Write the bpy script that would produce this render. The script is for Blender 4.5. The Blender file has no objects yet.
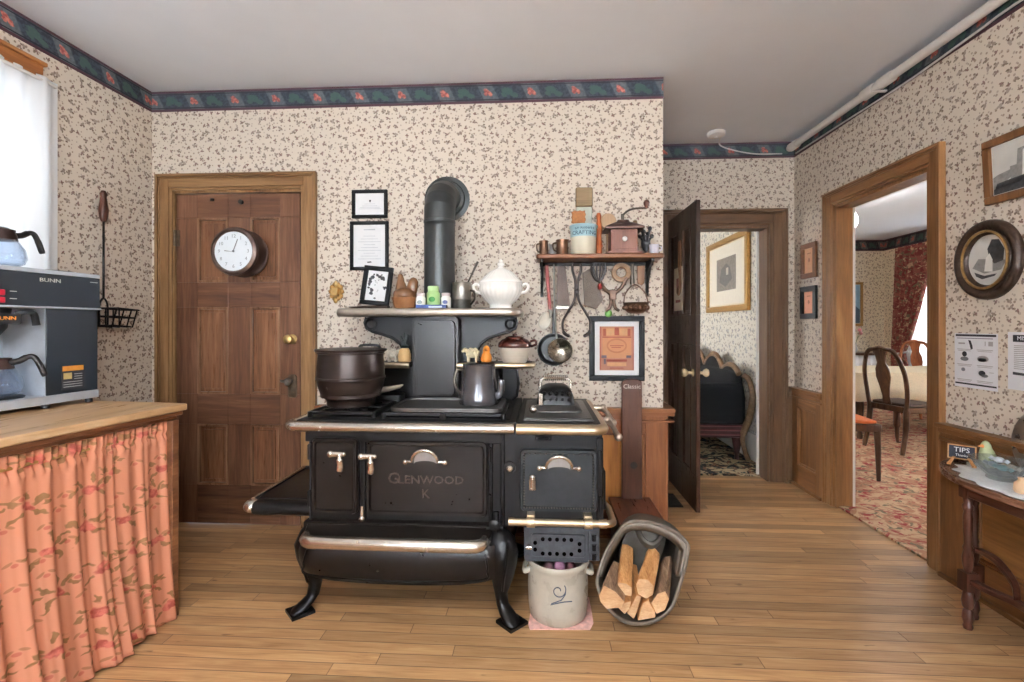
import bpy, bmesh, math, random
from mathutils import Vector, Matrix, Euler
random.seed(7)
PI = math.pi
SC = bpy.context.scene
COL = SC.collection

# ------------------------------------------------------------------ camera
cam_d = bpy.data.cameras.new('camera')
cam = bpy.data.objects.new('camera', cam_d)
COL.objects.link(cam)
cam.location = (0, 0, 1.25)
cam.rotation_euler = (PI/2, 0, 0.058)
cam_d.sensor_width = 36.0
cam_d.lens = 36.0*480/1024
cam_d.shift_y = -0.0152
cam_d.clip_start = 0.02
SC.camera = cam

# ------------------------------------------------------------------ world, lights, exposure
SC.view_settings.view_transform = 'Standard'
SC.view_settings.look = 'None'
SC.view_settings.exposure = 0.68
SC.view_settings.gamma = 1.0
SC.view_settings.use_curve_mapping = False
SC.cycles.use_denoising = True
SC.cycles.max_bounces = 8
SC.cycles.diffuse_bounces = 5
SC.cycles.sample_clamp_indirect = 6.0
world = bpy.data.worlds.new('world')
SC.world = world
world.use_nodes = True
bg = world.node_tree.nodes['Background']
bg.inputs[0].default_value = (0.80, 0.90, 1.0, 1)
bg.inputs[1].default_value = 1.6

def area_light(name, loc, look, sx, sy, power, color=(1, 1, 1)):
    d = bpy.data.lights.new(name, 'AREA')
    d.shape = 'RECTANGLE'; d.size = sx; d.size_y = sy
    d.energy = power; d.color = color
    o = bpy.data.objects.new(name, d)
    COL.objects.link(o)
    o.location = loc
    o.rotation_euler = (Vector(look) - Vector(loc)).to_track_quat('-Z', 'Z').to_euler()
    return o
# daylight standing outside the window openings
area_light('daylight_left_window', (-2.72, 1.60, 1.75), (0, 1.60, 1.60), 1.15, 1.5, 13, (0.93, 0.97, 1.0))
area_light('daylight_rear_window', (-1.0, -2.85, 1.6), (-1.0, 0, 1.55), 1.2, 1.7, 230, (0.90, 0.955, 1.0))
area_light('daylight_rear_window_b', (0.9, -2.85, 1.6), (0.9, 0, 1.55), 1.2, 1.7, 230, (0.90, 0.955, 1.0))
area_light('added_parlor_window_light', (-0.75, 5.6, 1.5), (2, 5.4, 1.3), 1.2, 1.6, 190, (1.0, 0.97, 0.93))  # light of an unseen window, added to brighten the parlor
area_light('daylight_dining_window', (6.15, 7.25, 1.5), (2, 6.6, 1.2), 1.4, 1.7, 60, (0.97, 0.98, 1.0))
area_light('added_dining_side_light', (6.15, 3.6, 1.6), (2, 3.6, 1.2), 1.5, 1.7, 480, (0.97, 0.98, 1.0))  # light of an unseen second window, added to brighten the dining room

# ------------------------------------------------------------------ object helpers
WO = {}                                   # world origin of every root / part
def _link(o):
    COL.objects.link(o); return o

def tag(o, label=None, cat=None, group=None, kind=None):
    if label: o['label'] = label
    if cat: o['category'] = cat
    if group: o['group'] = group
    if kind: o['kind'] = kind
    return o

def thing(name, label, cat, loc=(0, 0, 0), rotz=0.0, group=None):
    o = bpy.data.objects.new(name, None)
    o.empty_display_size = 0.05
    _link(o)
    o.location = loc
    o.rotation_euler = (0, 0, rotz)
    WO[o.name] = Vector(loc)
    return tag(o, label, cat, group)

def dup(root, loc=None, rotz=None, label=None):
    r = root.copy(); COL.objects.link(r)
    if loc is not None: r.location = loc
    if rotz is not None: r.rotation_euler = (0, 0, rotz)
    WO[r.name] = Vector(r.location)
    if label: r['label'] = label
    for ch in list(root.children):
        c = ch.copy(); COL.objects.link(c); c.parent = r
        for g in list(ch.children):
            d = g.copy(); COL.objects.link(d); d.parent = c
    return r

class B:
    """collects shapes into one mesh"""
    def __init__(s):
        s.bm = bmesh.new(); s.m = 0
    def mat(s, i):
        s.m = i; return s
    def _f(s, vs):
        try:
            f = s.bm.faces.new(vs); f.material_index = s.m; return f
        except ValueError:
            return None
    def box(s, x0, y0, z0, x1, y1, z1, M=None):
        v = [s.bm.verts.new((x, y, z)) for x in (x0, x1) for y in (y0, y1) for z in (z0, z1)]
        for q in ((0, 1, 3, 2), (4, 6, 7, 5), (0, 4, 5, 1), (2, 3, 7, 6), (0, 2, 6, 4), (1, 5, 7, 3)):
            s._f([v[i] for i in q])
        if M is not None:
            for w in v: w.co = M @ w.co
        return s
    def prism(s, poly, axis, d0, d1, M=None):
        """poly = 2-D outline; axis it is extruded along: X -> (y,z), Y -> (x,z), Z -> (x,y)"""
        def p3(p, d):
            return {'X': (d, p[0], p[1]), 'Y': (p[0], d, p[1]), 'Z': (p[0], p[1], d)}[axis]
        a = [s.bm.verts.new(p3(p, d0)) for p in poly]
        b = [s.bm.verts.new(p3(p, d1)) for p in poly]
        n = len(poly)
        s._f(a); s._f(list(reversed(b)))
        for i in range(n):
            s._f([a[i], b[i], b[(i+1) % n], a[(i+1) % n]])
        if M is not None:
            for w in a+b: w.co = M @ w.co
        return s
    def loft(s, rings, caps=True, closed=True):
        R = [[s.bm.verts.new(p) for p in r] for r in rings]
        n = len(R[0])
        for i in range(len(R)-1):
            for j in range(n if closed else n-1):
                k = (j+1) % n
                s._f([R[i][j], R[i][k], R[i+1][k], R[i+1][j]])
        if caps and closed:
            s._f(list(reversed(R[0]))); s._f(R[-1])
        return s
    def lathe(s, prof, c=(0, 0, 0), seg=32, M=None, sx=1, sy=1):
        """prof = [(r, z)...] about Z through c"""
        rows = []; new = []
        for r, z in prof:
            if r < 1e-6:
                v = s.bm.verts.new((c[0], c[1], c[2]+z)); rows.append([v]); new.append(v)
            else:
                row = []
                for i in range(seg):
                    a = 2*PI*i/seg
                    v = s.bm.verts.new((c[0]+r*math.cos(a)*sx, c[1]+r*math.sin(a)*sy, c[2]+z))
                    row.append(v); new.append(v)
                rows.append(row)
        for a, b in zip(rows, rows[1:]):
            if len(a) == 1 and len(b) == 1: continue
            for i in range(seg):
                j = (i+1) % seg
                if len(a) == 1: s._f([a[0], b[j], b[i]])
                elif len(b) == 1: s._f([a[i], a[j], b[0]])
                else: s._f([a[i], a[j], b[j], b[i]])
        if M is not None:
            for w in new: w.co = M @ w.co
        return s
    def tube(s, pts, r, seg=10, closed=False, caps=True, flat=1.0):
        pts = [Vector(p) for p in pts]; n = len(pts)
        rs = r if isinstance(r, (list, tuple)) else [r]*n
        tang = []
        for i in range(n):
            if closed: t = pts[(i+1) % n]-pts[i-1]
            elif i == 0: t = pts[1]-pts[0]
            elif i == n-1: t = pts[-1]-pts[-2]
            else: t = (pts[i+1]-pts[i]).normalized()+(pts[i]-pts[i-1]).normalized()
            tang.append(t.normalized() if t.length > 1e-9 else Vector((0, 0, 1)))
        up = Vector((0, 0, 1)) if abs(tang[0].z) < 0.9 else Vector((1, 0, 0))
        nrm = (up - tang[0]*up.dot(tang[0])).normalized()
        rings = []
        for i in range(n):
            if i:
                q = tang[i-1].rotation_difference(tang[i]); nrm = q @ nrm
                nrm = (nrm - tang[i]*nrm.dot(tang[i])).normalized()
            bn = tang[i].cross(nrm)
            rings.append([pts[i]+(nrm*math.cos(2*PI*k/seg)+bn*math.sin(2*PI*k/seg)*flat)*rs[i] for k in range(seg)])
        if closed:
            rings.append(rings[0])
            R = [[s.bm.verts.new(p) for p in r_] for r_ in rings[:-1]]
            for i in range(n):
                a, b = R[i], R[(i+1) % n]
                for j in range(seg):
                    k = (j+1) % seg
                    s._f([a[j], a[k], b[k], b[j]])
        else:
            s.loft(rings, caps)
        return s
    def cyl(s, p0, p1, r0, r1=None, seg=20):
        return s.tube([p0, p1], [r0, r0 if r1 is None else r1], seg)
    def ball(s, c, r, seg=16, rows=10, M=None):
        if not isinstance(r, (list, tuple)): r = (r, r, r)
        prof = [(math.sin(PI*i/rows), -math.cos(PI*i/rows)) for i in range(rows+1)]
        prof[0] = (0, -1); prof[-1] = (0, 1)
        T = Matrix.Translation(c) @ (M or Matrix.Identity(4)) @ Matrix.Diagonal((r[0], r[1], r[2], 1))
        return s.lathe(prof, (0, 0, 0), seg, T)
    def grid(s, fn, nu, nv):
        V = [[s.bm.verts.new(fn(i/nu, j/nv)) for j in range(nv+1)] for i in range(nu+1)]
        for i in range(nu):
            for j in range(nv):
                s._f([V[i][j], V[i+1][j], V[i+1][j+1], V[i][j+1]])
        return s
    def text(s, body, size, M, extrude=0.001, align='CENTER', squeeze=1.0):
        cu = bpy.data.curves.new('t', 'FONT')
        cu.body = body; cu.size = size; cu.extrude = extrude
        cu.align_x = align; cu.align_y = 'CENTER'; cu.resolution_u = 2
        o = bpy.data.objects.new('t', cu); COL.objects.link(o)
        bpy.context.view_layer.update()
        me = bpy.data.meshes.new_from_object(o.evaluated_get(bpy.context.evaluated_depsgraph_get()))
        k = len(s.bm.verts); kf = len(s.bm.faces)
        s.bm.from_mesh(me)
        s.bm.verts.ensure_lookup_table(); s.bm.faces.ensure_lookup_table()
        S = Matrix.Diagonal((squeeze, 1, 1, 1))
        for v in s.bm.verts[k:]: v.co = M @ (S @ v.co)
        for f in s.bm.faces[kf:]: f.material_index = s.m
        bpy.data.objects.remove(o); bpy.data.meshes.remove(me); bpy.data.curves.remove(cu)
        return s
    def build(s, name, mats, parent=None, label=None, cat=None, group=None, kind=None, loc=None,
              bevel=0, seg=2, smooth=35, solid=0, subsurf=0, recalc=True, local=False, rotz=0):
        if recalc: bmesh.ops.recalc_face_normals(s.bm, faces=s.bm.faces)
        off = Vector((0, 0, 0))
        if not local:
            if parent is not None: off = WO[parent.name]
            elif loc is not None: off = Vector(loc)
        for v in s.bm.verts: v.co -= off
        me = bpy.data.meshes.new(name)
        s.bm.to_mesh(me); s.bm.free()
        o = bpy.data.objects.new(name, me)
        _link(o)
        if parent is not None:
            o.parent = parent; WO[o.name] = WO[parent.name]
        else:
            o.location = Vector(loc) if loc is not None else (0, 0, 0)
            o.rotation_euler = (0, 0, rotz)
            WO[o.name] = Vector(o.location)
        for m in (mats if isinstance(mats, (list, tuple)) else [mats]): me.materials.append(m)
        if smooth:
            for p in me.polygons: p.use_smooth = True
            me.set_sharp_from_angle(angle=math.radians(smooth))
        if solid:
            md = o.modifiers.new('solid', 'SOLIDIFY'); md.thickness = solid; md.offset = 0
        if bevel:
            md = o.modifiers.new('bevel', 'BEVEL'); md.width = bevel; md.segments = seg
            md.limit_method = 'ANGLE'; md.angle_limit = math.radians(40); md.harden_normals = False
        if subsurf:
            md = o.modifiers.new('sub', 'SUBSURF'); md.levels = subsurf; md.render_levels = subsurf
        return tag(o, label, cat, group, kind)

def face_M(origin, xdir, ydir):
    """matrix taking local x,y to the given directions at origin (local z = xdir x ydir)"""
    x = Vector(xdir).normalized(); y = Vector(ydir).normalized(); z = x.cross(y)
    M = Matrix((x, y, z)).transposed().to_4x4(); M.translation = Vector(origin)
    return M
def MB(origin):                            # text / relief on a plane facing -Y (towards the room)
    return face_M(origin, (1, 0, 0), (0, 0, 1))
def MR(origin):                            # on the right wall, facing -X
    return face_M(origin, (0, -1, 0), (0, 0, 1))
def arc(cx, cz, r, a0, a1, n):
    return [(cx+r*math.cos(a0+(a1-a0)*i/n), cz+r*math.sin(a0+(a1-a0)*i/n)) for i in range(n+1)]
def rrect(x0, z0, x1, z1, r, n=4):
    p = []
    for cx, cz, a in ((x1-r, z1-r, 0), (x0+r, z1-r, PI/2), (x0+r, z0+r, PI), (x1-r, z0+r, 1.5*PI)):
        p += arc(cx, cz, r, a, a+PI/2, n)
    return p
def smooth_path(pts, n=6, closed=False):
    """Catmull-Rom through the points"""
    P = [Vector(p) for p in pts]; out = []
    L = len(P)
    rng = range(L if closed else L-1)
    for i in rng:
        p0 = P[i-1] if (closed or i > 0) else P[0]*2-P[1]
        p1 = P[i]; p2 = P[(i+1) % L]
        p3 = P[(i+2) % L] if (closed or i+2 < L) else P[-1]*2-P[-2]
        for k in range(n):
            t = k/n
            out.append(0.5*((2*p1)+(p2-p0)*t+(2*p0-5*p1+4*p2-p3)*t*t+(3*p1-p0-3*p2+p3)*t**3))
    if not closed: out.append(P[-1])
    return out
# ------------------------------------------------------------------ materials
def lin(r, g, b):
    f = lambda c: (c/12.92 if c <= 0.04045 else ((c+0.055)/1.055)**2.4)
    return (f(r/255), f(g/255), f(b/255), 1)
class NT:
    def __init__(s, name):
        s.m = bpy.data.materials.new(name); s.m.use_nodes = True
        s.t = s.m.node_tree; s.p = s.t.nodes['Principled BSDF']
    def n(s, kind, **kw):
        x = s.t.nodes.new(kind)
        for k, v in kw.items(): setattr(x, k, v)
        return x
    def link(s, a, b): s.t.links.new(a, b)
    def put(s, sock, v):
        if isinstance(v, bpy.types.NodeSocket): s.t.links.new(v, sock)
        else: sock.default_value = v
    def math(s, op, a, b=None, c=None, clamp=False):
        x = s.n('ShaderNodeMath', operation=op); x.use_clamp = clamp
        for i, v in enumerate((a, b, c)):
            if v is not None: s.put(x.inputs[i], v)
        return x.outputs[0]
    def vmath(s, op, a, b=None, scale=None):
        x = s.n('ShaderNodeVectorMath', operation=op)
        s.put(x.inputs[0], a)
        if b is not None: s.put(x.inputs[1], b)
        if scale is not None: x.inputs['Scale'].default_value = scale
        return x.outputs['Value'] if op in ('LENGTH', 'DISTANCE', 'DOT_PRODUCT') else x.outputs[0]
    def coord(s):
        return s.n('ShaderNodeTexCoord').outputs['Object']
    def sep(s, v):
        x = s.n('ShaderNodeSeparateXYZ'); s.put(x.inputs[0], v); return x.outputs
    def comb(s, x=0, y=0, z=0):
        c = s.n('ShaderNodeCombineXYZ')
        for i, v in enumerate((x, y, z)): s.put(c.inputs[i], v)
        return c.outputs[0]
    def mix(s, fac, a, b, blend='MIX'):
        x = s.n('ShaderNodeMix', data_type='RGBA', blend_type=blend)
        s.put(x.inputs[0], fac); s.put(x.inputs[6], a); s.put(x.inputs[7], b)
        return x.outputs[2]
    def noise(s, vec, scale=5, detail=3, rough=0.55, dist=0.0, dim='3D'):
        x = s.n('ShaderNodeTexNoise', noise_dimensions=dim)
        s.put(x.inputs['Vector'], vec)
        x.inputs['Scale'].default_value = scale; x.inputs['Detail'].default_value = detail
        x.inputs['Roughness'].default_value = rough; x.inputs['Distortion'].default_value = dist
        return x.outputs
    def ramp(s, fac, stops, interp='LINEAR'):
        x = s.n('ShaderNodeValToRGB'); s.put(x.inputs[0], fac)
        r = x.color_ramp; r.interpolation = interp
        while len(r.elements) < len(stops): r.elements.new(0.5)
        for e, (p, c) in zip(r.elements, stops): e.position = p; e.color = c
        return x.outputs[0]
    def step(s, v, lo, hi):                 # smooth 0..1
        x = s.n('ShaderNodeMapRange'); x.interpolation_type = 'SMOOTHSTEP'
        s.put(x.inputs[0], v); s.put(x.inputs[1], lo); s.put(x.inputs[2], hi)
        return x.outputs[0]
    def bump(s, h, strength=0.2, dist=0.01):
        x = s.n('ShaderNodeBump'); x.inputs['Strength'].default_value = strength
        x.inputs['Distance'].default_value = dist
        s.put(x.inputs['Height'], h); s.link(x.outputs[0], s.p.inputs['Normal'])
    def set(s, **kw):
        for k, v in kw.items(): s.put(s.p.inputs[k.replace('_', ' ')], v)
        return s

_cache = {}
def plain(name, rgb, rough=0.5, metal=0.0, var=0.12, scale=30, bump=0.0, spec=0.28, coat=0.0):
    """solid colour with a slight procedural mottling of its own"""
    if name in _cache: return _cache[name]
    t = NT(name); c = lin(*rgb); co = t.coord()
    nz = t.noise(co, scale, 4)[0]
    dark = tuple(x*(1-var) for x in c[:3])+(1,); lite = tuple(min(1, x*(1+var)) for x in c[:3])+(1,)
    t.set(Base_Color=t.ramp(nz, [(0.3, dark), (0.7, lite)]), Metallic=metal)
    r = t.math('MULTIPLY_ADD', nz, 0.15, rough-0.07, True)
    t.set(Roughness=r); t.p.inputs['Specular IOR Level'].default_value = spec
    t.p.inputs['Coat Weight'].default_value = coat
    if bump: t.bump(nz, bump, 0.005)
    _cache[name] = t.m
    return t.m

def wood(name, dark, mid, lite, axis='Z', scale=1.0, rough=0.38, stretch=14.0, spec=0.22):
    if name in _cache: return _cache[name]
    t = NT(name); co = t.coord()
    k = {'X': (1/stretch, 1, 1), 'Y': (1, 1/stretch, 1), 'Z': (1, 1, 1/stretch)}[axis]
    v = t.vmath('MULTIPLY', co, tuple(q*scale for q in k))
    big = t.noise(v, 9, 3, 0.6, 1.2)[0]
    fine = t.noise(v, 70, 4, 0.65, 0.4)[0]
    f = t.math('ADD', t.math('MULTIPLY', big, 0.62), t.math('MULTIPLY', fine, 0.38))
    t.set(Base_Color=t.ramp(f, [(0.32, lin(*dark)), (0.5, lin(*mid)), (0.68, lin(*lite))]))
    t.set(Roughness=t.math('MULTIPLY_ADD', fine, 0.2, rough-0.1, True))
    t.p.inputs['Specular IOR Level'].default_value = spec
    t.bump(fine, 0.12, 0.002)
    _cache[name] = t.m
    return t.m

def wallpaper(name, u='X', ground=(219, 208, 194), cell=0.050, tint=((92, 66, 54), (100, 88, 66), (122, 88, 82)), patch=0.0):
    t = NT(name); x, y, z = t.sep(t.coord())
    a = x if u == 'X' else y
    p = t.comb(a, z, 0)
    wob = t.noise(p, 110, 2, 0.6)[1]
    pw = t.vmath('ADD', p, t.vmath('MULTIPLY', t.vmath('SUBTRACT', wob, (0.5, 0.5, 0.5)), (0.0045, 0.0045, 0)))
    # rows slide so the sprigs drift along a diagonal
    q = t.vmath('SCALE', pw, scale=1/cell)
    vo = t.n('ShaderNodeTexVoronoi', voronoi_dimensions='2D')
    t.put(vo.inputs['Vector'], q); vo.inputs['Scale'].default_value = 1; vo.inputs['Randomness'].default_value = 0.72
    loc = t.vmath('SUBTRACT', q, vo.outputs['Position'])
    cr, cg, cb = t.sep(vo.outputs['Color'])
    r0 = t.n('ShaderNodeVectorRotate', rotation_type='Z_AXIS'); t.put(r0.inputs['Vector'], loc)
    t.put(r0.inputs['Angle'], t.math('MULTIPLY', cr, 6.28))
    loc = t.vmath('MULTIPLY', r0.outputs[0], t.comb(t.math('MULTIPLY_ADD', cb, .55, .80), t.math('MULTIPLY_ADD', cb, .55, .80), 1))
    def blob(dx, dy, ang, rx, ry):
        l = t.vmath('SUBTRACT', loc, (dx, dy, 0))
        ro = t.n('ShaderNodeVectorRotate', rotation_type='Z_AXIS'); t.put(ro.inputs['Vector'], l)
        ro.inputs['Angle'].default_value = ang
        e = t.vmath('LENGTH', t.vmath('MULTIPLY', ro.outputs[0], (1/rx, 1/ry, 0)))
        return t.math('SUBTRACT', 1.0, t.step(e, 0.75, 1.1))
    rose = t.math('MAXIMUM', blob(0.0, 0.0, 0.2, 0.19, 0.15), blob(0.16, 0.09, 0.4, 0.11, 0.09))
    l1 = blob(0.10, -0.19, -0.7, 0.12, 0.075)
    l2 = blob(-0.20, -0.07, 0.4, 0.12, 0.07)
    c = lin(*ground)
    gn = t.noise(p, 3, 3)[0]
    base = t.mix(t.math('MULTIPLY', gn, 0.25), c, tuple(v*0.9 for v in c[:3])+(1,))
    q2 = t.vmath('SCALE', pw, scale=2.0/cell)
    v2 = t.n('ShaderNodeTexVoronoi', voronoi_dimensions='2D'); t.put(v2.inputs['Vector'], q2)
    v2.inputs['Scale'].default_value = 1
    s2 = t.sep(v2.outputs['Color'])
    rad = t.math('MULTIPLY_ADD', s2[0], 0.16, 0.14)
    speck = t.math('MULTIPLY', t.math('SUBTRACT', 1.0, t.step(v2.outputs['Distance'], t.math('MULTIPLY', rad, .7), rad)), t.math('MULTIPLY_ADD', s2[1], .4, .45))
    col = t.mix(speck, base, lin(134, 112, 94))
    lf = t.math('MAXIMUM', l1, l2)
    col = t.mix(t.math('MULTIPLY', lf, 0.85), col, t.mix(t.step(cg, 0.3, 0.7), lin(*tint[1]), lin(*tint[0])))
    col = t.mix(t.math('MULTIPLY', rose, t.math('MULTIPLY_ADD', cb, 0.45, 0.5)), col, t.mix(t.step(cb, 0.2, 0.8), lin(*tint[0]), lin(*tint[2])))
    t.set(Base_Color=col, Roughness=0.75)
    t.p.inputs['Specular IOR Level'].default_value = 0.12
    return t.m

def border_paper(name, u, z0, z1, period=0.264, navy=(60, 69, 80), slate=(98, 106, 110)):
    t = NT(name); x, y, z = t.sep(t.coord())
    a = x if u == 'X' else y
    h = t.math('DIVIDE', t.math('SUBTRACT', z, z0), z1-z0)
    s_ = t.math('MULTIPLY_ADD', t.math('SUBTRACT', h, 0.5), 0.10*0.6, a)
    p = t.math('FRACT', t.math('DIVIDE', t.math('ADD', s_, 50.0), period))
    slat = t.math('MULTIPLY', t.step(p, 0.02, 0.06), t.math('SUBTRACT', 1.0, t.step(p, 0.36, 0.41)))
    nz = t.noise(t.comb(a, z, 0), 55, 3)[0]
    col = t.mix(slat, t.mix(t.step(nz, 0.4, 0.6), lin(*navy), lin(42, 48, 58)), t.mix(t.step(nz, 0.35, 0.65), lin(*slate), lin(80, 88, 92)))
    def spot(cx, cy, rx, ry):
        d = t.comb(t.math('DIVIDE', t.math('SUBTRACT', p, cx), rx), t.math('DIVIDE', t.math('SUBTRACT', h, cy), ry), 0)
        w = t.noise(t.comb(a, z, 0), 90, 2)[0]
        return t.math('SUBTRACT', 1.0, t.step(t.math('MULTIPLY_ADD', w, 0.9, t.vmath('LENGTH', d)), 1.2, 1.5))
    leaf = t.math('MAXIMUM', spot(0.66, 0.55, 0.14, 0.20), spot(0.78, 0.36, 0.10, 0.14))
    leaf = t.math('MAXIMUM', leaf, spot(0.55, 0.38, 0.07, 0.12))
    col = t.mix(t.math('MULTIPLY', leaf, 0.9), col, t.mix(nz, lin(54, 78, 72), lin(76, 98, 88)))
    fl = t.math('MAXIMUM', spot(0.19, 0.55, 0.065, 0.15), spot(0.24, 0.44, 0.055, 0.13))
    fl = t.math('MAXIMUM', fl, spot(0.14, 0.42, 0.04, 0.09))
    col = t.mix(fl, col, t.mix(t.step(nz, 0.35, 0.62), lin(206, 126, 110), lin(150, 76, 72)))
    edge = t.math('MAXIMUM', t.math('SUBTRACT', 1.0, t.step(h, 0.10, 0.13)), t.step(h, 0.87, 0.90))
    col = t.mix(edge, col, lin(78, 50, 58))
    line = t.math('MAXIMUM', t.math('MULTIPLY', t.step(h, 0.13, 0.15), t.math('SUBTRACT', 1.0, t.step(h, 0.18, 0.2))),
                  t.math('MULTIPLY', t.step(h, 0.80, 0.82), t.math('SUBTRACT', 1.0, t.step(h, 0.85, 0.87))))
    col = t.mix(line, col, lin(30, 30, 40))
    t.set(Base_Color=col, Roughness=0.7)
    t.p.inputs['Specular IOR Level'].default_value = 0.25
    return t.m

def floor_planks(name):
    t = NT(name); x, y, z = t.sep(t.coord())
    W = 0.062
    row = t.math('FLOOR', t.math('DIVIDE', y, W))
    wn = t.n('ShaderNodeTexWhiteNoise', noise_dimensions='1D'); t.put(wn.inputs['W'], row)
    xo = t.math('MULTIPLY_ADD', wn.outputs[0], 3.1, x)
    pl = t.math('FLOOR', t.math('DIVIDE', xo, 1.15))
    w2 = t.n('ShaderNodeTexWhiteNoise', noise_dimensions='2D'); t.put(w2.inputs['Vector'], t.comb(row, pl, 0))
    rnd = w2.outputs[0]
    off = t.math('MULTIPLY', rnd, 37.0)
    gv = t.comb(t.math('MULTIPLY_ADD', x, 0.9, off), t.math('MULTIPLY_ADD', y, 9.0, off), 0)
    g1 = t.noise(gv, 2.2, 4, 0.6, 1.6)[0]
    g2 = t.noise(t.comb(t.math('MULTIPLY_ADD', x, 5, off), t.math('MULTIPLY', y, 150.0), 0), 1.0, 3, 0.6, 0.3)[0]
    g = t.math('ADD', t.math('MULTIPLY', g1, 0.62), t.math('MULTIPLY', g2, 0.38))
    col = t.ramp(g, [(0.26, lin(146, 106, 70)), (0.48, lin(186, 144, 101)), (0.70, lin(210, 173, 130))])
    tone = t.math('MULTIPLY_ADD', rnd, 0.52, 0.60)
    col = t.mix(1.0, col, t.comb(tone, tone, t.math('MULTIPLY', tone, 0.98)), 'MULTIPLY')
    # old grey wear and dark scuffs
    wear = t.noise(t.comb(t.math('MULTIPLY', x, 0.6), y, 0), 2.4, 4, 0.6, 0.4)[0]
    col = t.mix(t.math('MULTIPLY', t.step(wear, 0.55, 0.75), 0.35), col, lin(120, 92, 66))
    kn = t.noise(t.comb(t.math('MULTIPLY', x, 3), t.math('MULTIPLY', y, 12), 0), 3.0, 2, 0.5)[0]
    col = t.mix(t.math('MULTIPLY', t.step(kn, 0.70, 0.78), 0.6), col, lin(70, 44, 26))
    fy = t.math('FRACT', t.math('DIVIDE', y, W))
    fx = t.math('FRACT', t.math('DIVIDE', xo, 1.15))
    gap = t.math('MAXIMUM', t.math('MAXIMUM', t.math('SUBTRACT', 1.0, t.step(fy, 0.015, 0.05)), t.step(fy, 0.965, 0.99)),
                 t.math('SUBTRACT', 1.0, t.step(fx, 0.0012, 0.004)))
    col = t.mix(t.math('MULTIPLY', gap, 0.75), col, lin(58, 36, 22))
    t.set(Base_Color=col, Roughness=t.math('MULTIPLY_ADD', g2, 0.18, 0.26))
    t.p.inputs['Specular IOR Level'].default_value = 0.40
    t.bump(t.math('SUBTRACT', t.math('MULTIPLY', g2, 0.15), gap), 0.25, 0.003)
    return t.m

def carpet(name, cols, scale=9, bias=0.0):
    t = NT(name); co = t.coord()
    n1 = t.noise(co, scale, 3, 0.6, 1.5)[0]
    n2 = t.noise(t.vmath('ADD', co, (7.3, 2.1, 0)), scale*0.8, 4, 0.65, 2.2)[0]
    n3 = t.noise(t.vmath('ADD', co, (1.3, 9.1, 0)), scale*1.7, 2, 0.6, 1.0)[0]
    c = t.mix(t.step(n1, 0.46, 0.54), lin(*cols[0]), lin(*cols[1]))
    c = t.mix(t.step(n2, 0.54, 0.60), c, lin(*cols[2]))
    c = t.mix(t.step(n3, 0.58, 0.63), c, lin(*cols[3]))
    t.set(Base_Color=c, Roughness=0.95)
    t.p.inputs['Specular IOR Level'].default_value = 0.1
    t.bump(t.noise(co, 260, 2)[0], 0.3, 0.004)
    return t.m

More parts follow.
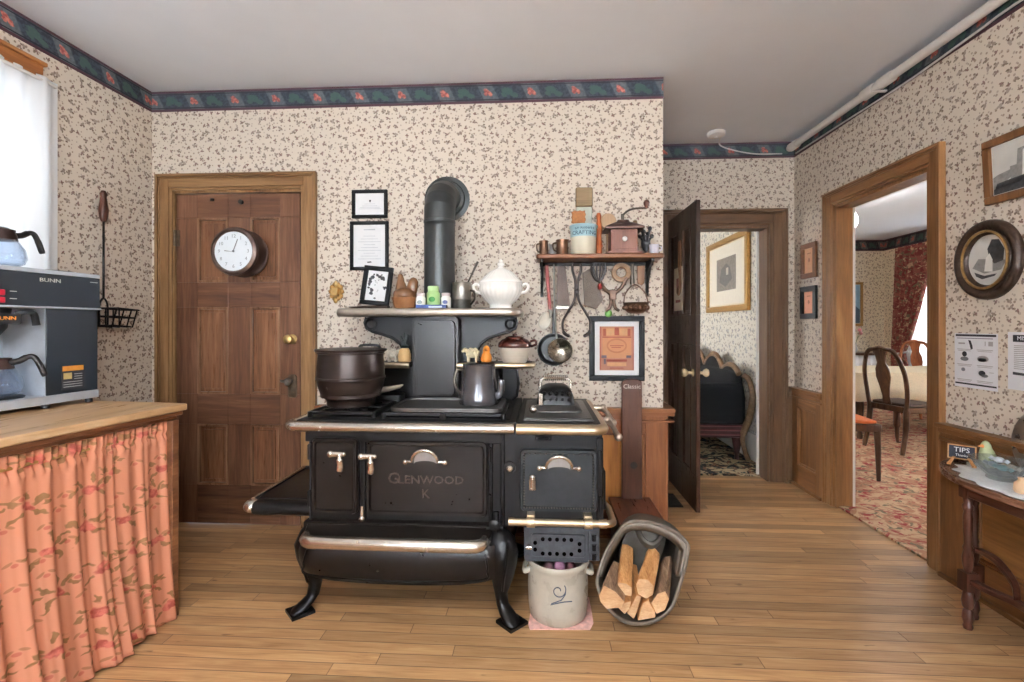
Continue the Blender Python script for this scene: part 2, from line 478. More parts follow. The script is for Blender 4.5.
def rose_cloth(name):
    t = NT(name); co = t.coord(); x, y, z = t.sep(co)
    p = t.comb(y, z, t.math('MULTIPLY', x, 0.6))
    wob = t.noise(p, 26, 2)[1]
    q = t.vmath('SCALE', t.vmath('ADD', p, t.vmath('MULTIPLY', t.vmath('SUBTRACT', wob, (0.5, 0.5, 0.5)), (0.05, 0.05, 0))), scale=1/0.155)
    q = t.vmath('MULTIPLY', q, (1, 1, 0))
    vo = t.n('ShaderNodeTexVoronoi', voronoi_dimensions='2D'); t.put(vo.inputs['Vector'], q)
    vo.inputs['Scale'].default_value = 1; vo.inputs['Randomness'].default_value = 0.6
    loc = t.vmath('SUBTRACT', q, vo.outputs['Position'])
    def blob(dx, dy, ang, rx, ry):
        ro = t.n('ShaderNodeVectorRotate', rotation_type='Z_AXIS')
        t.put(ro.inputs['Vector'], t.vmath('SUBTRACT', loc, (dx, dy, 0))); ro.inputs['Angle'].default_value = ang
        return t.math('SUBTRACT', 1.0, t.step(t.vmath('LENGTH', t.vmath('MULTIPLY', ro.outputs[0], (1/rx, 1/ry, 0))), 0.7, 1.1))
    lf = None
    for b in ((0.27, 0.13, -0.5, 0.15, 0.055), (-0.25, 0.16, 0.5, 0.15, 0.05), (0.24, -0.15, 0.6, 0.14, 0.05), (-0.22, -0.17, -0.7, 0.15, 0.05),
              (0.38, 0.05, 0.2, 0.10, 0.04), (-0.37, 0.04, -0.4, 0.10, 0.04), (0.06, 0.28, 1.4, 0.12, 0.045)):
        m = blob(*b); lf = m if lf is None else t.math('MAXIMUM', lf, m)
    fl = t.math('MAXIMUM', blob(0.02, 0.0, 0, 0.15, 0.11), blob(0.14, -0.04, 0.5, 0.08, 0.06))
    nz = t.noise(p, 45, 3)[0]
    base = t.mix(t.noise(p, 2.2, 3)[0], lin(192, 124, 94), lin(202, 140, 114))
    col = t.mix(t.math('MULTIPLY', lf, 0.78), base, t.mix(nz, lin(92, 74, 42), lin(132, 102, 62)))
    col = t.mix(t.math('MULTIPLY', fl, 0.85), col, t.mix(t.step(nz, 0.35, 0.65), lin(142, 56, 52), lin(196, 104, 90)))
    q3 = t.vmath('SCALE', t.vmath('ADD', p, (3.7, 1.9, 0)), scale=1/0.098)
    q3 = t.vmath('MULTIPLY', q3, (1, 1, 0))
    v3 = t.n('ShaderNodeTexVoronoi', voronoi_dimensions='2D'); t.put(v3.inputs['Vector'], q3)
    v3.inputs['Scale'].default_value = 1; v3.inputs['Randomness'].default_value = 0.8
    loc = t.vmath('SUBTRACT', q3, v3.outputs['Position'])
    sm = t.math('MAXIMUM', blob(0.14, 0.05, 0.5, 0.13, 0.05), blob(-0.14, 0.02, -0.6, 0.13, 0.05))
    col = t.mix(t.math('MULTIPLY', sm, 0.55), col, lin(120, 88, 52))
    col = t.mix(t.math('MULTIPLY', blob(0.0, -0.05, 0, 0.09, 0.07), 0.6), col, lin(168, 76, 66))
    t.set(Base_Color=col, Roughness=0.85)
    t.p.inputs['Specular IOR Level'].default_value = 0.15
    t.bump(t.noise(p, 500, 1)[0], 0.12, 0.002)
    return t.m

def glass(name, rgb=(240, 246, 250), rough=0.02):
    t = NT(name); t.set(Base_Color=lin(*rgb), Roughness=rough, IOR=1.45)
    t.p.inputs['Transmission Weight'].default_value = 1.0
    return t.m

def sheer(name, rgb=(244, 246, 248), alpha=0.78, lace=True):
    """thin white voile: part see-through weave, lets the daylight glow through"""
    t = NT(name); co = t.coord()
    nz = t.noise(co, 45, 3)[0]
    tr = t.n('ShaderNodeBsdfTranslucent'); tr.inputs[0].default_value = lin(*rgb)
    df = t.n('ShaderNodeBsdfDiffuse'); df.inputs[0].default_value = lin(*rgb)
    cl = t.n('ShaderNodeBsdfTransparent')
    m1 = t.n('ShaderNodeMixShader'); m1.inputs[0].default_value = 0.4
    t.link(df.outputs[0], m1.inputs[1]); t.link(tr.outputs[0], m1.inputs[2])
    m2 = t.n('ShaderNodeMixShader')
    t.put(m2.inputs[0], t.math('MULTIPLY_ADD', nz, 0.18, alpha-0.09) if lace else alpha)
    t.link(cl.outputs[0], m2.inputs[1]); t.link(m1.outputs[0], m2.inputs[2])
    out = [n for n in t.t.nodes if n.type == 'OUTPUT_MATERIAL'][0]
    t.link(m2.outputs[0], out.inputs[0])
    t.t.nodes.remove(t.p)
    return t.m

def clear_glass(name, tint=(250, 252, 255), body=0.0):
    """thin blown glass: mostly clear, shiny at grazing angles"""
    t = NT(name)
    tr = t.n('ShaderNodeBsdfTransparent'); tr.inputs[0].default_value = lin(*tint)
    gl = t.n('ShaderNodeBsdfGlossy'); gl.inputs['Roughness'].default_value = .04
    df = t.n('ShaderNodeBsdfTranslucent'); df.inputs[0].default_value = lin(*tint)
    lw = t.n('ShaderNodeLayerWeight'); lw.inputs[0].default_value = .5
    fr = t.n('ShaderNodeMath', operation='MULTIPLY_ADD'); fr.inputs[1].default_value = .55; fr.inputs[2].default_value = .05
    pw_ = t.n('ShaderNodeMath', operation='POWER'); pw_.inputs[1].default_value = 2.5
    t.link(lw.outputs['Facing'], pw_.inputs[0]); t.link(pw_.outputs[0], fr.inputs[0])
    m0 = t.n('ShaderNodeMixShader'); m0.inputs[0].default_value = body
    t.link(tr.outputs[0], m0.inputs[1]); t.link(df.outputs[0], m0.inputs[2])
    m1 = t.n('ShaderNodeMixShader'); t.link(fr.outputs[0], m1.inputs[0])
    t.link(m0.outputs[0], m1.inputs[1]); t.link(gl.outputs[0], m1.inputs[2])
    out = [n for n in t.t.nodes if n.type == 'OUTPUT_MATERIAL'][0]
    t.link(m1.outputs[0], out.inputs[0]); t.t.nodes.remove(t.p)
    return t.m

WP_X = wallpaper('sprig wallpaper on x walls', 'X', cell=.052)
WP_Y = wallpaper('sprig wallpaper on y walls', 'Y', cell=.052)
WPP_X = wallpaper('parlor wallpaper x', 'X', (228, 222, 210), 0.085, ((128, 130, 140), (150, 140, 122), (160, 150, 150)))
WPP_Y = wallpaper('parlor wallpaper y', 'Y', (228, 222, 210), 0.085, ((128, 130, 140), (150, 140, 122), (160, 150, 150)))
WPD_X = wallpaper('dining wallpaper x', 'X', (230, 216, 192), 0.06, ((130, 104, 92), (128, 116, 90), (150, 120, 110)))
WPD_Y = wallpaper('dining wallpaper y', 'Y', (230, 216, 192), 0.06, ((130, 104, 92), (128, 116, 90), (150, 120, 110)))
CEIL = plain('matt white ceiling paint', (232, 238, 246), 0.9, var=0.015, scale=4, spec=0.1)
FLOOR = floor_planks('oak strip floor')
OAK_D = wood('dark door oak', (60, 38, 27), (92, 61, 44), (120, 86, 66), 'Z', 1.0, 0.34)
OAK_DX = wood('dark door oak rails', (60, 38, 27), (92, 61, 44), (120, 86, 66), 'X', 1.0, 0.34)
OAK_M = wood('door moulding oak', (84, 58, 42), (116, 84, 62), (146, 114, 90), 'Z', 1.0, .3)
OAK_P = wood('door panel oak', (72, 46, 30), (108, 72, 50), (138, 100, 74), 'Z', 1.3, 0.3)
CAS_Z = wood('casing oak upright', (82, 58, 36), (124, 92, 60), (154, 120, 84), 'Z', 1.0, 0.36)
CAS_X = wood('casing oak lintel', (82, 58, 36), (124, 92, 60), (154, 120, 84), 'X', 1.0, 0.36)
CASR_Z = wood('warm casing upright', (84, 56, 32), (126, 88, 54), (152, 112, 74), 'Z', 1.0, 0.34)
CASR_Y = wood('warm casing lintel', (84, 56, 32), (126, 88, 54), (152, 112, 74), 'Y', 1.0, 0.34)
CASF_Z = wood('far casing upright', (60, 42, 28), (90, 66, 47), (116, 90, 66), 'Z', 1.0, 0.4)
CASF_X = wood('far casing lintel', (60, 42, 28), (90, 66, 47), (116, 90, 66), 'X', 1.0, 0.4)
WAIN_Z = wood('wainscot frame wood', (76, 42, 24), (114, 68, 40), (140, 92, 58), 'Z', 1.0, 0.36)
WAIN_X = wood('wainscot rail wood', (76, 42, 24), (114, 68, 40), (140, 92, 58), 'X', 1.0, 0.36)
WAIN_Y = wood('wainscot side rail wood', (74, 48, 28), (110, 74, 44), (138, 98, 62), 'Y', 1.0, 0.36)
WAINR_Z = wood('wainscot side frame wood', (74, 48, 28), (110, 74, 44), (138, 98, 62), 'Z', 1.0, 0.36)
PANEL_L = wood('light wainscot panel', (140, 84, 38), (182, 118, 60), (204, 142, 80), 'Z', 0.8, 0.36)
PANEL_R = wood('side wainscot panel', (92, 60, 30), (128, 88, 48), (150, 108, 64), 'Y', 0.8, 0.34)
MAHOG = wood('mahogany', (38, 19, 13), (64, 36, 27), (94, 58, 44), 'Z', 1.2, 0.3)
MAHOG_Y = wood('mahogany lengthwise', (38, 19, 13), (64, 36, 27), (94, 58, 44), 'Y', 1.2, 0.3)
WALNUT = wood('dark walnut', (34, 20, 14), (58, 36, 25), (84, 56, 40), 'Z', 1.2, 0.32)
DARKDOOR = wood('very dark door wood', (34, 20, 14), (56, 35, 25), (76, 50, 36), 'Z', 1.0, 0.3)
SHELFW = wood('red brown shelf wood', (78, 46, 28), (112, 70, 44), (138, 94, 62), 'X', 1.2, 0.35)
COUNTER = wood('blond counter planks', (158, 122, 86), (190, 154, 114), (210, 180, 144), 'Y', 0.8, 0.3)
COUNTERD = wood('counter edge wood', (66, 38, 22), (104, 66, 42), (136, 94, 62), 'Y', 1.0, 0.34)
PLANK = wood('red brown plank', (38, 20, 13), (64, 37, 26), (88, 56, 40), 'Z', 0.9, 0.3)
LOGW = wood('split log face', (166, 108, 62), (206, 152, 98), (226, 182, 132), 'Y', 3.0, 0.7, 6)
LOGB = wood('bark grey', (92, 70, 54), (142, 114, 90), (178, 150, 122), 'Y', 3.0, 0.85, 6)
LOGE = wood('log end grain', (176, 134, 96), (200, 160, 120), (218, 186, 148), 'X', 3.0, 0.75, 3)
IRON = plain('blackened cast iron', (18, 17, 18), 0.36, 0.12, 0.25, 60, 0.05, spec=.20)
IRON_G = plain('greyer cast iron', (36, 38, 40), 0.36, 0.15, 0.25, 40, 0.04, spec=.22)
IRON_A = plain('grey ash door iron', (64, 66, 70), 0.42, 0.15, 0.2, 40, 0.03, spec=.2)
IRON_S = plain('satin black stove panel', (25, 20, 18), 0.30, 0.10, 0.25, 14, 0.02, spec=.26)
IRON_D = plain('deep black iron', (18, 17, 18), 0.5, 0.2, 0.2, 60)
IRON_B = plain('brown black pot iron', (44, 34, 30), 0.36, 0.45, 0.3, 12, 0.04)
STEELG = plain('worn steel plate', (92, 90, 88), 0.36, 0.85, 0.2, 20)
NICKEL = plain('nickel trim', (206, 198, 188), 0.24, 0.95, 0.1, 25)
NICKELB = plain('warm nickel trim', (200, 182, 154), 0.3, 0.9, 0.12, 20)
PIPE = plain('blued stove pipe', (62, 64, 64), 0.42, 0.6, 0.15, 12)
TIN = plain('dull tin', (150, 146, 138), 0.35, 0.9, 0.2, 40)
TIND = plain('dark tin', (84, 78, 70), 0.45, 0.8, 0.3, 40, 0.05)
BRASS = plain('brass', (188, 158, 104), 0.34, 0.9, 0.2, 40)
COPPER = plain('tarnished copper', (104, 78, 62), 0.42, 0.85, 0.25, 40)
BRONZE = plain('dark bronze hardware', (98, 84, 70), 0.4, 0.8, 0.25, 50)
BLACKP = plain('black plastic', (30, 32, 36), 0.42, 0.0, 0.08, 40)
BLACKE = plain('black enamel panel', (38, 43, 50), 0.35, 0.0, 0.05, 10)
BLACKF = plain('black frame', (18, 19, 21), 0.45, 0.0, 0.15, 50, spec=.12)
STAINL = plain('brushed stainless', (188, 194, 202), 0.42, 0.3, 0.08, 20)
BROWNP = plain('brown plastic', (58, 40, 36), 0.4, 0.0, 0.1, 40)
WHITEP = plain('white paper', (236, 238, 240), 0.8, 0, 0.02, 30, spec=0.2)
CREAMP = plain('cream paper', (236, 228, 212), 0.8, 0, 0.03, 30, spec=0.2)
INK = plain('grey ink', (120, 122, 126), 0.8, 0, 0.1, 60, spec=0.1)
INKD = plain('dark ink', (56, 56, 60), 0.8, 0, 0.1, 60, spec=0.1)
WHITEC = plain('white glazed china', (250, 248, 243), 0.18, 0, 0.02, 30, coat=0.3)
WHITEPT = plain('white paint', (228, 226, 222), 0.5, 0, 0.03, 20)
STONEW = plain('grey salt glaze stoneware', (188, 182, 168), 0.28, 0, 0.08, 18, coat=0.2)
COBALT = plain('cobalt slip', (78, 86, 104), 0.35, 0, 0.2, 60)
GOLDF = plain('gilt frame', (166, 128, 74), 0.4, 0.6, 0.2, 60)
SKIRT = rose_cloth('peach cloth with rose sprays')
SHEER = sheer('white lace voile', alpha=0.985, lace=False)
CARPET_D = carpet('red and cream floral carpet', ((188, 160, 130), (160, 118, 94), (138, 50, 52), (106, 98, 78)), 8)
CARPET_P = carpet('dark floral rug', ((30, 34, 36), (176, 158, 128), (120, 86, 66), (36, 54, 58)), 9)
# ------------------------------------------------------------------ the setting
H = 2.72
XL, XR, YB, YF, XE = -2.44, 2.03, 2.888, 3.96, 0.728

def wall(name, along, a0, a1, t0, t1, mats, holes=(), z1=H, matfn=None):
    """upright wall along X or Y with rectangular holes (a, a, z, z); t0..t1 = thickness range"""
    b = B()
    us = sorted({a0, a1, *[h[0] for h in holes], *[h[1] for h in holes]})
    zs = sorted({0, z1, *[h[2] for h in holes], *[h[3] for h in holes]})
    vv = {}
    def V(u, t, z):
        k = (round(u, 4), round(t, 4), round(z, 4))
        if k not in vv: vv[k] = b.bm.verts.new((u, t, z) if along == 'X' else (t, u, z))
        return vv[k]
    def solid(i, j):
        if i < 0 or j < 0 or i >= len(us)-1 or j >= len(zs)-1: return False
        cu, cz = (us[i]+us[i+1])/2, (zs[j]+zs[j+1])/2
        return not any(h[0] < cu < h[1] and h[2] < cz < h[3] for h in holes)
    for i in range(len(us)-1):
        for j in range(len(zs)-1):
            if not solid(i, j): continue
            u0, u1, z0, zz = us[i], us[i+1], zs[j], zs[j+1]
            for k, t in enumerate((t0, t1)):
                b.m = k if len(mats) > 1 else 0
                b._f([V(u0, t, z0), V(u1, t, z0), V(u1, t, zz), V(u0, t, zz)])
            b.m = 0
            for di, dj, q in ((-1, 0, ((u0, z0), (u0, zz))), (1, 0, ((u1, z0), (u1, zz))), (0, -1, ((u0, z0), (u1, z0))), (0, 1, ((u0, zz), (u1, zz)))):
                if not solid(i+di, j+dj):
                    (ua, za), (ub, zb) = q
                    b._f([V(ua, t0, za), V(ub, t0, zb), V(ub, t1, zb), V(ua, t1, za)])
    return b.build(name, mats, kind='structure', smooth=0)

B().box(XL-.12, -2.72, -.1, 6.02, 8.72, 0).build('floor', FLOOR, kind='structure', smooth=0)
B().box(XL-.12, -2.72, H, 6.02, 8.72, H+.1).build('ceiling', CEIL, kind='structure', smooth=0)
wall('wall_left', 'Y', -2.72, YB+.12, XL, XL-.12, [WP_Y], [(1.05, 2.22, .98, 2.44)])
wall('wall_back', 'X', XL, XE, YB, YB+.112, [WP_X], [(-2.308, -1.45, 0, 2.095)])
wall('wall_return', 'Y', YB+.112, YF, XE, XE-.11, [WP_Y])
wall('wall_far', 'X', XE-.11, XR+.12, YF, YF+.12, [WP_X, WPP_X], [(1.085, 1.833, 0, 2.047)])
wall('wall_right', 'Y', -2.72, YF, XR, XR+.12, [WP_Y, WPD_Y], [(2.622, 3.43, 0, 2.075)])
wall('wall_front', 'X', XL, XR, -2.6, -2.72, [WP_X], [(-1.6, -.4, .75, 2.45), (.3, 1.5, .75, 2.45)])
# small closet behind the closed door
wall('wall_closet', 'X', XL, XE-.11, YF, YF+.12, [WPP_X])
# parlor beyond the far door
wall('wall_parlor_right', 'Y', YF+.12, 6.9, 1.97, 2.05, [WPP_Y])
wall('wall_parlor_back', 'X', -.62, 1.97, 6.78, 6.9, [WPP_X])
wall('wall_parlor_left', 'Y', YF+.12, 6.9, -.5, -.62, [WPP_Y], [(5.0, 6.2, .7, 2.3)])
# dining room through the right doorway
wall('wall_dining_left', 'Y', YF, 8.6, 2.15, 2.05, [WPD_Y])
wall('wall_dining_back', 'X', 2.05, 6.02, 8.6, 8.72, [WPD_X])
wall('wall_dining_right', 'Y', 1.4, 8.6, 5.9, 6.02, [WPD_Y], [(6.55, 7.95, .55, 2.42), (2.9, 4.3, .55, 2.42)])
wall('wall_dining_front', 'X', 2.15, 6.02, 1.5, 1.4, [WPD_X])
B().box(2.16, 1.51, 0, 5.89, 8.59, .012).build('floor_dining_carpet', CARPET_D, kind='structure', smooth=0)
B().box(2.045, 2.622, 0, 2.16, 3.43, .012).build('trim_9', CARPET_D, kind='structure', smooth=0)
B().box(-.49, YF+.125, 0, 1.96, 6.77, .012).build('floor_parlor_rug', CARPET_P, kind='structure', smooth=0)

# wallpaper border strips under the ceiling
BZ = 2.592
def strip(n, along, a0, a1, t0, t1, m):
    b = B()
    if along == 'X': b.box(a0, min(t0, t1), BZ, a1, max(t0, t1), H-.001)
    else: b.box(min(t0, t1), a0, BZ, max(t0, t1), a1, H-.001)
    b.build('trim_%d' % n, m, kind='structure', smooth=0)
BP_X = border_paper('navy border paper x', 'X', BZ, H)
BP_Y = border_paper('navy border paper y', 'Y', BZ, H)
BD_Y = border_paper('dining border y', 'Y', BZ-.06, H, .3, (78, 76, 74), (126, 118, 108))
BD_X = border_paper('dining border x', 'X', BZ-.06, H, .3, (78, 76, 74), (126, 118, 108))
strip(1, 'Y', -2.6, YB, XL, XL+.003, BP_Y)
strip(2, 'X', XL+.003, XE, YB-.003, YB, BP_X)
strip(3, 'Y', YB, YF, XE, XE+.003, BP_Y)
strip(4, 'X', XE+.003, XR, YF-.003, YF, BP_X)
strip(5, 'Y', -2.6, YF-.003, XR-.003, XR, BP_Y)
BZ -= .06
strip(6, 'X', 2.15, 5.9, 8.597, 8.6, BD_X)
strip(7, 'Y', 1.5, 8.597, 5.897, 5.9, BD_Y)
strip(8, 'Y', YF, 8.597, 2.15, 2.153, BD_Y)

# moulded door casings (profile: back band, fillet, flat)
def casing(name, plane, a0, a1, ztop, w, t, mz, mx, face, sgn):
    """plane 'Y': opening a0..a1 along x at y=face, moulding grows towards sgn"""
    b = B()
    def bar(ua, ub, za, zb, d0, d1, m):
        b.m = m
        q0, q1 = sorted((face+sgn*d0, face+sgn*d1))
        if plane == 'Y': b.box(ua, q0, za, ub, q1, zb)
        else: b.box(q0, ua, za, q1, ub, zb)
    for s, e in ((-1, a0), (1, a1)):
        def lay(f0, f1, d):
            u = sorted((e+s*w*f0, e+s*w*f1)); bar(u[0], u[1], 0, ztop+w*f1 if f1 > .9 else ztop+w*f1, 0, d, 0)
        lay(0, .18, t*.55); lay(.18, .72, t*.8); lay(.72, .82, t*1.0); lay(.82, 1.0, t*1.35)
    for f0, f1, d in ((0, .18, .55), (.18, .72, .8), (.72, .82, 1.0), (.82, 1.0, 1.35)):
        bar(a0-w*f0, a1+w*f0, ztop+w*f0, ztop+w*f1, 0, t*d, 1)
    return b.build(name, [mz, mx], kind='structure', bevel=.003, smooth=0)
casing('trim_10', 'Y', -2.300, -1.47, 2.095, .100, .024, CAS_Z, CAS_X, YB, -1)
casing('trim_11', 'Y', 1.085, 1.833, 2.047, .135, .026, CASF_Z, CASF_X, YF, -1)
casing('trim_12', 'X', 2.622, 3.43, 2.075, .098, .026, CASR_Z, CASR_Y, XR, -1)
# jambs
b = B()
b.box(-2.308, YB-.002, 0, -2.29, YB+.11, 2.095).box(-1.47, YB-.002, 0, -1.45, YB+.11, 2.095).box(-2.308, YB-.002, 2.078, -1.45, YB+.11, 2.095)
b.build('trim_13', CAS_Z, kind='structure', smooth=0)
b = B()
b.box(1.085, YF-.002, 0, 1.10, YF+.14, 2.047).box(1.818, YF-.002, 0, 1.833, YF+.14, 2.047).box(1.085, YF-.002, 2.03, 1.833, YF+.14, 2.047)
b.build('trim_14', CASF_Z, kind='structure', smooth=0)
b = B()
b.box(XR-.002, 3.41, 0, XR+.105, 3.43, 2.075).box(XR-.002, 2.622, 0, XR+.105, 2.642, 2.075).box(XR-.002, 2.622, 2.055, XR+.105, 3.43, 2.075)
b.m = 1
b.box(XR+.105, 3.41, 0, XR+.122, 3.43, 2.075).box(XR+.105, 2.622, 0, XR+.122, 2.642, 2.075).box(XR+.105, 2.622, 2.055, XR+.122, 3.43, 2.075)
b.build('trim_15', [CASR_Z, WHITEPT], kind='structure', smooth=0)
b = B().box(1.833, YF+.12, 0, 1.93, YF+.14, 2.12).box(1.80, YF+.14, 0, 1.836, YF+.16, 2.05)
b.build('trim_16', WHITEPT, kind='structure', smooth=0, bevel=.003)

# wainscot: frame, raised panels, cap rail, base
def wainscot(name, along, a0, a1, face, sgn, panels, mats, top=.765, ext=(0, 0)):
    """panels = [(u0, u1)...]; frame stands 22 mm off the wall"""
    b = B()
    def bx(u0, u1, z0, z1, d0, d1, m):
        b.m = m
        q0, q1 = sorted((face+sgn*d0, face+sgn*d1))
        if along == 'X': b.box(u0, q0, z0, u1, q1, z1)
        else: b.box(q0, u0, z0, q1, u1, z1)
    bx(a0, a1, .0, top-.03, 0, .010, 2)
    edges = [a0]+[e for p in panels for e in p]+[a1]
    for i in range(0, len(edges), 2): bx(edges[i], edges[i+1], 0, top-.03, 0.002, .030, 0)
    for p0, p1 in panels:
        bx(p0, p1, top-.15, top-.03, 0.003, .030, 1)
        bx(p0, p1, 0, .17, 0.003, .030, 1)
        for u0, u1, z0, z1 in ((p0, p0+.014, .17, top-.15), (p1-.014, p1, .17, top-.15), (p0, p1, .17, .184), (p0, p1, top-.164, top-.15)):
            bx(u0, u1, z0, z1, .004, .020, 0)
    e0, e1 = a0-ext[0], a1+ext[1]
    bx(e0, e1, top-.085, top-.070, 0, .040, 1)
    bx(e0, e1, top-.045, top-.02, 0, .045, 1)
    bx(e0, e1, top-.02, top, 0, .062, 1)
    bx(a0, a1, 0, .02, 0, .045, 1)
    return b.build(name, mats, kind='structure', bevel=.003, smooth=0)
wainscot('trim_17', 'X', -1.363, .735, YB, -1, [(-1.25, -.7), (-.6, -.1), (0.0, .19), (.30, .62)], [WAIN_Z, WAIN_X, PANEL_L], ext=(0, .05))
wainscot('trim_18', 'Y', YB+.002, 3.91, XE, 1, [(3.0, 3.45), (3.55, 3.82)], [WAIN_Z, WAIN_Y, PANEL_L])
wainscot('trim_19', 'Y', 3.532, YF-.012, XR, -1, [(3.61, 3.86)], [WAINR_Z, WAIN_Y, WAINR_Z])
wainscot('trim_20', 'X', 1.972, XR-.03, YF, -1, [], [CASF_Z, CASF_X, CASF_Z])
wainscot('trim_21', 'Y', -2.6, 2.522, XR, -1, [(-1.6, -.6), (-.5, .3), (.4, 1.25), (1.35, 2.33)], [WAINR_Z, WAIN_Y, PANEL_R])
wainscot('trim_22', 'Y', -2.6, 1.0, XL, 1, [(-2.4, -1.4), (-1.3, -.3), (-.2, .8)], [WAINR_Z, WAIN_Y, PANEL_R])
# parlor and dining skirtings
B().box(1.945, YF+.14, 0, 1.968, 6.76, .26).box(1.938, YF+.14, .24, 1.968, 6.76, .26).build('baseboard_parlor', WHITEPT, kind='structure', bevel=.004, smooth=0)
B().box(2.17, 8.575, 0, 5.88, 8.598, .2).box(5.876, 1.52, 0, 5.898, 8.575, .2).build('baseboard_dining', WHITEPT, kind='structure', bevel=.004, smooth=0)

# ---- closed door: six panels, stiles and rails, brass knob, old rim lock
D0, D1 = 2.900, 2.938
def leaf(b, x0, x1, z1, y0, y1, pans, mS=0, mR=1, mP=2, mM=3):
    """frame of stiles / rails around panels (x0,x1,z0,z1); front face y0"""
    xs = sorted({x0, x1, *[q for p in pans for q in p[:2]]}); zs = sorted({.008, z1, *[q for p in pans for q in p[2:]]})
    for i in range(len(xs)-1):
        for j in range(len(zs)-1):
            cx, cz = (xs[i]+xs[i+1])/2, (zs[j]+zs[j+1])/2
            if any(p[0] < cx < p[1] and p[2] < cz < p[3] for p in pans): continue
            b.m = mS if (xs[i] == x0 or xs[i+1] == x1 or any(p[2] < cz < p[3] for p in pans)) else mR
            b.box(xs[i], y0, zs[j], xs[i+1], y1, zs[j+1])
    for p in pans:
        b.m = mP; b.box(p[0], y0+.014, p[2], p[1], y1-.004, p[3])
        b.box(p[0]+.035, y0+.008, p[2]+.035, p[1]-.035, y0+.016, p[3]-.035)
        b.m = mM
        for a, c, e, f in ((p[0], p[0]+.014, p[2], p[3]), (p[1]-.014, p[1], p[2], p[3]), (p[0], p[1], p[2], p[2]+.014), (p[0], p[1], p[3]-.014, p[3])):
            b.box(a, y0-.004, e, c, y0+.016, f)
b = B()
leaf(b, -2.288, -1.487, 2.074, D0, D1, [(-2.15, -1.95, 1.52, 1.925), (-1.805, -1.615, 1.52, 1.925), (-2.15, -1.95, .82, 1.365), (-1.805, -1.615, .82, 1.365), (-2.15, -1.95, .25, .63), (-1.805, -1.615, .25, .63)])
door1 = b.build('door_1', [OAK_D, OAK_DX, OAK_P, OAK_M], kind='structure', bevel=.0025, smooth=0)
RY = Matrix.Rotation(PI/2, 4, 'X')         # lathe axis Z -> -Y
def out(x, y, z): return Matrix.Translation((x, y, z)) @ RY
b = B().lathe([(0, 0), (.030, 0), (.030, .004), (.012, .008), (.010, .03), (.022, .038), (.029, .052), (.026, .064), (.012, .07), (0, .071)], seg=24, M=out(-1.535, D0, 1.165))
b.build('door_knob', BRASS, door1, 'round brass door knob')
b = B().prism(rrect(-1.562, .80, -1.505, .945, .02), 'Y', D0-.008, D0).build('lock_plate', BRONZE, door1, bevel=.002)
b = B().lathe([(0, 0), (.012, 0), (.010, .025), (.020, .03), (.024, .042), (.016, .054), (0, .056)], seg=20, M=out(-1.54, D0-.008, .905))
b.tube([(-1.54, D0-.05, .905), (-1.585, D0-.05, .91)], .007)
b.build('lock_knob', TIN, door1, 'white metal latch knob')
b = B().tube([(-2.05, D0-.006, 2.03), (-2.05, D0-.006, 2.045)], .012).tube([(-1.86, D0-.004, 2.02), (-1.86, D0-.02, 2.02)], .014)
b.build('coat_peg', IRON_D, door1)
for z in (1.80, .35):
    B().cyl((-2.293, D0-.008, z-.05), (-2.293, D0-.008, z+.05), .008).box(-2.29, D0-.004, z-.05, -2.265, D0, z+.05).build('hinge', BRONZE, door1)

# ---- open door folded back against the return wall (leaf runs along y)
b = B()
leaf(b, 3.248, 3.955, 2.085, 1.034, 1.062, [(3.36, 3.55, 1.32, 1.95), (3.66, 3.85, 1.32, 1.95), (3.36, 3.55, .25, 1.12), (3.66, 3.85, .25, 1.12)], 0, 0, 0, 0)
for v in b.bm.verts: v.co = Vector((v.co.y, v.co.x, v.co.z))
door2 = b.build('door_2', [DARKDOOR], kind='structure', bevel=.0025, smooth=0)
GL = glass('clear knob glass')
def side_knob(sx, name):
    M = Matrix.Translation((1.034 if sx < 0 else 1.062, 3.31, .93)) @ Matrix.Rotation(sx*PI/2, 4, 'Y')
    B().lathe([(0, 0), (.026, 0), (.026, .005), (.010, .008), (.010, .034), (.018, .040)], seg=20, M=M).lathe([(.016, .038), (.026, .048), (.030, .060), (.024, .072), (0, .075)], seg=12, M=M).build(name, plain('pale glass knob', (206, 186, 150), .15, 0, .1, 30, coat=.5), door2, 'faceted glass knob on a brass rose')
side_knob(-1, 'knob'); side_knob(1, 'knob')
notice = B().box(1.0275, 3.535, 1.36, 1.0295, 3.745, 1.68).mat(1).box(1.0265, 3.60, 1.49, 1.0276, 3.68, 1.60).box(1.0265, 3.58, 1.42, 1.0276, 3.70, 1.44)
notice.build('paper_notice', [CREAMP, plain('faded red ink', (168, 112, 104), .8)], loc=(1.038, 3.64, 1.36), label='paper notice pinned to the face of the open dark door', cat='notice', smooth=0)
b = B().tube(smooth_path([(1.024, 3.60, 1.87), (1.022, 3.60, 1.70), (1.022, 3.58, 1.55), (1.018, 3.57, 1.50)]), .006, 6)
b.tube(smooth_path([(1.024, 3.56, 1.87), (1.022, 3.555, 1.70), (1.022, 3.555, 1.55), (1.018, 3.57, 1.50)]), .006, 6).ball((1.012, 3.57, 1.50), (.014, .02, .035))
b.build('hanging_cord', plain('ochre cord', (112, 78, 52), .8), loc=(1.034, 3.58, 1.87), label='loop of ochre cord with a tassel hung on the open dark door', cat='cord')

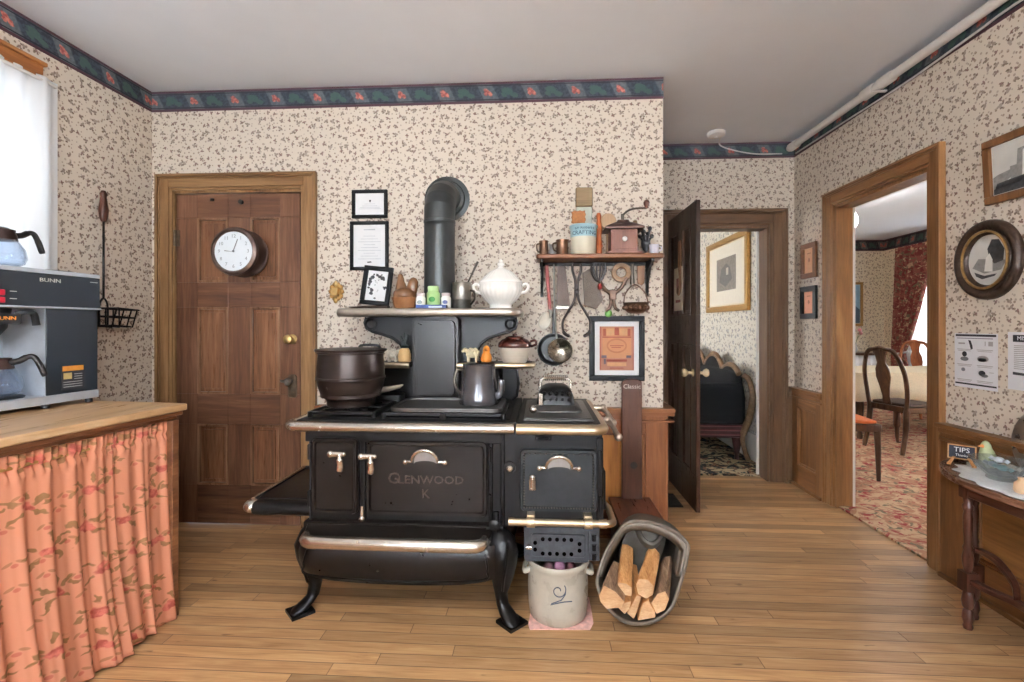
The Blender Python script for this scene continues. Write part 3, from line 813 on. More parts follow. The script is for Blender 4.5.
# ---- left window: frame, sashes, panes; cornice board and voile hung in front
b = B()
b.box(XL-.002, 1.05, .98, XL-.10, 1.09, 2.44).box(XL-.002, 2.19, .98, XL-.10, 2.22, 2.44).box(XL-.002, 1.05, 2.40, XL-.10, 2.22, 2.44).box(XL-.002, 1.05, .98, XL-.10, 2.22, 1.02)
b.box(XL-.05, 1.09, 1.69, XL-.08, 2.19, 1.73)
b.box(XL-.001, 2.22, .96, XL+.02, 2.25, 2.44).box(XL-.001, .985, .96, XL+.02, 1.05, 2.44).box(XL-.001, .96, .93, XL+.05, 2.25, .98)
win = b.build('window_1', CAS_Z, kind='structure', bevel=.003, smooth=0)
PANE = glass('window pane glass', (250, 252, 255), 0.0)
B().box(XL-.062, 1.09, 1.02, XL-.066, 2.19, 2.40).build('pane', PANE, win, smooth=0)
B().box(XL-.001, .965, 2.44, XL+.035, 2.195, 2.52).box(XL-.001, .955, 2.505, XL+.05, 2.203, 2.525).build('trim_23', wood('cornice oak', (110, 64, 30), (156, 100, 56), (180, 126, 78), 'Y'), kind='structure', bevel=.004, smooth=0)
def voile(name, y0, y1, z0, z1, x, label, waves=13, amp=.016, m=SHEER):
    b = B()
    b.grid(lambda u, v: (x+amp*math.sin(u*waves*2*PI)*(0.55+.45*(1-v))+.006*math.sin(u*41), y0+(y1-y0)*u, z0+(z1-z0)*v), waves*12, 14)
    return b
cu = thing('lace_curtain', 'sheer white lace curtain hung on a thin white rod at the left window', 'curtain', (XL+.06, 1.6, .94))
voile('voile',   .95, 2.262, .95, 2.455, XL+.036, '').build('drape', SHEER, cu, smooth=80, recalc=False)
B().tube([(XL+.002, 2.255, 2.435), (XL+.036, 2.25, 2.435), (XL+.040, 2.22, 2.435), (XL+.040, 1.0, 2.435), (XL+.036, .955, 2.435), (XL+.002, .955, 2.435)], .009, 8).build('rod', WHITEPT, cu, 'thin white curtain rod')
# rear windows (behind the camera) and parlor / dining windows
def win_x(name, x0, x1, z0, z1, y, t, m):
    b = B()
    b.box(x0, y-t, z0, x0+.05, y+t, z1).box(x1-.05, y-t, z0, x1, y+t, z1).box(x0, y-t, z1-.05, x1, y+t, z1).box(x0, y-t, z0, x1, y+t, z0+.05).box(x0, y-t*.6, (z0+z1)/2-.02, x1, y+t*.6, (z0+z1)/2+.02)
    w = b.build(name, m, kind='structure', smooth=0)
    B().box(x0+.05, y-.002, z0+.05, x1-.05, y+.002, z1-.05).build('pane', PANE, w, smooth=0)
def win_y(name, y0, y1, z0, z1, x, t, m):
    b = B()
    b.box(x-t, y0, z0, x+t, y0+.05, z1).box(x-t, y1-.05, z0, x+t, y1, z1).box(x-t, y0, z1-.05, x+t, y1, z1).box(x-t, y0, z0, x+t, y1, z0+.05).box(x-t*.6, y0, (z0+z1)/2-.02, x+t*.6, y1, (z0+z1)/2+.02)
    w = b.build(name, m, kind='structure', smooth=0)
    B().box(x-.002, y0+.05, z0+.05, x+.002, y1-.05, z1-.05).build('pane', PANE, w, smooth=0)
win_x('window_2', -1.6, -.4, .75, 2.45, -2.66, .04, CAS_Z)
win_x('window_3', .3, 1.5, .75, 2.45, -2.66, .04, CAS_Z)
win_y('window_4', 5.0, 6.2, .7, 2.3, -.56, .04, CAS_Z)  # unseen parlor window, added as a light source
win_y('window_5', 6.55, 7.95, .55, 2.42, 5.96, .04, WHITEPT)
win_y('window_6', 2.9, 4.3, .55, 2.42, 5.96, .04, WHITEPT)  # unseen second dining window, added as a light source
# iron floor register by the open door
b = B().box(.83, 3.36, 0, .985, 3.62, .006)
for i in range(9): b.box(.84, 3.372+i*.027, .004, .975, 3.384+i*.027, .010)
b.build('floor_register', IRON_D, loc=(.9, 3.5, 0), label='black iron floor register beside the open dark door', cat='floor vent', smooth=0)
# ------------------------------------------------------------------ the cast iron range
st = thing('kitchen_range', 'large black cast iron kitchen range with nickel trim against the wallpapered wall', 'stove', (-.4, 2.36, 0))
SF = 2.035                                   # front plane of the body
# oven body, left box and right gas box
b = B().box(-1.0, SF+.012, .40, -.165, 2.70, .79)
b.box(-1.02, SF-.004, .745, -.16, 2.70, .80).box(-1.005, SF, .40, -.995, 2.70, .79)
b.box(-.776, SF-.004, .40, -.752, SF+.02, .79).box(-.215, SF-.004, .40, -.20, SF+.02, .79)
b.build('oven_body', IRON, st, bevel=.006)
b = B().box(-.158, SF, .395, .262, 2.70, .80).box(-.166, SF-.006, .395, -.148, SF+.03, .80)
b.box(.236, SF-.006, .41, .266, SF+.02, .78)
b.box(.262, 2.1, .45, .285, 2.6, .62)
b.box(-.02, SF-.012, .765, .05, SF, .785).box(-.008, SF-.018, .768, .038, SF, .78)
b.build('side_oven_body', IRON, st, bevel=.006)
# cooktop
b = B().box(-1.06, 2.035, .80, -.10, 2.72, .838).box(-.094, 2.02, .80, .262, 2.72, .838)
b.box(-1.02, 2.09, .838, -.73, 2.60, .842).box(-.70, 2.09, .838, -.13, 2.60, .842)
b.build('cooktop', IRON_D, st, bevel=.006)
# nickel rolled edge: a lip swept along the front with rounded ends
def lip(pts, w, h, name, m=NICKEL):
    """sweep an oval section along a horizontal path"""
    bb = B(); pts = [Vector(p) for p in pts]; rings = []
    for i, p in enumerate(pts):
        t = (pts[min(i+1, len(pts)-1)]-pts[max(i-1, 0)]).normalized()
        n = Vector((t.y, -t.x, 0))
        ring = []
        for k in range(14):
            a = 2*PI*k/14
            ring.append(p + n*(math.cos(a)*w) + Vector((0, 0, math.sin(a)*h)))
        rings.append(ring)
    bb.loft(rings)
    return bb.build(name, m, st, 'polished nickel edging', smooth=60)
lip([(-1.075, 2.66, .817), (-1.078, 2.3, .817), (-1.082, 2.10, .817)]+[(-1.03-.055*math.cos(a), 2.055-.05*math.sin(a), .817) for a in (0, .4, .8, 1.2, PI/2)]+[(-.6, 2.005, .817), (-.108, 2.005, .817)], .028, .022, 'edge_rail')
lip([(-.098, 2.0, .817), (.1, 2.0, .817), (.19, 2.0, .817)]+[(.222+.04*math.sin(a), 2.035-.035*math.cos(a), .817) for a in (0, .4, .8, 1.2, PI/2)]+[(.263, 2.3, .817), (.262, 2.68, .817)], .026, .022, 'edge_rail', NICKELB)

# doors ------------------------------------------------------------
def stove_door(name, x0, z0, x1, z1, t, m, rim=.014):
    bb = B()
    bb.prism(rrect(x0, z0, x1, z1, .022), 'Y', SF-t*.55, SF)
    # raised rim and recessed field
    o = rrect(x0, z0, x1, z1, .022); i_ = rrect(x0+rim, z0+rim, x1-rim, z1-rim, .014)
    n = len(o)
    rings = [[(p[0], SF-t*.5, p[1]) for p in o], [(p[0], SF-t, p[1]) for p in rrect(x0+.004, z0+.004, x1-.004, z1-.004, .02)],
             [(p[0], SF-t, p[1]) for p in i_], [(p[0], SF-t*.55, p[1]) for p in rrect(x0+rim+.006, z0+rim+.006, x1-rim-.006, z1-rim-.006, .012)]]
    bb.loft(rings, caps=False)
    return bb.build(name, m, st, smooth=50)
d_l = stove_door('firebox_door', -.985, .438, -.782, .764, .020, IRON_S)
d_o = stove_door('oven_door', -.744, .438, -.222, .756, .020, IRON_S)
d_g = stove_door('gas_oven_door', -.084, .468, .240, .731, .022, IRON_G)
def drop_latch(x, z, parent, w=.062, s=1):
    bb = B().tube([(x-w*.5, SF-.03, z), (x+w*.5, SF-.03, z)], [.014, .011], 12).ball((x-w*.5, SF-.03, z), .017).ball((x+w*.42, SF-.03, z), .012)
    bb.cyl((x+w*.15*s, SF-.03, z), (x+w*.15*s, SF, z), .010)
    bb.tube(smooth_path([(x+w*.15*s, SF-.034, z), (x+w*.2*s, SF-.040, z-.02), (x+w*.22*s, SF-.036, z-.05), (x+w*.16*s, SF-.032, z-.07)]), [.010]*6+[.016]*6+[.017]*6+[.010], 10)
    bb.build('latch', NICKEL, parent, 'nickel drop latch', smooth=60)
drop_latch(-.862, .700, d_l)
drop_latch(-.728, .692, d_o)
def moon_handle(x, z, parent, w=.15):
    bb = B()
    r = w*.33
    arc_ = [(x+r*math.cos(a), SF-.026-.014*math.sin(a), z-.012+r*.92*math.sin(a)) for a in [PI*i/12 for i in range(13)]]
    bb.tube([(x+w*.5, SF-.020, z-.016), (x+w*.42, SF-.024, z-.012)]+arc_+[(x-w*.42, SF-.024, z-.012), (x-w*.5, SF-.020, z-.016)], .0075, 8)
    bb.ball((x+w*.5, SF-.018, z-.016), .013, 10, 8).ball((x-w*.5, SF-.018, z-.016), .013, 10, 8)
    poly = [(x+r*.86*math.cos(PI*i/12), z-.012+r*.8*math.sin(PI*i/12)) for i in range(13)]+[(x+r*.86*math.cos(PI*i/12), z-.022+r*.22*math.sin(PI*i/12)) for i in range(12, -1, -1)]
    hh_ = bb.build('handle', NICKEL, parent, 'crescent shaped nickel handle', smooth=50)
    B().prism(poly, 'Y', SF-.020, SF-.008).build('handle_plate', plain('dull handle plate', (150, 146, 142), .45, .6), hh_, 'dull grey crescent plate', smooth=50)
moon_handle(-.487, .684, d_o, .17)
moon_handle(.080, .668, d_g, .165)
LET = plain('cast letter edges', (88, 78, 72), .3, .5)
B().text('G', .066, MB((-.625, SF-.0125, .594)), .004, squeeze=1.1).text('LENWOOD', .048, MB((-.464, SF-.0125, .590)), .004, squeeze=1.14).text('K', .054, MB((-.487, SF-.0125, .530)), .003).build('cast_lettering', LET, d_o, smooth=0)
# beaded rivet border on the gas oven door
b = B()
for i in range(26):
    f = i/25
    for x, z in ((-.066+.288*f, .487),) if i % 2 else ((-.066+.288*f, .712), (-.066+.288*f, .487)):
        b.ball((x, SF-.022, z), .004, 6, 4)
for i in range(20):
    f = i/19
    for x in (-.066, .222): b.ball((x, SF-.022, .487+.225*f), .004, 6, 4)
b.build('rivet_border', TIND, d_g)
b = B().box(-.045, SF-.028, .560, -.018, SF-.016, .622).ball((-.031, SF-.028, .614), .015, 12, 8).tube([(-.031, SF-.034, .612), (-.031, SF-.036, .565)], .009)
b.build('latch', NICKEL, d_g, 'nickel door catch', bevel=.002)
B().lathe([(0, 0), (.026, 0), (.024, .008), (0, .008)], seg=18, M=out(-.127, SF, .648)).mat(1).lathe([(.012, .006), (.014, .026), (.008, .032), (0, .033)], seg=16, M=out(-.127, SF, .648)).build('gas_knob', [IRON, NICKEL], st, 'round knob with a nickel centre')
# small hinges
for x, z in ((-.995, .50), (-.995, .70), (-.213, .50), (-.213, .70), (.252, .50), (.252, .69)):
    B().cyl((x, SF-.014, z-.028), (x, SF-.014, z+.028), .008).ball((x, SF-.014, z+.03), .009, 8, 6).build('hinge', IRON, st)
b = B().cyl((-.764, SF-.01, .425), (-.764, SF-.01, .475), .009).ball((-.764, SF-.01, .42), .014)
b.build('door_pin', NICKEL, st)
b = B().cyl((-.185, SF-.02, .38), (-.185, SF-.008, .46), .012).lathe([(0, 0), (.022, 0), (.024, .008), (.014, .014), (0, .015)], seg=16, M=out(-.19, SF-.02, .41)).cyl((-.225, SF-.014, .395), (-.155, SF-.014, .395), .010)
b.build('damper_lever', IRON, st)
# towel rail with brackets
b = B().tube([(-.128, 1.965, .445), (.275, 1.965, .445)]+[(.275+.025*math.sin(a), 1.99-.025*math.cos(a), .445) for a in (.3, .8, 1.2, PI/2)]+[(.30, 2.12, .450), (.275, 2.2, .455)], .0145, 14)
b.cyl((-.128, 1.965, .445), (-.105, 1.965, .445), .0165).cyl((.24, 1.965, .445), (.27, 1.965, .445), .0175)
rail = b.build('towel_rail', NICKELB, st, 'tubular nickel towel rail', smooth=60)
for x in (-.037, .197):
    B().box(x-.016, 1.972, .44, x+.016, SF, .472).cyl((x-.017, 1.965, .445), (x+.017, 1.965, .445), .021).ball((x, 1.947, .442), .008, 8, 6).build('bracket', NICKELB, rail, bevel=.002)
# ash door with oval of draught holes
b = B().box(-.062, 2.06, .252, .250, 2.55, .40)
b.prism(rrect(-.067, .252, .205, .40, .012), 'Y', SF-.004, 2.06)
b.box(.205, SF+.006, .256, .252, 2.06, .40)
b.prism(rrect(-.035, .275, .19, .372, .01), 'Y', SF-.010, SF)
b.box(-.09, 2.08, .38, .28, 2.6, .41)
ash = b.build('ash_box', IRON_A, st, bevel=.003)
b = B()
for i in range(5):
    for z in (.350, .290): b.cyl((.0+.030*i+.012, SF-.012, z), (.0+.030*i+.012, SF-.009, z), .0085, seg=10)
for x in (-.020, .166):
    for z in (.334, .306): b.cyl((x, SF-.012, z), (x, SF-.009, z), .0085, seg=10)
b.build('dark_hole_discs', plain('hole black', (4, 4, 4), .9, spec=0), ash, smooth=0)  # flat black discs stand in for the dark of open draught holes
B().cyl((-.047, SF-.02, .318), (-.047, SF, .318), .008).tube([(-.058, SF-.02, .318), (-.034, SF-.02, .318)], .008).build('catch', NICKEL, ash)
for z in (.275, .315, .355): B().cyl((.228, SF+.004, z-.012), (.228, SF+.004, z+.012), .010).build('hinge', IRON, ash)
# hearth shelf and base ------------------------------------------------
b = B().loft([[(-1.01, 2.07, .42), (-.19, 2.07, .42), (-.19, 2.07, .395), (-1.01, 2.07, .395)],
              [(-1.0, 1.985, .375), (-.205, 1.985, .375), (-.205, 1.985, .34), (-1.0, 1.985, .34)],
              [(-.985, 1.955, .365), (-.225, 1.955, .365), (-.225, 1.955, .335), (-.985, 1.955, .335)]])
b.build('hearth_shelf', IRON_S, st, bevel=.004)
lip([(-.99, 2.12, .36), (-.99, 2.03, .355)]+[(-.938-.05*math.cos(a), 1.985-.045*math.sin(a), .350) for a in (0, .4, .8, 1.2, PI/2)]+[(-.6, 1.938, .350), (-.29, 1.938, .350)]+[(-.275+.045*math.sin(a), 1.983-.045*math.cos(a), .350) for a in (.4, .8, 1.2, PI/2)]+[(-.23, 2.06, .355)], .026, .027, 'hearth_rail')
# bulging base skirt with an arched lower edge
def skirt(u, v):
    x = -1.025+.855*u
    zt, zb = .338, .172+.045*(abs(u-.5)*2)**4*0.6 - .012*(1-(abs(u-.5)*2)**2)
    z = zb+(zt-zb)*v
    y = 1.985-.030*math.sin(v*PI*.85) + .03*max(0, (abs(u-.5)*2-.88)/.12)**2
    return (x, y, z)
b = B().grid(skirt, 30, 8)
b.box(-1.02, 2.02, .20, -.175, 2.68, .40)
b.build('base_skirt', IRON_S, st, smooth=60, solid=0)
# raised bead along the skirt
pts = smooth_path([(-.975, 1.962, .31), (-.985, 1.95, .25), (-.95, 1.955, .205), (-.6, 1.962, .186), (-.25, 1.955, .205), (-.215, 1.95, .25), (-.225, 1.962, .31)], 8)
B().tube(pts, .005, 6).build('bead_moulding', IRON, st, smooth=60)
def cabriole(px, sx, py, sy):
    """one cast leg: wide knee, slim ankle, toe turned out"""
    spec = [(.392, .012, .0, .012, .012), (.376, .010, .0, .040, .036), (.350, .008, 0, .058, .048), (.30, .0, -.014, .064, .052), (.24, .004, -.012, .062, .048), (.18, .004, .0, .048, .040),
            (.11, .008, .010, .028, .030), (.065, .004, .006, .026, .030), (.040, -.008, -.010, .032, .040), (.022, -.020, -.026, .036, .046), (.012, -.024, -.030, .030, .040)]
    rings = []
    for z, dx, dy, rx, ry in spec:
        cx, cy = px+dx*sx*1.6, py+dy*sy*1.2
        rings.append([(cx+rx*math.cos(2*PI*k/16), cy+ry*math.sin(2*PI*k/16), z) for k in range(16)])
    bb = B().loft(rings)
    M = Matrix.Translation((px-.036*sx, py-.026*sy, 0)) @ Matrix.Rotation(PI/4, 4, 'Z')
    bb.box(-.048, -.048, 0, .048, .048, .013, M)
    if sy > 0:
        c0 = px-.02*sx
        bb.tube(smooth_path([(c0+.0*sx, py-.064, .33), (c0+.004*sx, py-.070, .27), (c0+.016*sx, py-.058, .20), (c0+.022*sx, py-.036, .14)]), .006, 6)
    bb.build('leg', IRON, st, smooth=60)
cabriole(-1.006, 1, 2.06, 1); cabriole(-.153, -1, 2.035, 1)
cabriole(-1.008, 1, 2.62, -1); cabriole(-.150, -1, 2.62, -1)
B().box(.20, 2.60, 0, .25, 2.65, .40).build('rear_prop', IRON_D, st, bevel=.004)
# left warming shelf
b = B().prism([(2.10, .455), (2.55, .455), (2.55, .472), (2.10, .472)], 'X', -1.285, -1.0)
b.prism(rrect(2.036, .412, 2.115, .470, .026), 'X', -1.268, -1.0)
b.box(-1.290, 2.09, .432, -1.268, 2.56, .478).box(-1.285, 2.545, .440, -1.0, 2.564, .482)
side = b.build('side_shelf', IRON, st, bevel=.006)
b = B().ball((-1.281, 2.072, .446), (.036, .040, .030), 16, 10).tube([(-1.283, 2.08, .470), (-1.280, 2.54, .478)], .010)
b.build('nose', NICKEL, side, 'nickel tipped corner')
b = B().prism([(-1.0, .44), (-1.12, .44), (-1.03, .39), (-1.0, .36)], 'Y', 2.1, 2.14)
b.prism([(2.16, .47), (2.5, .47), (2.5, .62), (2.45, .6), (2.3, .52)], 'X', -1.03, -1.0)
b.build('shelf_bracket', IRON, side, bevel=.003)
# burner grates on the cooktop
def grate(x0, y0, x1, y1):
    bb = B(); z = .862
    for x in (x0, x1): bb.box(x-.006, y0, z-.010, x+.006, y1, z+.004)
    for y in (y0, y1): bb.box(x0, y-.006, z-.010, x1, y+.006, z+.004)
    cx, cy = (x0+x1)/2, (y0+y1)/2
    for k in range(8):
        a = k*PI/4
        bb.tube([(cx+.045*math.cos(a), cy+.045*math.sin(a), z), (cx+min(.16, (x1-x0)*.48)*math.cos(a), cy+min(.16, (y1-y0)*.48)*math.sin(a), z)], .0055, 6)
    bb.lathe([(.042, -.006), (.052, -.006), (.052, .004), (.042, .004), (.042, -.006)], (cx, cy, z), 18)
    bb.lathe([(0, -.02), (.035, -.02), (.038, -.008), (0, -.006)], (cx, cy, z), 18)
    for x in (x0, x1):
        for y in (y0, y1): bb.cyl((x, y, .838), (x, y, z+.002), .012, seg=10)
    bb.build('burner_grate', IRON, st, smooth=40)
grate(-1.03, 2.10, -.74, 2.40); grate(-.69, 2.09, -.43, 2.36); grate(-.42, 2.09, -.16, 2.36)
# griddle plate of the right hand oven top
b = B().box(-.07, 2.07, .838, .23, 2.60, .846).box(-.062, 2.08, .846, .222, 2.59, .850)
b.build('top_plate', STEELG, st, bevel=.003)
# gas cocks on the right end
for y, z, r in ((2.44, .835, .010), (2.28, .805, .010)):
    B().cyl((.27, y, z), (.315, y, z), .014).ball((.318, y, z), .020, 12, 8).tube([(.318, y, z), (.335, y-.06, z-.02), (.345, y-.13, z-.045)], [.012, .011, .013], 10).ball((.346, y-.14, z-.048), .018, 12, 8).build('gas_cock', plain('worn nickel', (188, 172, 156), .3, .85), st, 'nickel lever tap', smooth=60)
B().cyl((.29, 2.32, .79), (.29, 2.6, .79), .012).build('gas_pipe', IRON, st)
# splash back, flue box, shelves -------------------------------------------
cx = -.555
def sym(half): return [(cx+x, z) for x, z in half]+[(cx-x, z) for x, z in reversed(half)]
up = [(.10, 1.04), (.20, 1.045), (.205, 1.10), (.225, 1.145), (.27, 1.18), (.33, 1.20), (.385, 1.215), (.42, 1.235), (.430, 1.265), (.420, 1.295), (.40, 1.30)]
b = B().prism(sym(up), 'Y', 2.655, 2.69)
lo = [(.10, .84), (.40, .84), (.428, .86), (.438, .93), (.428, 1.0), (.40, 1.02), (.10, 1.02)]
b.prism(sym(lo), 'Y', 2.655, 2.69)
for s in (1, -1):
    b.tube([(cx+s*x, 2.652, z) for x, z in up[1:-1]], .009, 8)
    b.lathe([(0, 0), (.03, 0), (.034, .006), (.02, .012), (.012, .010), (0, .014)], seg=18, M=out(cx+s*.393, 2.655, 1.258))
    b.tube([(cx+s*x, 2.652, z) for x, z in lo[1:-1]], .008, 8)
b.build('splash_back', IRON, st, bevel=.003)
b = B().prism(rrect(-.688, .842, -.437, 1.30, .03), 'Y', 2.56, 2.69)
fr = rrect(-.672, .872, -.453, 1.278, .03)
b.prism(fr, 'Y', 2.535, 2.565)
b.tube([(p[0], 2.540, p[1]) for p in rrect(-.655, .89, -.470, 1.262, .025)], .006, 8, closed=True)
b.build('flue_box', IRON_S, st, bevel=.008, seg=3)
def shelf(name, x0, x1, y0, y1, z, t, m_edge, ends=(1, 1)):
    r = .05
    p = []
    p += arc(x1-r, y0+r, r, -PI/2, 0, 5) if ends[1] else [(x1, y0)]
    p += [(x1, y1), (x0, y1)]
    p += arc(x0+r, y0+r, r, PI, 1.5*PI, 5) if ends[0] else [(x0, y0)]
    bb = B().prism(p, 'Z', z, z+t)
    o = bb.build(name, IRON, st, bevel=.003)
    path = [q for q in p if not (q in ((x1, y1), (x0, y1)))]
    i0 = path.index(p[-1]);
    front = ([(x0, y1)] if ends[0] else [])+[q for q in p[-6 if ends[0] else -1:]]+[q for q in (p[:6] if ends[1] else p[:1])]+([(x1, y1)] if ends[1] else [])
    rings = []
    pts = [Vector((q[0], q[1], z+t*.5)) for q in front]
    bb = B()
    for i, q in enumerate(pts):
        tg = (pts[min(i+1, len(pts)-1)]-pts[max(i-1, 0)]).normalized(); n = Vector((tg.y, -tg.x, 0))
        rings.append([q+n*(math.cos(2*PI*k/10)*.013)+Vector((0, 0, math.sin(2*PI*k/10)*t*.62)) for k in range(10)])
    bb.loft(rings).build('shelf_edge', m_edge, o, 'nickel shelf edging', smooth=60)
shelf('warming_shelf', -1.060, -.105, 2.44, 2.78, 1.300, .036, plain('greyed nickel', (168, 160, 150), .34, .75))
shelf('side_tray', -1.085, -.690, 2.505, 2.66, 1.026, .026, NICKELB, (1, 0))
shelf('side_tray', -.435, -.035, 2.505, 2.66, 1.026, .026, NICKELB, (0, 1))
for s in (1, -1):
    B().prism([(2.52, 1.026), (2.69, 1.026), (2.69, .93), (2.66, .95), (2.60, 1.005)], 'X', cx+s*.34-.008, cx+s*.34+.008).build('tray_bracket', IRON, st)

# stove pipe: riser, elbow into the chimney, wall collar
b = B()
px, py, r = -.562, 2.665, .086
b.lathe([(r, 1.338), (r, 1.82), (r+.003, 1.822), (r+.003, 1.835), (r, 1.837)], (px, py, 0), 32)
b.lathe([(r+.008, 1.3368), (r+.008, 1.352), (r, 1.354)], (px, py, 0), 32)
rings = []
R = .165
steps = 5
for i in range(0, steps+1):
    a = (PI/2)*i/steps
    c = Vector((px, py+R-R*math.cos(a), 1.850+R*math.sin(a)))
    n1 = Vector((1, 0, 0)); n2 = Vector((0, -math.cos(a), math.sin(a)))
    for sc in ((1.0,) if i in (0, steps) else (1.02, 1.02)):
        rings.append([c+n1*math.cos(2*PI*k/32)*r*sc+n2*math.sin(2*PI*k/32)*r*sc for k in range(32)])
rings.insert(0, [Vector((px+r*math.cos(2*PI*k/32), py-r*math.sin(2*PI*k/32), 1.80)) for k in range(32)])
rings.append([Vector((px+r*math.cos(2*PI*k/32), YB-.002, 2.015+r*math.sin(2*PI*k/32))) for k in range(32)])
b.loft(rings, caps=False)
sp = b.build('stove_pipe', PIPE, loc=(px, py, 1.337), label='grey metal stove pipe rising from the range and bending into the wall', cat='stove pipe', smooth=22)
B().lathe([(r+.002, 0), (.138, 0), (.138, .006), (.112, .010), (.104, .020), (r, .022)], seg=36, M=out(px, YB-.001, 2.015)).build('wall_collar', PIPE, sp)

# ------------------------------------------------------------------ things standing on the range
KM = Matrix.Translation((-.902, 2.25, .8685)) @ Matrix.Diagonal((.925, .925, .945, 1)) @ Matrix.Translation((.905, -2.25, -.8685))
pt = thing('iron_kettle', 'big brown black cast iron pot with a flat lid on the left of the range', 'pot', (-.902, 2.25, .8685))
b = B().lathe([(0, .0), (.112, .0), (.120, .006), (.120, .030), (.128, .040), (.150, .066), (.164, .105), (.168, .132), (.173, .137), (.173, .146), (.168, .150), (.168, .20), (.162, .245), (.162, .262), (.168, .266), (.168, .272), (.155, .272), (.150, .05), (0, .03)], (-.905, 2.25, .8685), 48)
b.ball((-.965, 2.10, .97), .007, 8, 6)
b.bm.transform(KM); b.build('body', IRON_B, pt, smooth=40)
b = B().lathe([(0, .274), (.176, .274), (.179, .278), (.179, .284), (.160, .287), (.05, .292), (0, .293)], (-.905, 2.25, .8685), 48); b.bm.transform(KM)
ld = b.build('lid', IRON_B, pt, smooth=40)
b = B().tube(smooth_path([(-.895, 2.33, 1.150), (-.885, 2.33, 1.166), (-.84, 2.33, 1.170), (-.79, 2.33, 1.166), (-.78, 2.33, 1.150)]), .007, 8).box(-.885, 2.322, 1.163, -.79, 2.338, 1.174); b.bm.transform(KM); b.build('handle', IRON_D, ld)
# griddle on the centre burners
b = B().prism(rrect(-.668, 2.085, -.165, 2.40, .04), 'Z', .868, .878)
o_ = rrect(-.668, 2.085, -.165, 2.40, .04); i_ = rrect(-.645, 2.108, -.188, 2.377, .03)
b.loft([[(*p, .878) for p in o_], [(*p, .886) for p in o_], [(*p, .886) for p in i_], [(*p, .879) for p in i_]], caps=False)
b.build('griddle', STEELG, loc=(-.41, 2.24, .867), label='flat rectangular steel griddle laid over the centre burners', cat='griddle', bevel=.002)
# coffee pot
cp = thing('coffee_pot', 'tall tapered grey enamel coffee pot standing on the flat griddle', 'coffee pot', (-.288, 2.265, .8805))
c0 = (-.288, 2.265, .8805)
B().lathe([(0, 0), (.092, 0), (.094, .004), (.091, .03), (.076, .180), (.078, .186), (.072, .188), (.070, .18), (.086, .01), (0, .008)], c0, 36).build('body', plain('grey enamelled tin', (104, 104, 108), .22, .7, .2, 16), cp, smooth=50)
b = B().lathe([(0, .194), (.03, .193), (.070, .189), (.074, .186), (0, .184)], c0, 36).lathe([(0, .204), (.010, .202), (.010, .196), (.006, .192)], c0, 16)
b.build('lid', plain('dark enamel lid', (46, 46, 50), .25, .6), cp, smooth=50)
B().tube(smooth_path([(-.362, 2.265, 1.040), (-.392, 2.255, 1.035), (-.402, 2.245, .98), (-.376, 2.26, .925)]), .008, 8).build('handle', TIND, cp)
B().tube(smooth_path([(-.212, 2.255, .915), (-.186, 2.245, .935), (-.180, 2.24, .995)]), [.022]*6+[.018]*6+[.015], 12).build('spout', plain('grey enamelled tin', (104, 104, 108)), cp, smooth=60)
# spoon rest
sr = B()
ring = []
for z, s in ((.842, .55), (.846, .75), (.862, 1.0), (.866, .98), (.852, .7), (.85, .0)):
    ring.append([(-.795+.075*s*math.cos(2*PI*k/20)*(1.35 if math.cos(2*PI*k/20) < 0 else 1.0), 2.50+.038*s*math.sin(2*PI*k/20), z+.048+.012*(1+math.cos(2*PI*k/20))) for k in range(20)])
sr.loft(ring)
sr.build('spoon_rest', plain('glazed beige dish', (206, 190, 172), .3, 0, .05), loc=(-.795, 2.50, .885), label='small pale oval dish between the iron pot and the flue box', cat='dish', smooth=60)
B().prism(rrect(-.87, 2.45, -.72, 2.55, .02), 'Z', .8425, .889).build('trivet', IRON, loc=(-.795, 2.5, .8425), label='low black iron trivet under the small pale oval dish', cat='trivet', bevel=.004)
# waffle iron on the right plate
wi = thing('waffle_iron', 'ornate dark waffle iron with a coiled bail handle on the right of the range', 'waffle iron', (.075, 2.32, .85))
b = B().prism(rrect(-.045, 2.20, .195, 2.46, .02), 'Z', .851, .858)
b.loft([[(*p, .858) for p in rrect(-.045, 2.20, .195, 2.46, .02)], [(*p, .880) for p in rrect(-.02, 2.225, .17, 2.43, .02)]])
b.build('base', STEELG, wi, bevel=.002)
b = B().loft([[(*p, .880) for p in rrect(-.015, 2.235, .165, 2.42, .03)], [(*p, .918) for p in rrect(-.008, 2.24, .158, 2.415, .03)], [(*p, .952) for p in rrect(.005, 2.255, .145, 2.40, .04)], [(*p, .968) for p in rrect(.03, 2.28, .12, 2.37, .04)]])
for i in range(5):
    for j in range(2):
        b.ball((.02+.028*i, 2.246, .905+.028*j), .011, 8, 6)
b.build('cover', IRON, wi, smooth=40)
b = B().tube(smooth_path([(.0, 2.33, .94), (.005, 2.33, .985), (.03, 2.33, .995)]), .006, 6).tube(smooth_path([(.15, 2.33, .94), (.145, 2.33, .985), (.12, 2.33, .995)]), .006, 6)
b.tube([(.02+.11*i/80, 2.33+.011*math.cos(i*.9), .998+.011*math.sin(i*.9)) for i in range(81)], .0042, 6)
b.build('coil_handle', NICKEL, wi, 'coiled wire handle')
b = B().cyl((-.03, 2.19, .872), (-.03, 2.17, .872), .016).ball((-.03, 2.165, .872), .018).box(-.005, 2.21, .885, .012, 2.236, .935)
b.build('hinge_knob', NICKEL, wi)
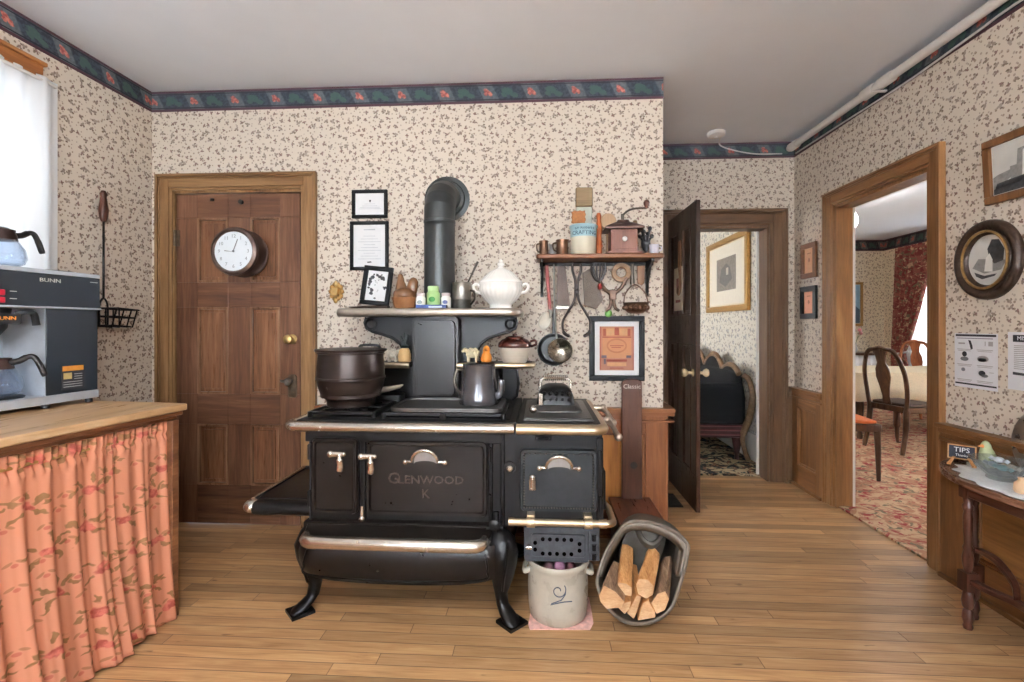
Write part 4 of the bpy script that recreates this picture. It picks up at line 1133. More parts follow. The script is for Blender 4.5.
# ------------------------------------------------------------------ left side: counter, cloth, coffee brewer
ct = thing('kitchen_counter', 'wooden counter with blond plank top and peach cloth hung below', 'counter', (-1.95, 1.3, 0))
top = [(-1.54, 2.017), (-2.38, 2.11), (-2.38, .45), (-1.725, .45)]
def inset(d, dz=0): return [(-1.54-d, 2.017-d*.9), (-2.385, 2.11-d*.9), (-2.385, .45), (-1.725-d, .45)]
B().prism(top, 'Z', .880, .910).build('worktop', COUNTER, ct, bevel=.006)
b = B().prism(inset(.012), 'Z', .862, .880).prism(inset(.03), 'Z', .845, .862)
b.build('edge_moulding', COUNTERD, ct, bevel=.004)
e0 = Vector((-1.558, 1.985)); e1 = Vector((-2.375, 2.075))
n = Vector((-.11, -.99)).normalized()
b = B().prism([e0, e1, e1+n*.022, e0+n*.022], 'Z', 0, .845)
b.prism([(e0.x+.002, e0.y+.002), (e0.x-.05, e0.y+.008), (e0.x-.05, e0.y-.022), (e0.x-.004, e0.y-.028)], 'Z', 0, .845)
b.build('end_panel', COUNTERD, ct, bevel=.003)
B().prism([(-2.36, 2.04), (-2.385, 2.04), (-2.385, .46), (-2.36, .46)], 'Z', 0, .845).build('back_panel', COUNTERD, ct)
B().prism([(-1.80, .46), (-2.36, .46), (-2.36, .48), (-1.80, .48)], 'Z', 0, .845).build('near_panel', COUNTERD, ct)
def front_x(y): return -1.54 + (y-2.017)*(.185/1.567)
def cloth(name, y0, y1, seed, label, flare):
    rnd = random.Random(seed); ph = [rnd.uniform(0, 6.3) for _ in range(4)]
    L = y1-y0
    def fn(u, v):
        y = y0+L*u; z = .842-.832*v - .01*math.sin(u*5+ph[0])*v
        if v < .04: k = .35
        else: k = .45+.55*v
        w = math.sin(u*L*78+ph[1]+1.1*math.sin(u*7+ph[2])+.5*v)
        w2 = math.sin(u*L*23+ph[3]+.9*v)
        x = front_x(y)-.050 + flare*v*v + .012*k*w + .016*k*w2*v
        x += .0045*k*math.sin(u*L*168+ph[0]+.8*math.sin(u*13)) + (.006*math.sin(u*L*260) if v < .10 else 0)
        if .045 < v < .085: x -= .008
        return (x, y+.010*v*math.sin(u*L*30), z)
    b = B().grid(fn, int(330*L)+24, 46)
    o = b.build(name, SKIRT, loc=(front_x((y0+y1)/2), (y0+y1)/2, .01), label=label, cat='curtain', group=None, smooth=80, recalc=False, solid=.003)
    return o
cloth('skirt_curtain', .50, 1.735, 3, 'wide peach rose print cloth panel gathered under the counter, nearer one', .075)
cloth('skirt_curtain', 1.742, 1.966, 5, 'narrow peach rose print cloth panel at the far end of the counter', .050)
B().tube([(-1.755, .47, .80), (-1.612, 1.955, .80)], .006, 8).build('curtain_rod', BRASS, ct)

A = -.087
br = thing('coffee_brewer', 'black and stainless two warmer coffee brewer on the blond counter', 'coffee machine', (-1.98, 2.05, .911), A)
def L(o): return o
BK = dict(local=True)
b = B().box(-.335, -.60, .017, .0, 0, .052)
b.build('base_tray', STAINL, br, 'brushed steel base', bevel=.004, **BK)
for x in (-.02, -.31):
    for y in (-.03, -.205, -.57): B().cyl((x, y, 0), (x, y, .018), .014, seg=12).build('foot', BLACKP, br, local=True)
B().box(-.335, -.211, .052, -.006, -.002, .412).build('side_column', BLACKE, br, bevel=.003, **BK)
B().box(-.335, -.60, .052, -.215, -.2125, .412).box(-.215, -.2145, .052, -.010, -.2115, .408).build('splash_panel', STAINL, br, 'brushed steel splash panel', **BK)
B().box(-.335, -.60, .414, .004, 0, .549).build('head', BLACKE, br, bevel=.004, **BK)
b = B().box(-.338, -.60, .408, .008, .003, .416).box(-.338, -.60, .549, .002, .002, .566)
b.build('chrome_strip', STAINL, br, 'bright steel strip', bevel=.002, **BK)
B().box(-.26, -.14, .566, -.09, -.03, .578).build('water_lid', BLACKP, br, bevel=.004, **BK)
def MF(y, z, x=.005): return face_M((x, y, z), (0, 1, 0), (0, 0, 1))
B().text('BUNN', .022, MF(-.205, .522), .001, squeeze=1.3).build('maker_mark', plain('pale lettering', (206, 204, 196), .5), br, smooth=0, **BK)
b = B().box(.003, -.045, .528, .0045, -.012, .531)
for z in (.468, .440): b.box(.003, -.345, z, .0045, -.322, z+.003)
b.build('printed_text', plain('pale lettering', (206, 204, 196), .5), br, smooth=0, **BK)
for z in (.452, .424):
    B().box(.002, -.392, z, .010, -.362, z+.022).build('switch', plain('red rocker switch', (176, 32, 52), .35), br, 'red rocker switch', bevel=.003, **BK)
b = B().box(-.006, -.155, .066, -.004, -.064, .170).mat(1).box(-.005, -.152, .146, -.003, -.067, .167).mat(2).box(-.005, -.148, .112, -.003, -.115, .138)
b.mat(3)
for z in (.130, .120, .110): b.box(-.005, -.105, z, -.003, -.072, z+.0025)
for z in (.098, .088, .078): b.box(-.005, -.148, z, -.003, -.072, z+.0025)
b.build('warning_label', [INKD, plain('orange label band', (192, 128, 52), .6), plain('yellow label mark', (190, 166, 110), .6), plain('grey label lines', (160, 160, 160), .6)], br, smooth=0, **BK)
b = B().lathe([(0, .27), (.035, .27), (.075, .33), (.088, .405), (0, .405)], (-.10, -.37, 0), 28).box(-.02, -.44, .345, .0, -.305, .385)
b.tube(smooth_path([(-.02, -.31, .385), (.0, -.285, .392), (.0, -.262, .385), (.0, -.252, .34)]), [.010]*12+[.012]*6+[.013], 10)
fu = b.build('brew_funnel', BLACKP, br, **BK)
B().text('BUNN', .020, MF(-.355, .366, .001), .001, squeeze=1.2).build('maker_mark', plain('orange lettering', (236, 150, 60), .5), fu, smooth=0, **BK)
for nm, x, y, z in (('warmer', -.11, -.305, .052), ('warmer', -.17, -.262, .566)):
    B().lathe([(0, 0), (.075, 0), (.078, .006), (.070, .010), (0, .010)], (x, y, z), 28).build(nm, BLACKP, br, **BK)
POTG = clear_glass('decanter glass', (244, 249, 255), .12)  # faint white body stands in for the window's reflection in the glass
def decanter(loc, label, lidded, turn=0):
    t = thing('glass_decanter', label, 'coffee pot', loc, A+turn, 'glass decanters of the brewer')
    prof = [(0, .002), (.060, .002), (.078, .012), (.086, .035), (.080, .070), (.060, .105), (.050, .120), (.047, .122), (.057, .103), (.076, .070), (.082, .036), (.075, .015), (.058, .006), (0, .006)]
    B().lathe(prof, (0, 0, 0), 36).build('bowl', POTG, t, 'clear glass bowl', smooth=60, local=True)
    b = B().lathe([(.047, .108), (.059, .106), (.056, .124), (.050, .140), (.052, .148), (.046, .148), (.044, .12), (.047, .108)], (0, 0, 0), 32)
    if lidded: b.lathe([(0, .158), (.03, .156), (.046, .146), (0, .144)], (0, 0, 0), 24)
    b.build('collar', plain('dark brown collar', (44, 28, 24), .4), t, smooth=60, local=True)
    B().tube(smooth_path([(.01, .048, .130), (.012, .075, .136), (.012, .098, .150), (.012, .118, .150), (.012, .135, .12), (.012, .152, .072)]), [.012]*12+[.010]*12+[.011]*6+[.009], 10).build('handle', plain('black brown handle', (20, 16, 16), .45), t, smooth=60, local=True)
    return t
ca, sa = math.cos(A), math.sin(A)
def bw(x, y, z): return (-1.98+x*ca-y*sa, 2.05+x*sa+y*ca, .911+z)
decanter(bw(-.11, -.318, .0632), 'clear glass coffee decanter on the lower warmer inside the brewer', False, -.9)
decanter(bw(-.17, -.262, .5772), 'clear glass coffee decanter on top of the brewer before the lace curtain', True)

# long handled wire toasting basket on the left wall
tb = thing('wire_toaster', 'long handled wire toasting basket hung on the left wall beside the door', 'toaster', (XL+.02, 2.525, 1.25))
B().lathe([(0, 0), (.012, .005), (.020, .03), (.024, .07), (.018, .11), (.014, .14), (.018, .158), (.010, .175), (0, .178)], (XL+.03, 2.520, 1.82), 16).build('grip', MAHOG, tb, 'turned red wood grip')
b = B().tube([(XL+.03, 2.520, 1.825), (XL+.03, 2.520, 1.40)], .0055, 8)
b.tube(smooth_path([(XL+.03, 2.495, 1.25), (XL+.03, 2.495, 1.36), (XL+.03, 2.520, 1.40), (XL+.03, 2.545, 1.36), (XL+.03, 2.545, 1.25)]), .005, 6)
b.build('stem', IRON_D, tb)
b = B()
for z, w in ((1.345, .0), (1.30, .012), (1.25, .026)):
    b.tube([(XL+.02, 2.495, z), (XL+.02, 2.635-w, z-.006), (XL+.13-w, 2.640-w, z-.008), (XL+.13-w, 2.505, z)], .0045, 6, closed=True)
for y in (2.495, 2.543, 2.591, 2.630):
    b.tube([(XL+.02, y, 1.345), (XL+.02, y, 1.245), (XL+.10, y, 1.24), (XL+.13, y, 1.342)], .004, 6)
for x in (.055, .09): b.tube([(XL+x, 2.495, 1.245), (XL+x, 2.610, 1.243)], .0035, 6)
b.build('basket', IRON_D, tb)

# ------------------------------------------------------------------ the back wall
ck = thing('wall_clock', 'round drum wall clock with white dial hung on the dark six panel door', 'clock', (-1.829, 2.90, 1.694))
b = B().lathe([(0, 0), (.142, 0), (.146, .012), (.140, .02), (.132, .09), (.140, .10), (.146, .112), (.142, .130), (.126, .138), (.118, .130), (.118, .124), (0, .124)], seg=48, M=out(-1.829, 2.895, 1.694))
b.build('drum_case', plain('dark bronze clock case', (92, 76, 70), .35, .5, .2, 30), ck, smooth=40)
dial = B().lathe([(0, .1245), (.1185, .1245), (.1185, .1255), (0, .126)], seg=48, M=out(-1.829, 2.895, 1.694)).build('dial', plain('white dial', (232, 240, 246), .12, 0, .02, 20, coat=.8), ck, smooth=40)
b = B()
for i in range(12):
    a = PI/2-2*PI*(i+1)/12
    b.text(str(i+1), .030, MB((-1.829+.090*math.cos(a), 2.7685, 1.694+.090*math.sin(a))), .0004)
b.build('hour_ring', plain('pale numeral grey', (150, 158, 166), .7), dial, smooth=0)
b = B().prism([(-1.832, 1.690), (-1.825, 1.690), (-1.885, 1.700), (-1.885, 1.695)], 'Y', 2.766, 2.768)
b.prism([(-1.832, 1.692), (-1.828, 1.69), (-1.80, 1.765), (-1.803, 1.766)], 'Y', 2.764, 2.766).cyl((-1.829, 2.769, 1.694), (-1.829, 2.762, 1.694), .006, seg=12)
b.build('hands', INK, dial, smooth=0)

sh = thing('match_holder', 'small gilt shell shaped match holder on the wall beside the door casing', 'match holder', (-1.247, YB-.002, 1.39))
b = B()
for i in range(10):
    a = 2*PI*i/10
    b.ball((-1.247+.033*math.cos(a), YB-.010, 1.458+.044*math.sin(a)), (.016, .008, .016), 10, 6)
b.lathe([(0, 0), (.036, 0), (.034, .012), (0, .014)], seg=20, M=out(-1.247, YB-.002, 1.458))
b.build('backplate', GOLDF, sh)
B().box(-1.268, YB-.045, 1.432, -1.226, YB-.012, 1.478).ball((-1.247, YB-.02, 1.505), (.012, .01, .018), 10, 6).ball((-1.247, YB-.02, 1.405), (.014, .012, .02), 10, 6).build('cup', BRASS, sh, bevel=.004)

def frame_xz(name, label, x0, z0, x1, z1, y, w, m, mat_m, mat_w, art, cat='picture', t=.018, tilt=0, lean=0):
    """picture on a wall facing -Y; art(b, ax0, az0, ax1, az1, y) adds polygons, materials from index 0"""
    cx, cz = (x0+x1)/2, (z0+z1)/2
    th = thing(name, label, cat, (cx, y, z0))
    M = Matrix.Translation((cx, y, z0)) @ Matrix.Rotation(lean, 4, 'X') @ Matrix.Rotation(tilt, 4, 'Y') @ Matrix.Translation((-cx, -y, -z0))
    bb = B()
    for a, c, e, f in ((x0, z0, x1, z0+w), (x0, z1-w, x1, z1), (x0, z0+w, x0+w, z1-w), (x1-w, z0+w, x1, z1-w)): bb.box(a, y-t, c, e, y, f)
    bb.bm.transform(M); bb.build('frame', m, th, bevel=.003)
    bb = B().box(x0+w, y-t*.35, z0+w, x1-w, y-.001, z1-w); bb.bm.transform(M); bb.build('mount', mat_m, th, smooth=0)
    bb = B(); mats = art(bb, x0+w+mat_w, z0+w+mat_w, x1-w-mat_w, z1-w-mat_w, y-t*.35-.0012)
    bb.bm.transform(M); bb.build('print', mats, th, smooth=0)
    return th
def art_lines(n, head=True):
    def f(b, x0, z0, x1, z1, y):
        w, h = x1-x0, z1-z0
        for i in range(n):
            z = z0+h*(.12+.66*(i+.5)/n); s = .10+.1*((i*7) % 3)
            b.box(x0+w*s, y, z, x1-w*s, y+.0008, z+h*.012)
        if head: b.box(x0+w*.3, y, z1-h*.10, x1-w*.3, y+.0008, z1-h*.07)
        b.mat(1).prism([(x0+w*.5-.012, z0+h*.06), (x0+w*.5+.014, z0+h*.07), (x0+w*.5+.010, z0+h*.10), (x0+w*.5-.014, z0+h*.09)], 'Y', y, y+.0008)
        return [plain('pale grey print', (196, 200, 206), .8), INKD]
    return f
def art_cert(b, x0, z0, x1, z1, y):
    w, h = x1-x0, z1-z0
    for z, s in ((.50, .3), (.40, .22), (.32, .12), (.25, .08)): b.box(x0+w*s, y, z0+h*z, x1-w*s, y+.0008, z0+h*(z+.02))
    b.mat(1).prism([(x0+w*.47, z0+h*.72), (x0+w*.55, z0+h*.72), (x0+w*.53, z0+h*.60), (x0+w*.49, z0+h*.60)], 'Y', y, y+.0008)
    return [plain('pale grey print', (196, 200, 206), .8), INKD]
def art_sketch(b, x0, z0, x1, z1, y):
    w, h = x1-x0, z1-z0
    rnd = random.Random(11)
    for _ in range(26):
        a = rnd.uniform(0, 2*PI); r = rnd.uniform(.30, .46)
        cx_, cz_ = x0+w*(.5+r*math.cos(a)), z0+h*(.52+r*math.sin(a)*1.0)
        k = 6; s = rnd.uniform(.05, .12)*w
        b.prism([(cx_+s*math.cos(2*PI*i/k)*rnd.uniform(.6, 1.2), cz_+s*math.sin(2*PI*i/k)*rnd.uniform(.5, 1.0)) for i in range(k)], 'Y', y-.0002*rnd.random(), y+.0008)
    b.mat(1)
    for _ in range(7):
        cx_, cz_ = x0+w*rnd.uniform(.36, .64), z0+h*rnd.uniform(.3, .75); s = rnd.uniform(.02, .05)*w
        b.prism([(cx_-s, cz_), (cx_+s*.4, cz_-s), (cx_+s, cz_+s*.8)], 'Y', y, y+.0008)
    return [INKD, INK]
frame_xz('framed_certificate', 'small black framed certificate, upper of the two hung left of the stove pipe', -1.148, 1.905, -.928, 2.078, YB-.002, .020, BLACKF, WHITEP, .008, art_cert)
frame_xz('framed_document', 'tall black framed typed document below the small certificate on the wall', -1.160, 1.588, -.921, 1.886, YB-.002, .020, BLACKF, WHITEP, .010, art_lines(9))
frame_xz('framed_sketch', 'black framed ink sketch leaning on the warming shelf left of the hen', -1.045, 1.366, -.872, 1.595, 2.735, .026, BLACKF, WHITEP, .004, art_sketch, tilt=.10, lean=-.12)
B().lathe([(0, 0), (.05, 0), (.105, .012), (.110, .016), (.106, .018), (.05, .008), (0, .008)], (-.955, 2.62, 1.3365), 32, sx=1.0, sy=.6).build('pewter_plate', plain('brown pewter plate', (120, 104, 92), .4, .6), loc=(-.955, 2.62, 1.337), label='shallow oval brown plate in front of the leaning sketch', cat='plate')
B().box(-1.05, 2.70, 1.3365, -.87, 2.745, 1.364).build('wood_block', WALNUT, loc=(-.96, 2.72, 1.337), label='dark wooden block under the leaning sketch on the warming shelf', cat='block', bevel=.003)

# brown hen on nest
hn = thing('hen_dish', 'brown stoneware hen on nest dish on the warming shelf', 'dish', (-.742, 2.60, 1.337))
BRW = plain('brown glaze', (108, 74, 48), .35, 0, .3, 40, .1, coat=.2)
B().lathe([(0, 0), (.050, 0), (.056, .01), (.070, .06), (.072, .066), (.066, .068), (0, .066)], (-.742, 2.60, 1.337), 32, sy=.8).build('nest', plain('ribbed tan glaze', (140, 94, 60), .4, 0, .2, 60, .2), hn)
b = B().ball((-.742, 2.60, 1.415), (.066, .050, .045), 20, 12)
b.loft([[(-.760+dx+r*math.cos(2*PI*k/12), 2.60+r*.8*math.sin(2*PI*k/12), z) for k in range(12)] for dx, r, z in ((.012, .045, 1.42), (.0, .034, 1.455), (-.004, .022, 1.49), (-.004, .018, 1.51), (-.006, .014, 1.528), (-.008, .004, 1.536))])
b.prism([(-.775, 1.518), (-.795, 1.51), (-.775, 1.505)], 'Y', 2.594, 2.606)
b.loft([[(x+r*math.cos(2*PI*k/12), 2.60+r*.55*math.sin(2*PI*k/12), z) for k in range(12)] for x, r, z in ((-.708, .03, 1.42), (-.700, .032, 1.46), (-.694, .028, 1.49), (-.694, .016, 1.508), (-.694, .004, 1.514))])
b.build('hen', BRW, hn, smooth=60)

def spice(x, r, h, body, cap, label, mark):
    t = thing('spice_jar', label, 'jar', (x, 2.535, 1.337))
    B().lathe([(0, 0), (r*.96, 0), (r, .004), (r, h*.68), (r*.82, h*.78), (r*.80, h*.80), (0, h*.80)], (x, 2.535, 1.337), 24).build('body', body, t, smooth=40)
    B().lathe([(0, h*.80), (r*.84, h*.80), (r*.86, h*.97), (r*.78, h), (0, h)], (x, 2.535, 1.337), 24).build('lid', cap, t, smooth=40)
    B().ball((x, 2.535-r*.98, 1.337+h*.42), (r*.5, .003, r*.4), 12, 8).build('paper_label', mark, t)
spice(-.636, .027, .086, WHITEC, plain('pinkish lid', (214, 200, 200), .4), 'small white jar left of the green jar on the warming shelf', plain('greyish mark', (150, 160, 150), .6))
spice(-.568, .035, .122, plain('light green jar', (160, 196, 132), .3, 0, .08), plain('light green lid', (178, 208, 150), .3, 0, .05), 'taller light green jar standing between two small white jars', plain('dark green mark', (70, 136, 74), .6))
spice(-.500, .027, .086, WHITEC, plain('pinkish lid', (214, 200, 200)), 'small white jar right of the green jar on the warming shelf', plain('blue mark', (110, 116, 160), .6))
b = B().box(-.642, 2.455, 1.3365, -.484, 2.492, 1.357).mat(1).box(-.575, 2.454, 1.342, -.505, 2.4555, 1.351)
b.build('blue_carton', [plain('blue carton', (30, 58, 116), .4, 0, .05), plain('white carton lettering', (206, 218, 236), .5)], loc=(-.56, 2.474, 1.337), label='long flat blue carton lying before the three jars', cat='box', smooth=0)
mug = thing('tin_cup', 'dull tin cup with a handle beside the white tureen', 'cup', (-.425, 2.60, 1.337))
B().lathe([(0, 0), (.050, 0), (.052, .003), (.052, .05), (.054, .053), (.052, .056), (.052, .140), (.055, .146), (.050, .146), (.048, .01), (0, .008)], (-.425, 2.60, 1.337), 32).build('body', TIN, mug, smooth=40)
B().tube(smooth_path([(-.375, 2.585, 1.44), (-.352, 2.56, 1.43), (-.350, 2.555, 1.39), (-.374, 2.585, 1.365)]), .006, 8).build('handle', TIND, mug)
b = B().tube([(-.445, 2.60, 1.37), (-.393, 2.61, 1.485), (-.340, 2.62, 1.60)], [.005, .005, .007], 8).ball((-.445, 2.60, 1.37), (.018, .018, .012), 12, 8)
b.build('stirring_spoon', TIND, loc=(-.405, 2.6, 1.35), label='dark metal spoon standing in the dull tin cup', cat='spoon')
B().prism(rrect(-.345, 2.575, -.25, 2.68, .02), 'Z', 1.3365, 1.346).build('flat_iron_rest', TIND, loc=(-.3, 2.62, 1.337), label='flat dark trivet between the tin cup and the tureen', cat='trivet', bevel=.002)
# fluted white tureen
tu = thing('soup_tureen', 'white fluted china soup tureen with lid on the warming shelf', 'tureen', (-.212, 2.60, 1.337))
def fluted(prof, c, n, amp, seg=144):
    bb = B(); rings = []
    for r, z, k in prof:
        rings.append([(c[0]+r*(1+amp*k*abs(math.cos(n*PI*j/seg)))*math.cos(2*PI*j/seg), c[1]+r*(1+amp*k*abs(math.cos(n*PI*j/seg)))*math.sin(2*PI*j/seg), c[2]+z) for j in range(seg)])
    return bb.loft(rings)
c = (-.212, 2.60, 1.3375)
b = fluted([(.060, 0, 0), (.064, .006, 0), (.058, .014, .3), (.060, .026, .6), (.085, .050, 1), (.106, .080, 1), (.114, .108, 1), (.112, .128, .5), (.118, .134, 0), (.118, .140, 0)], c, 26, .04)
for s in (1, -1): b.tube(smooth_path([(c[0]+s*.108, 2.60, 1.425), (c[0]+s*.138, 2.60, 1.435), (c[0]+s*.150, 2.60, 1.462), (c[0]+s*.135, 2.60, 1.475), (c[0]+s*.116, 2.60, 1.465)]), .0085, 8)
b.build('bowl', WHITEC, tu, smooth=70)
b = fluted([(.118, .141, 0), (.117, .148, .0), (.104, .160, .3), (.084, .180, 1), (.058, .204, 1), (.026, .220, .6), (.016, .226, 0), (.014, .232, 0)], c, 26, .03)
b.ball((c[0], c[1], c[2]+.244), (.020, .020, .013), 16, 8).ball((c[0], c[1], c[2]+.262), (.011, .011, .012), 12, 8)
b.build('lid', WHITEC, tu, smooth=70)

# small things on the side trays
def lamb(x, y, z, s, m, label, head=-1):
    t = thing('sheep_figurine', label, 'figurine', (x, y, z))
    b = B().ball((x, y, z+.045*s), (.034*s, .022*s, .024*s), 16, 10)
    rnd = random.Random(int(x*1000))
    for _ in range(30):
        a, q = rnd.uniform(0, 2*PI), rnd.uniform(-.8, 1.2)
        b.ball((x+.031*s*math.cos(a)*math.cos(q), y+.020*s*math.sin(a)*math.cos(q), z+.045*s+.022*s*math.sin(q)), .008*s, 6, 4)
    b.ball((x+head*.036*s, y-.004, z+.060*s), (.014*s, .011*s, .012*s), 10, 8).ball((x+head*.047*s, y-.006, z+.055*s), (.009*s, .007*s, .007*s), 8, 6)
    for q in (-1, 1): b.ball((x+head*.034*s, y+q*.012*s, z+.066*s), (.005*s, .009*s, .004*s), 8, 6)
    for dx in (-.020, .020):
        for dy in (-.011, .011): b.cyl((x+dx*s, y+dy*s, z+.001), (x+dx*s, y+dy*s, z+.035*s), .006*s, .008*s, 8)
    b.build('body', m, t, smooth=60)
TZ = 1.0522
lamb(-.800, 2.57, TZ, .95, plain('pale china lamb', (204, 196, 182), .5, 0, .15, 60), 'pale china sheep figurine left of the yellow hive jar', 1)
lamb(-.362, 2.57, TZ, 1.08, plain('cream wool lamb', (214, 202, 170), .7, 0, .15, 60), 'cream sheep figurine on the right hand side tray', -1)
hv = thing('hive_jar', 'yellow beehive shaped jar with a dark top on the left side tray', 'jar', (-.734, 2.57, TZ))
B().lathe([(0, 0), (.030, 0), (.033, .004), (.036, .012), (.033, .020), (.036, .028), (.034, .036), (.035, .044), (.031, .050), (.031, .058), (.026, .066), (.022, .074), (0, .076)], (-.734, 2.57, TZ), 28).build('body', plain('honey yellow glaze', (204, 168, 116), .4, 0, .08), hv, smooth=60)
b = B().lathe([(0, .076), (.020, .076), (.022, .086), (.012, .094), (0, .095)], (-.734, 2.57, TZ), 16)
for k, (dx, h) in enumerate(((-.016, .05), (.0, .07), (.014, .06))): b.tube(smooth_path([(-.734, 2.57, TZ+.09), (-.734+dx*.6, 2.57, TZ+.09+h*.5), (-.734+dx*1.4, 2.565, TZ+.09+h)]), [.005]*6+[.006]*6+[.002], 6)
b.build('sprig_top', plain('dark green black top', (30, 38, 34), .5), hv)
og = thing('chick_figurine', 'small orange chick figurine beside the cream sheep', 'figurine', (-.287, 2.57, TZ))
b = B().lathe([(0, 0), (.026, .002), (.031, .018), (.026, .040), (.017, .054), (.020, .064), (.017, .078), (.008, .088), (0, .091)], (-.287, 2.57, TZ), 20)
b.build('body', plain('orange glaze', (214, 134, 56), .4, 0, .12, 40), og, smooth=60)
B().lathe([(0, 0), (.008, .002), (0, .016)], seg=8, M=out(-.287, 2.553, TZ+.068)).build('beak', plain('dark beak', (150, 80, 30), .5), og)
bp = thing('bean_pot', 'two tone stoneware bowl, brown above and cream below, on right side tray', 'pot', (-.135, 2.58, TZ))
B().lathe([(0, 0), (.062, 0), (.066, .004), (.086, .075), (.088, .080), (0, .079)], (-.135, 2.58, TZ), 32).build('lower_bowl', plain('cream stoneware', (214, 202, 186), .3, 0, .05), bp, smooth=50)
b = B().lathe([(.088, .080), (.092, .086), (.088, .105), (.070, .122), (.050, .130), (.048, .136), (.030, .142), (.012, .144), (.014, .152), (0, .156)], (-.135, 2.58, TZ), 32)
b.tube(smooth_path([(-.050, 2.57, TZ+.112), (-.026, 2.56, TZ+.118), (-.020, 2.556, TZ+.098), (-.046, 2.57, TZ+.086)]), .007, 8)
b.build('brown_cover', plain('treacle brown glaze', (66, 32, 25), .18, 0, .3, 50, coat=.5), bp, smooth=50)
# ------------------------------------------------------------------ utensil shelf on the back wall
us = thing('wall_shelf', 'red brown wooden wall shelf on black iron brackets right of the stove', 'shelf', (.336, YB-.001, 1.625))
B().prism([(-.010, 2.700), (.680, 2.700), (.690, 2.712), (.690, YB-.001), (-.020, YB-.001), (-.020, 2.712)], 'Z', 1.626, 1.652).build('board', SHELFW, us, bevel=.006)
B().box(.0, YB-.012, 1.604, .67, YB-.001, 1.626).build('back_rail', IRON_D, us, bevel=.003)
for x in (.012, .632):
    B().prism([(2.72, 1.626), (2.72, 1.612), (2.80, 1.585), (2.86, 1.50), (2.872, 1.42), (YB-.001, 1.42), (YB-.001, 1.626)], 'X', x-.008, x+.008).build('bracket', IRON_D, us, bevel=.002)
SZ = 1.6525
def copper_mug(x, y, r, h, label):
    t = thing('copper_mug', label, 'mug', (x, y, SZ))
    B().lathe([(0, 0), (r*1.05, 0), (r*1.05, .006), (r*.98, .012), (r*.95, h*.85), (r*1.02, h*.92), (r*1.02, h), (r*.94, h), (r*.88, .01), (0, .008)], (x, y, SZ), 24).build('body', COPPER, t, smooth=40)
    B().tube(smooth_path([(x-r*.9, y-.01, SZ+h*.8), (x-r*1.5, y-.018, SZ+h*.7), (x-r*1.45, y-.018, SZ+h*.35), (x-r*.95, y-.01, SZ+h*.22)]), .005, 6).build('handle', BRONZE, t)
copper_mug(.022, 2.775, .026, .085, 'small copper mug at the left end of the wall shelf')
copper_mug(.128, 2.755, .035, .086, 'larger copper mug just left of the lettered crock')
b = B().lathe([(0, 0), (.030, 0), (.031, .004), (.022, .035), (.016, .045), (.018, .06), (.024, .072), (0, .074)], (.074, 2.835, SZ), 24)
b.build('pewter_shaker', plain('pale pewter', (186, 184, 186), .3, .6), loc=(.074, 2.835, SZ), label='small pale pewter shaker between the two copper mugs', cat='shaker', smooth=50)
ckk = thing('lettered_crock', 'white and pale blue lettered crock on the wall shelf', 'crock', (.250, 2.775, SZ))
cc = (.250, 2.775, SZ)
b = B().lathe([(0, 0), (.066, 0), (.070, .004), (.073, .10)], cc, 40)
b.build('body', plain('ivory crock', (212, 206, 186), .3, 0, .06, 14), ckk, smooth=50)
b = B().lathe([(.0735, .10), (.0765, .150), (.080, .156), (.081, .166), (.076, .170), (.070, .165), (.068, .10), (.0735, .10)], cc, 40)
b.build('blue_band', plain('pale blue glaze', (160, 196, 206), .3, 0, .06, 20), ckk, 'pale blue glazed rim band', smooth=50)
def curved_text(bb, body, size, r, c, z, squeeze=1.0):
    k = len(bb.bm.verts)
    bb.text(body, size, MB((c[0], c[1], z)), .0006, squeeze=squeeze)
    for v in list(bb.bm.verts)[k:]:
        a = (v.co.x-c[0])/r; d = c[1]-v.co.y
        v.co.x = c[0]+(r+d)*math.sin(a); v.co.y = c[1]-(r+d)*math.cos(a)
b = B(); curved_text(b, "Dr Robert's", .024, .0765, cc, SZ+.146); curved_text(b, 'CRAFTING', .033, .0750, cc, SZ+.118)
b.build('lettering', plain('dark blue lettering', (44, 62, 78), .5), ckk, smooth=0)
tc = thing('tall_tin', 'tall old tin with worn brown top behind the lettered crock', 'tin', (.262, 2.868, SZ))
B().box(.216, 2.858, SZ, .308, 2.884, SZ+.30).build('body', plain('pale worn tin', (188, 192, 180), .5, .2, .15, 20), tc, bevel=.006)
B().box(.212, 2.857, SZ+.30, .312, 2.8845, SZ+.415).build('top', wood('weathered brown', (92, 74, 50), (130, 108, 78), (156, 134, 100), 'X'), tc, 'weathered brown upper part', bevel=.006)
rnd = random.Random(4)
poly = []
for i in range(22):
    a = 2*PI*i/22; k = 1.0 if i % 2 else .86
    poly.append((.222+.047*k*max(-.9, min(.9, 1.25*math.cos(a))), 1.872+.044*k*max(-.9, min(.9, 1.25*math.sin(a)))))
B().prism(poly, 'Y', 2.772, 2.784).build('rust_ornament', plain('rusty orange', (150, 98, 58), .7, 0, .3, 70, .2), loc=(.222, 2.778, 1.83), label='rusty orange scalloped cut-out standing on the lettered crock', cat='ornament', bevel=.002)
B().box(.19, 2.742, SZ+.171, .30, 2.812, SZ+.178).build('crock_lid', plain('ivory crock', (212, 206, 186)), loc=(.25, 2.775, SZ+.171), label='flat ivory lid board lying on the lettered crock', cat='lid', bevel=.003)
b = B().lathe([(0, 0), (.024, 0), (.026, .006), (.020, .012), (.018, .05), (.024, .06), (.020, .075), (.016, .12), (.020, .14), (.022, .16), (.016, .175), (.012, .215), (.016, .235), (.010, .252), (0, .256)], (.343, 2.825, SZ), 20)
b.build('turned_mill', wood('red turned wood', (110, 50, 24), (160, 86, 46), (186, 116, 70), 'Z'), loc=(.343, 2.825, SZ), label='slender turned red wood mill between crock and coffee grinder', cat='mill', smooth=40)
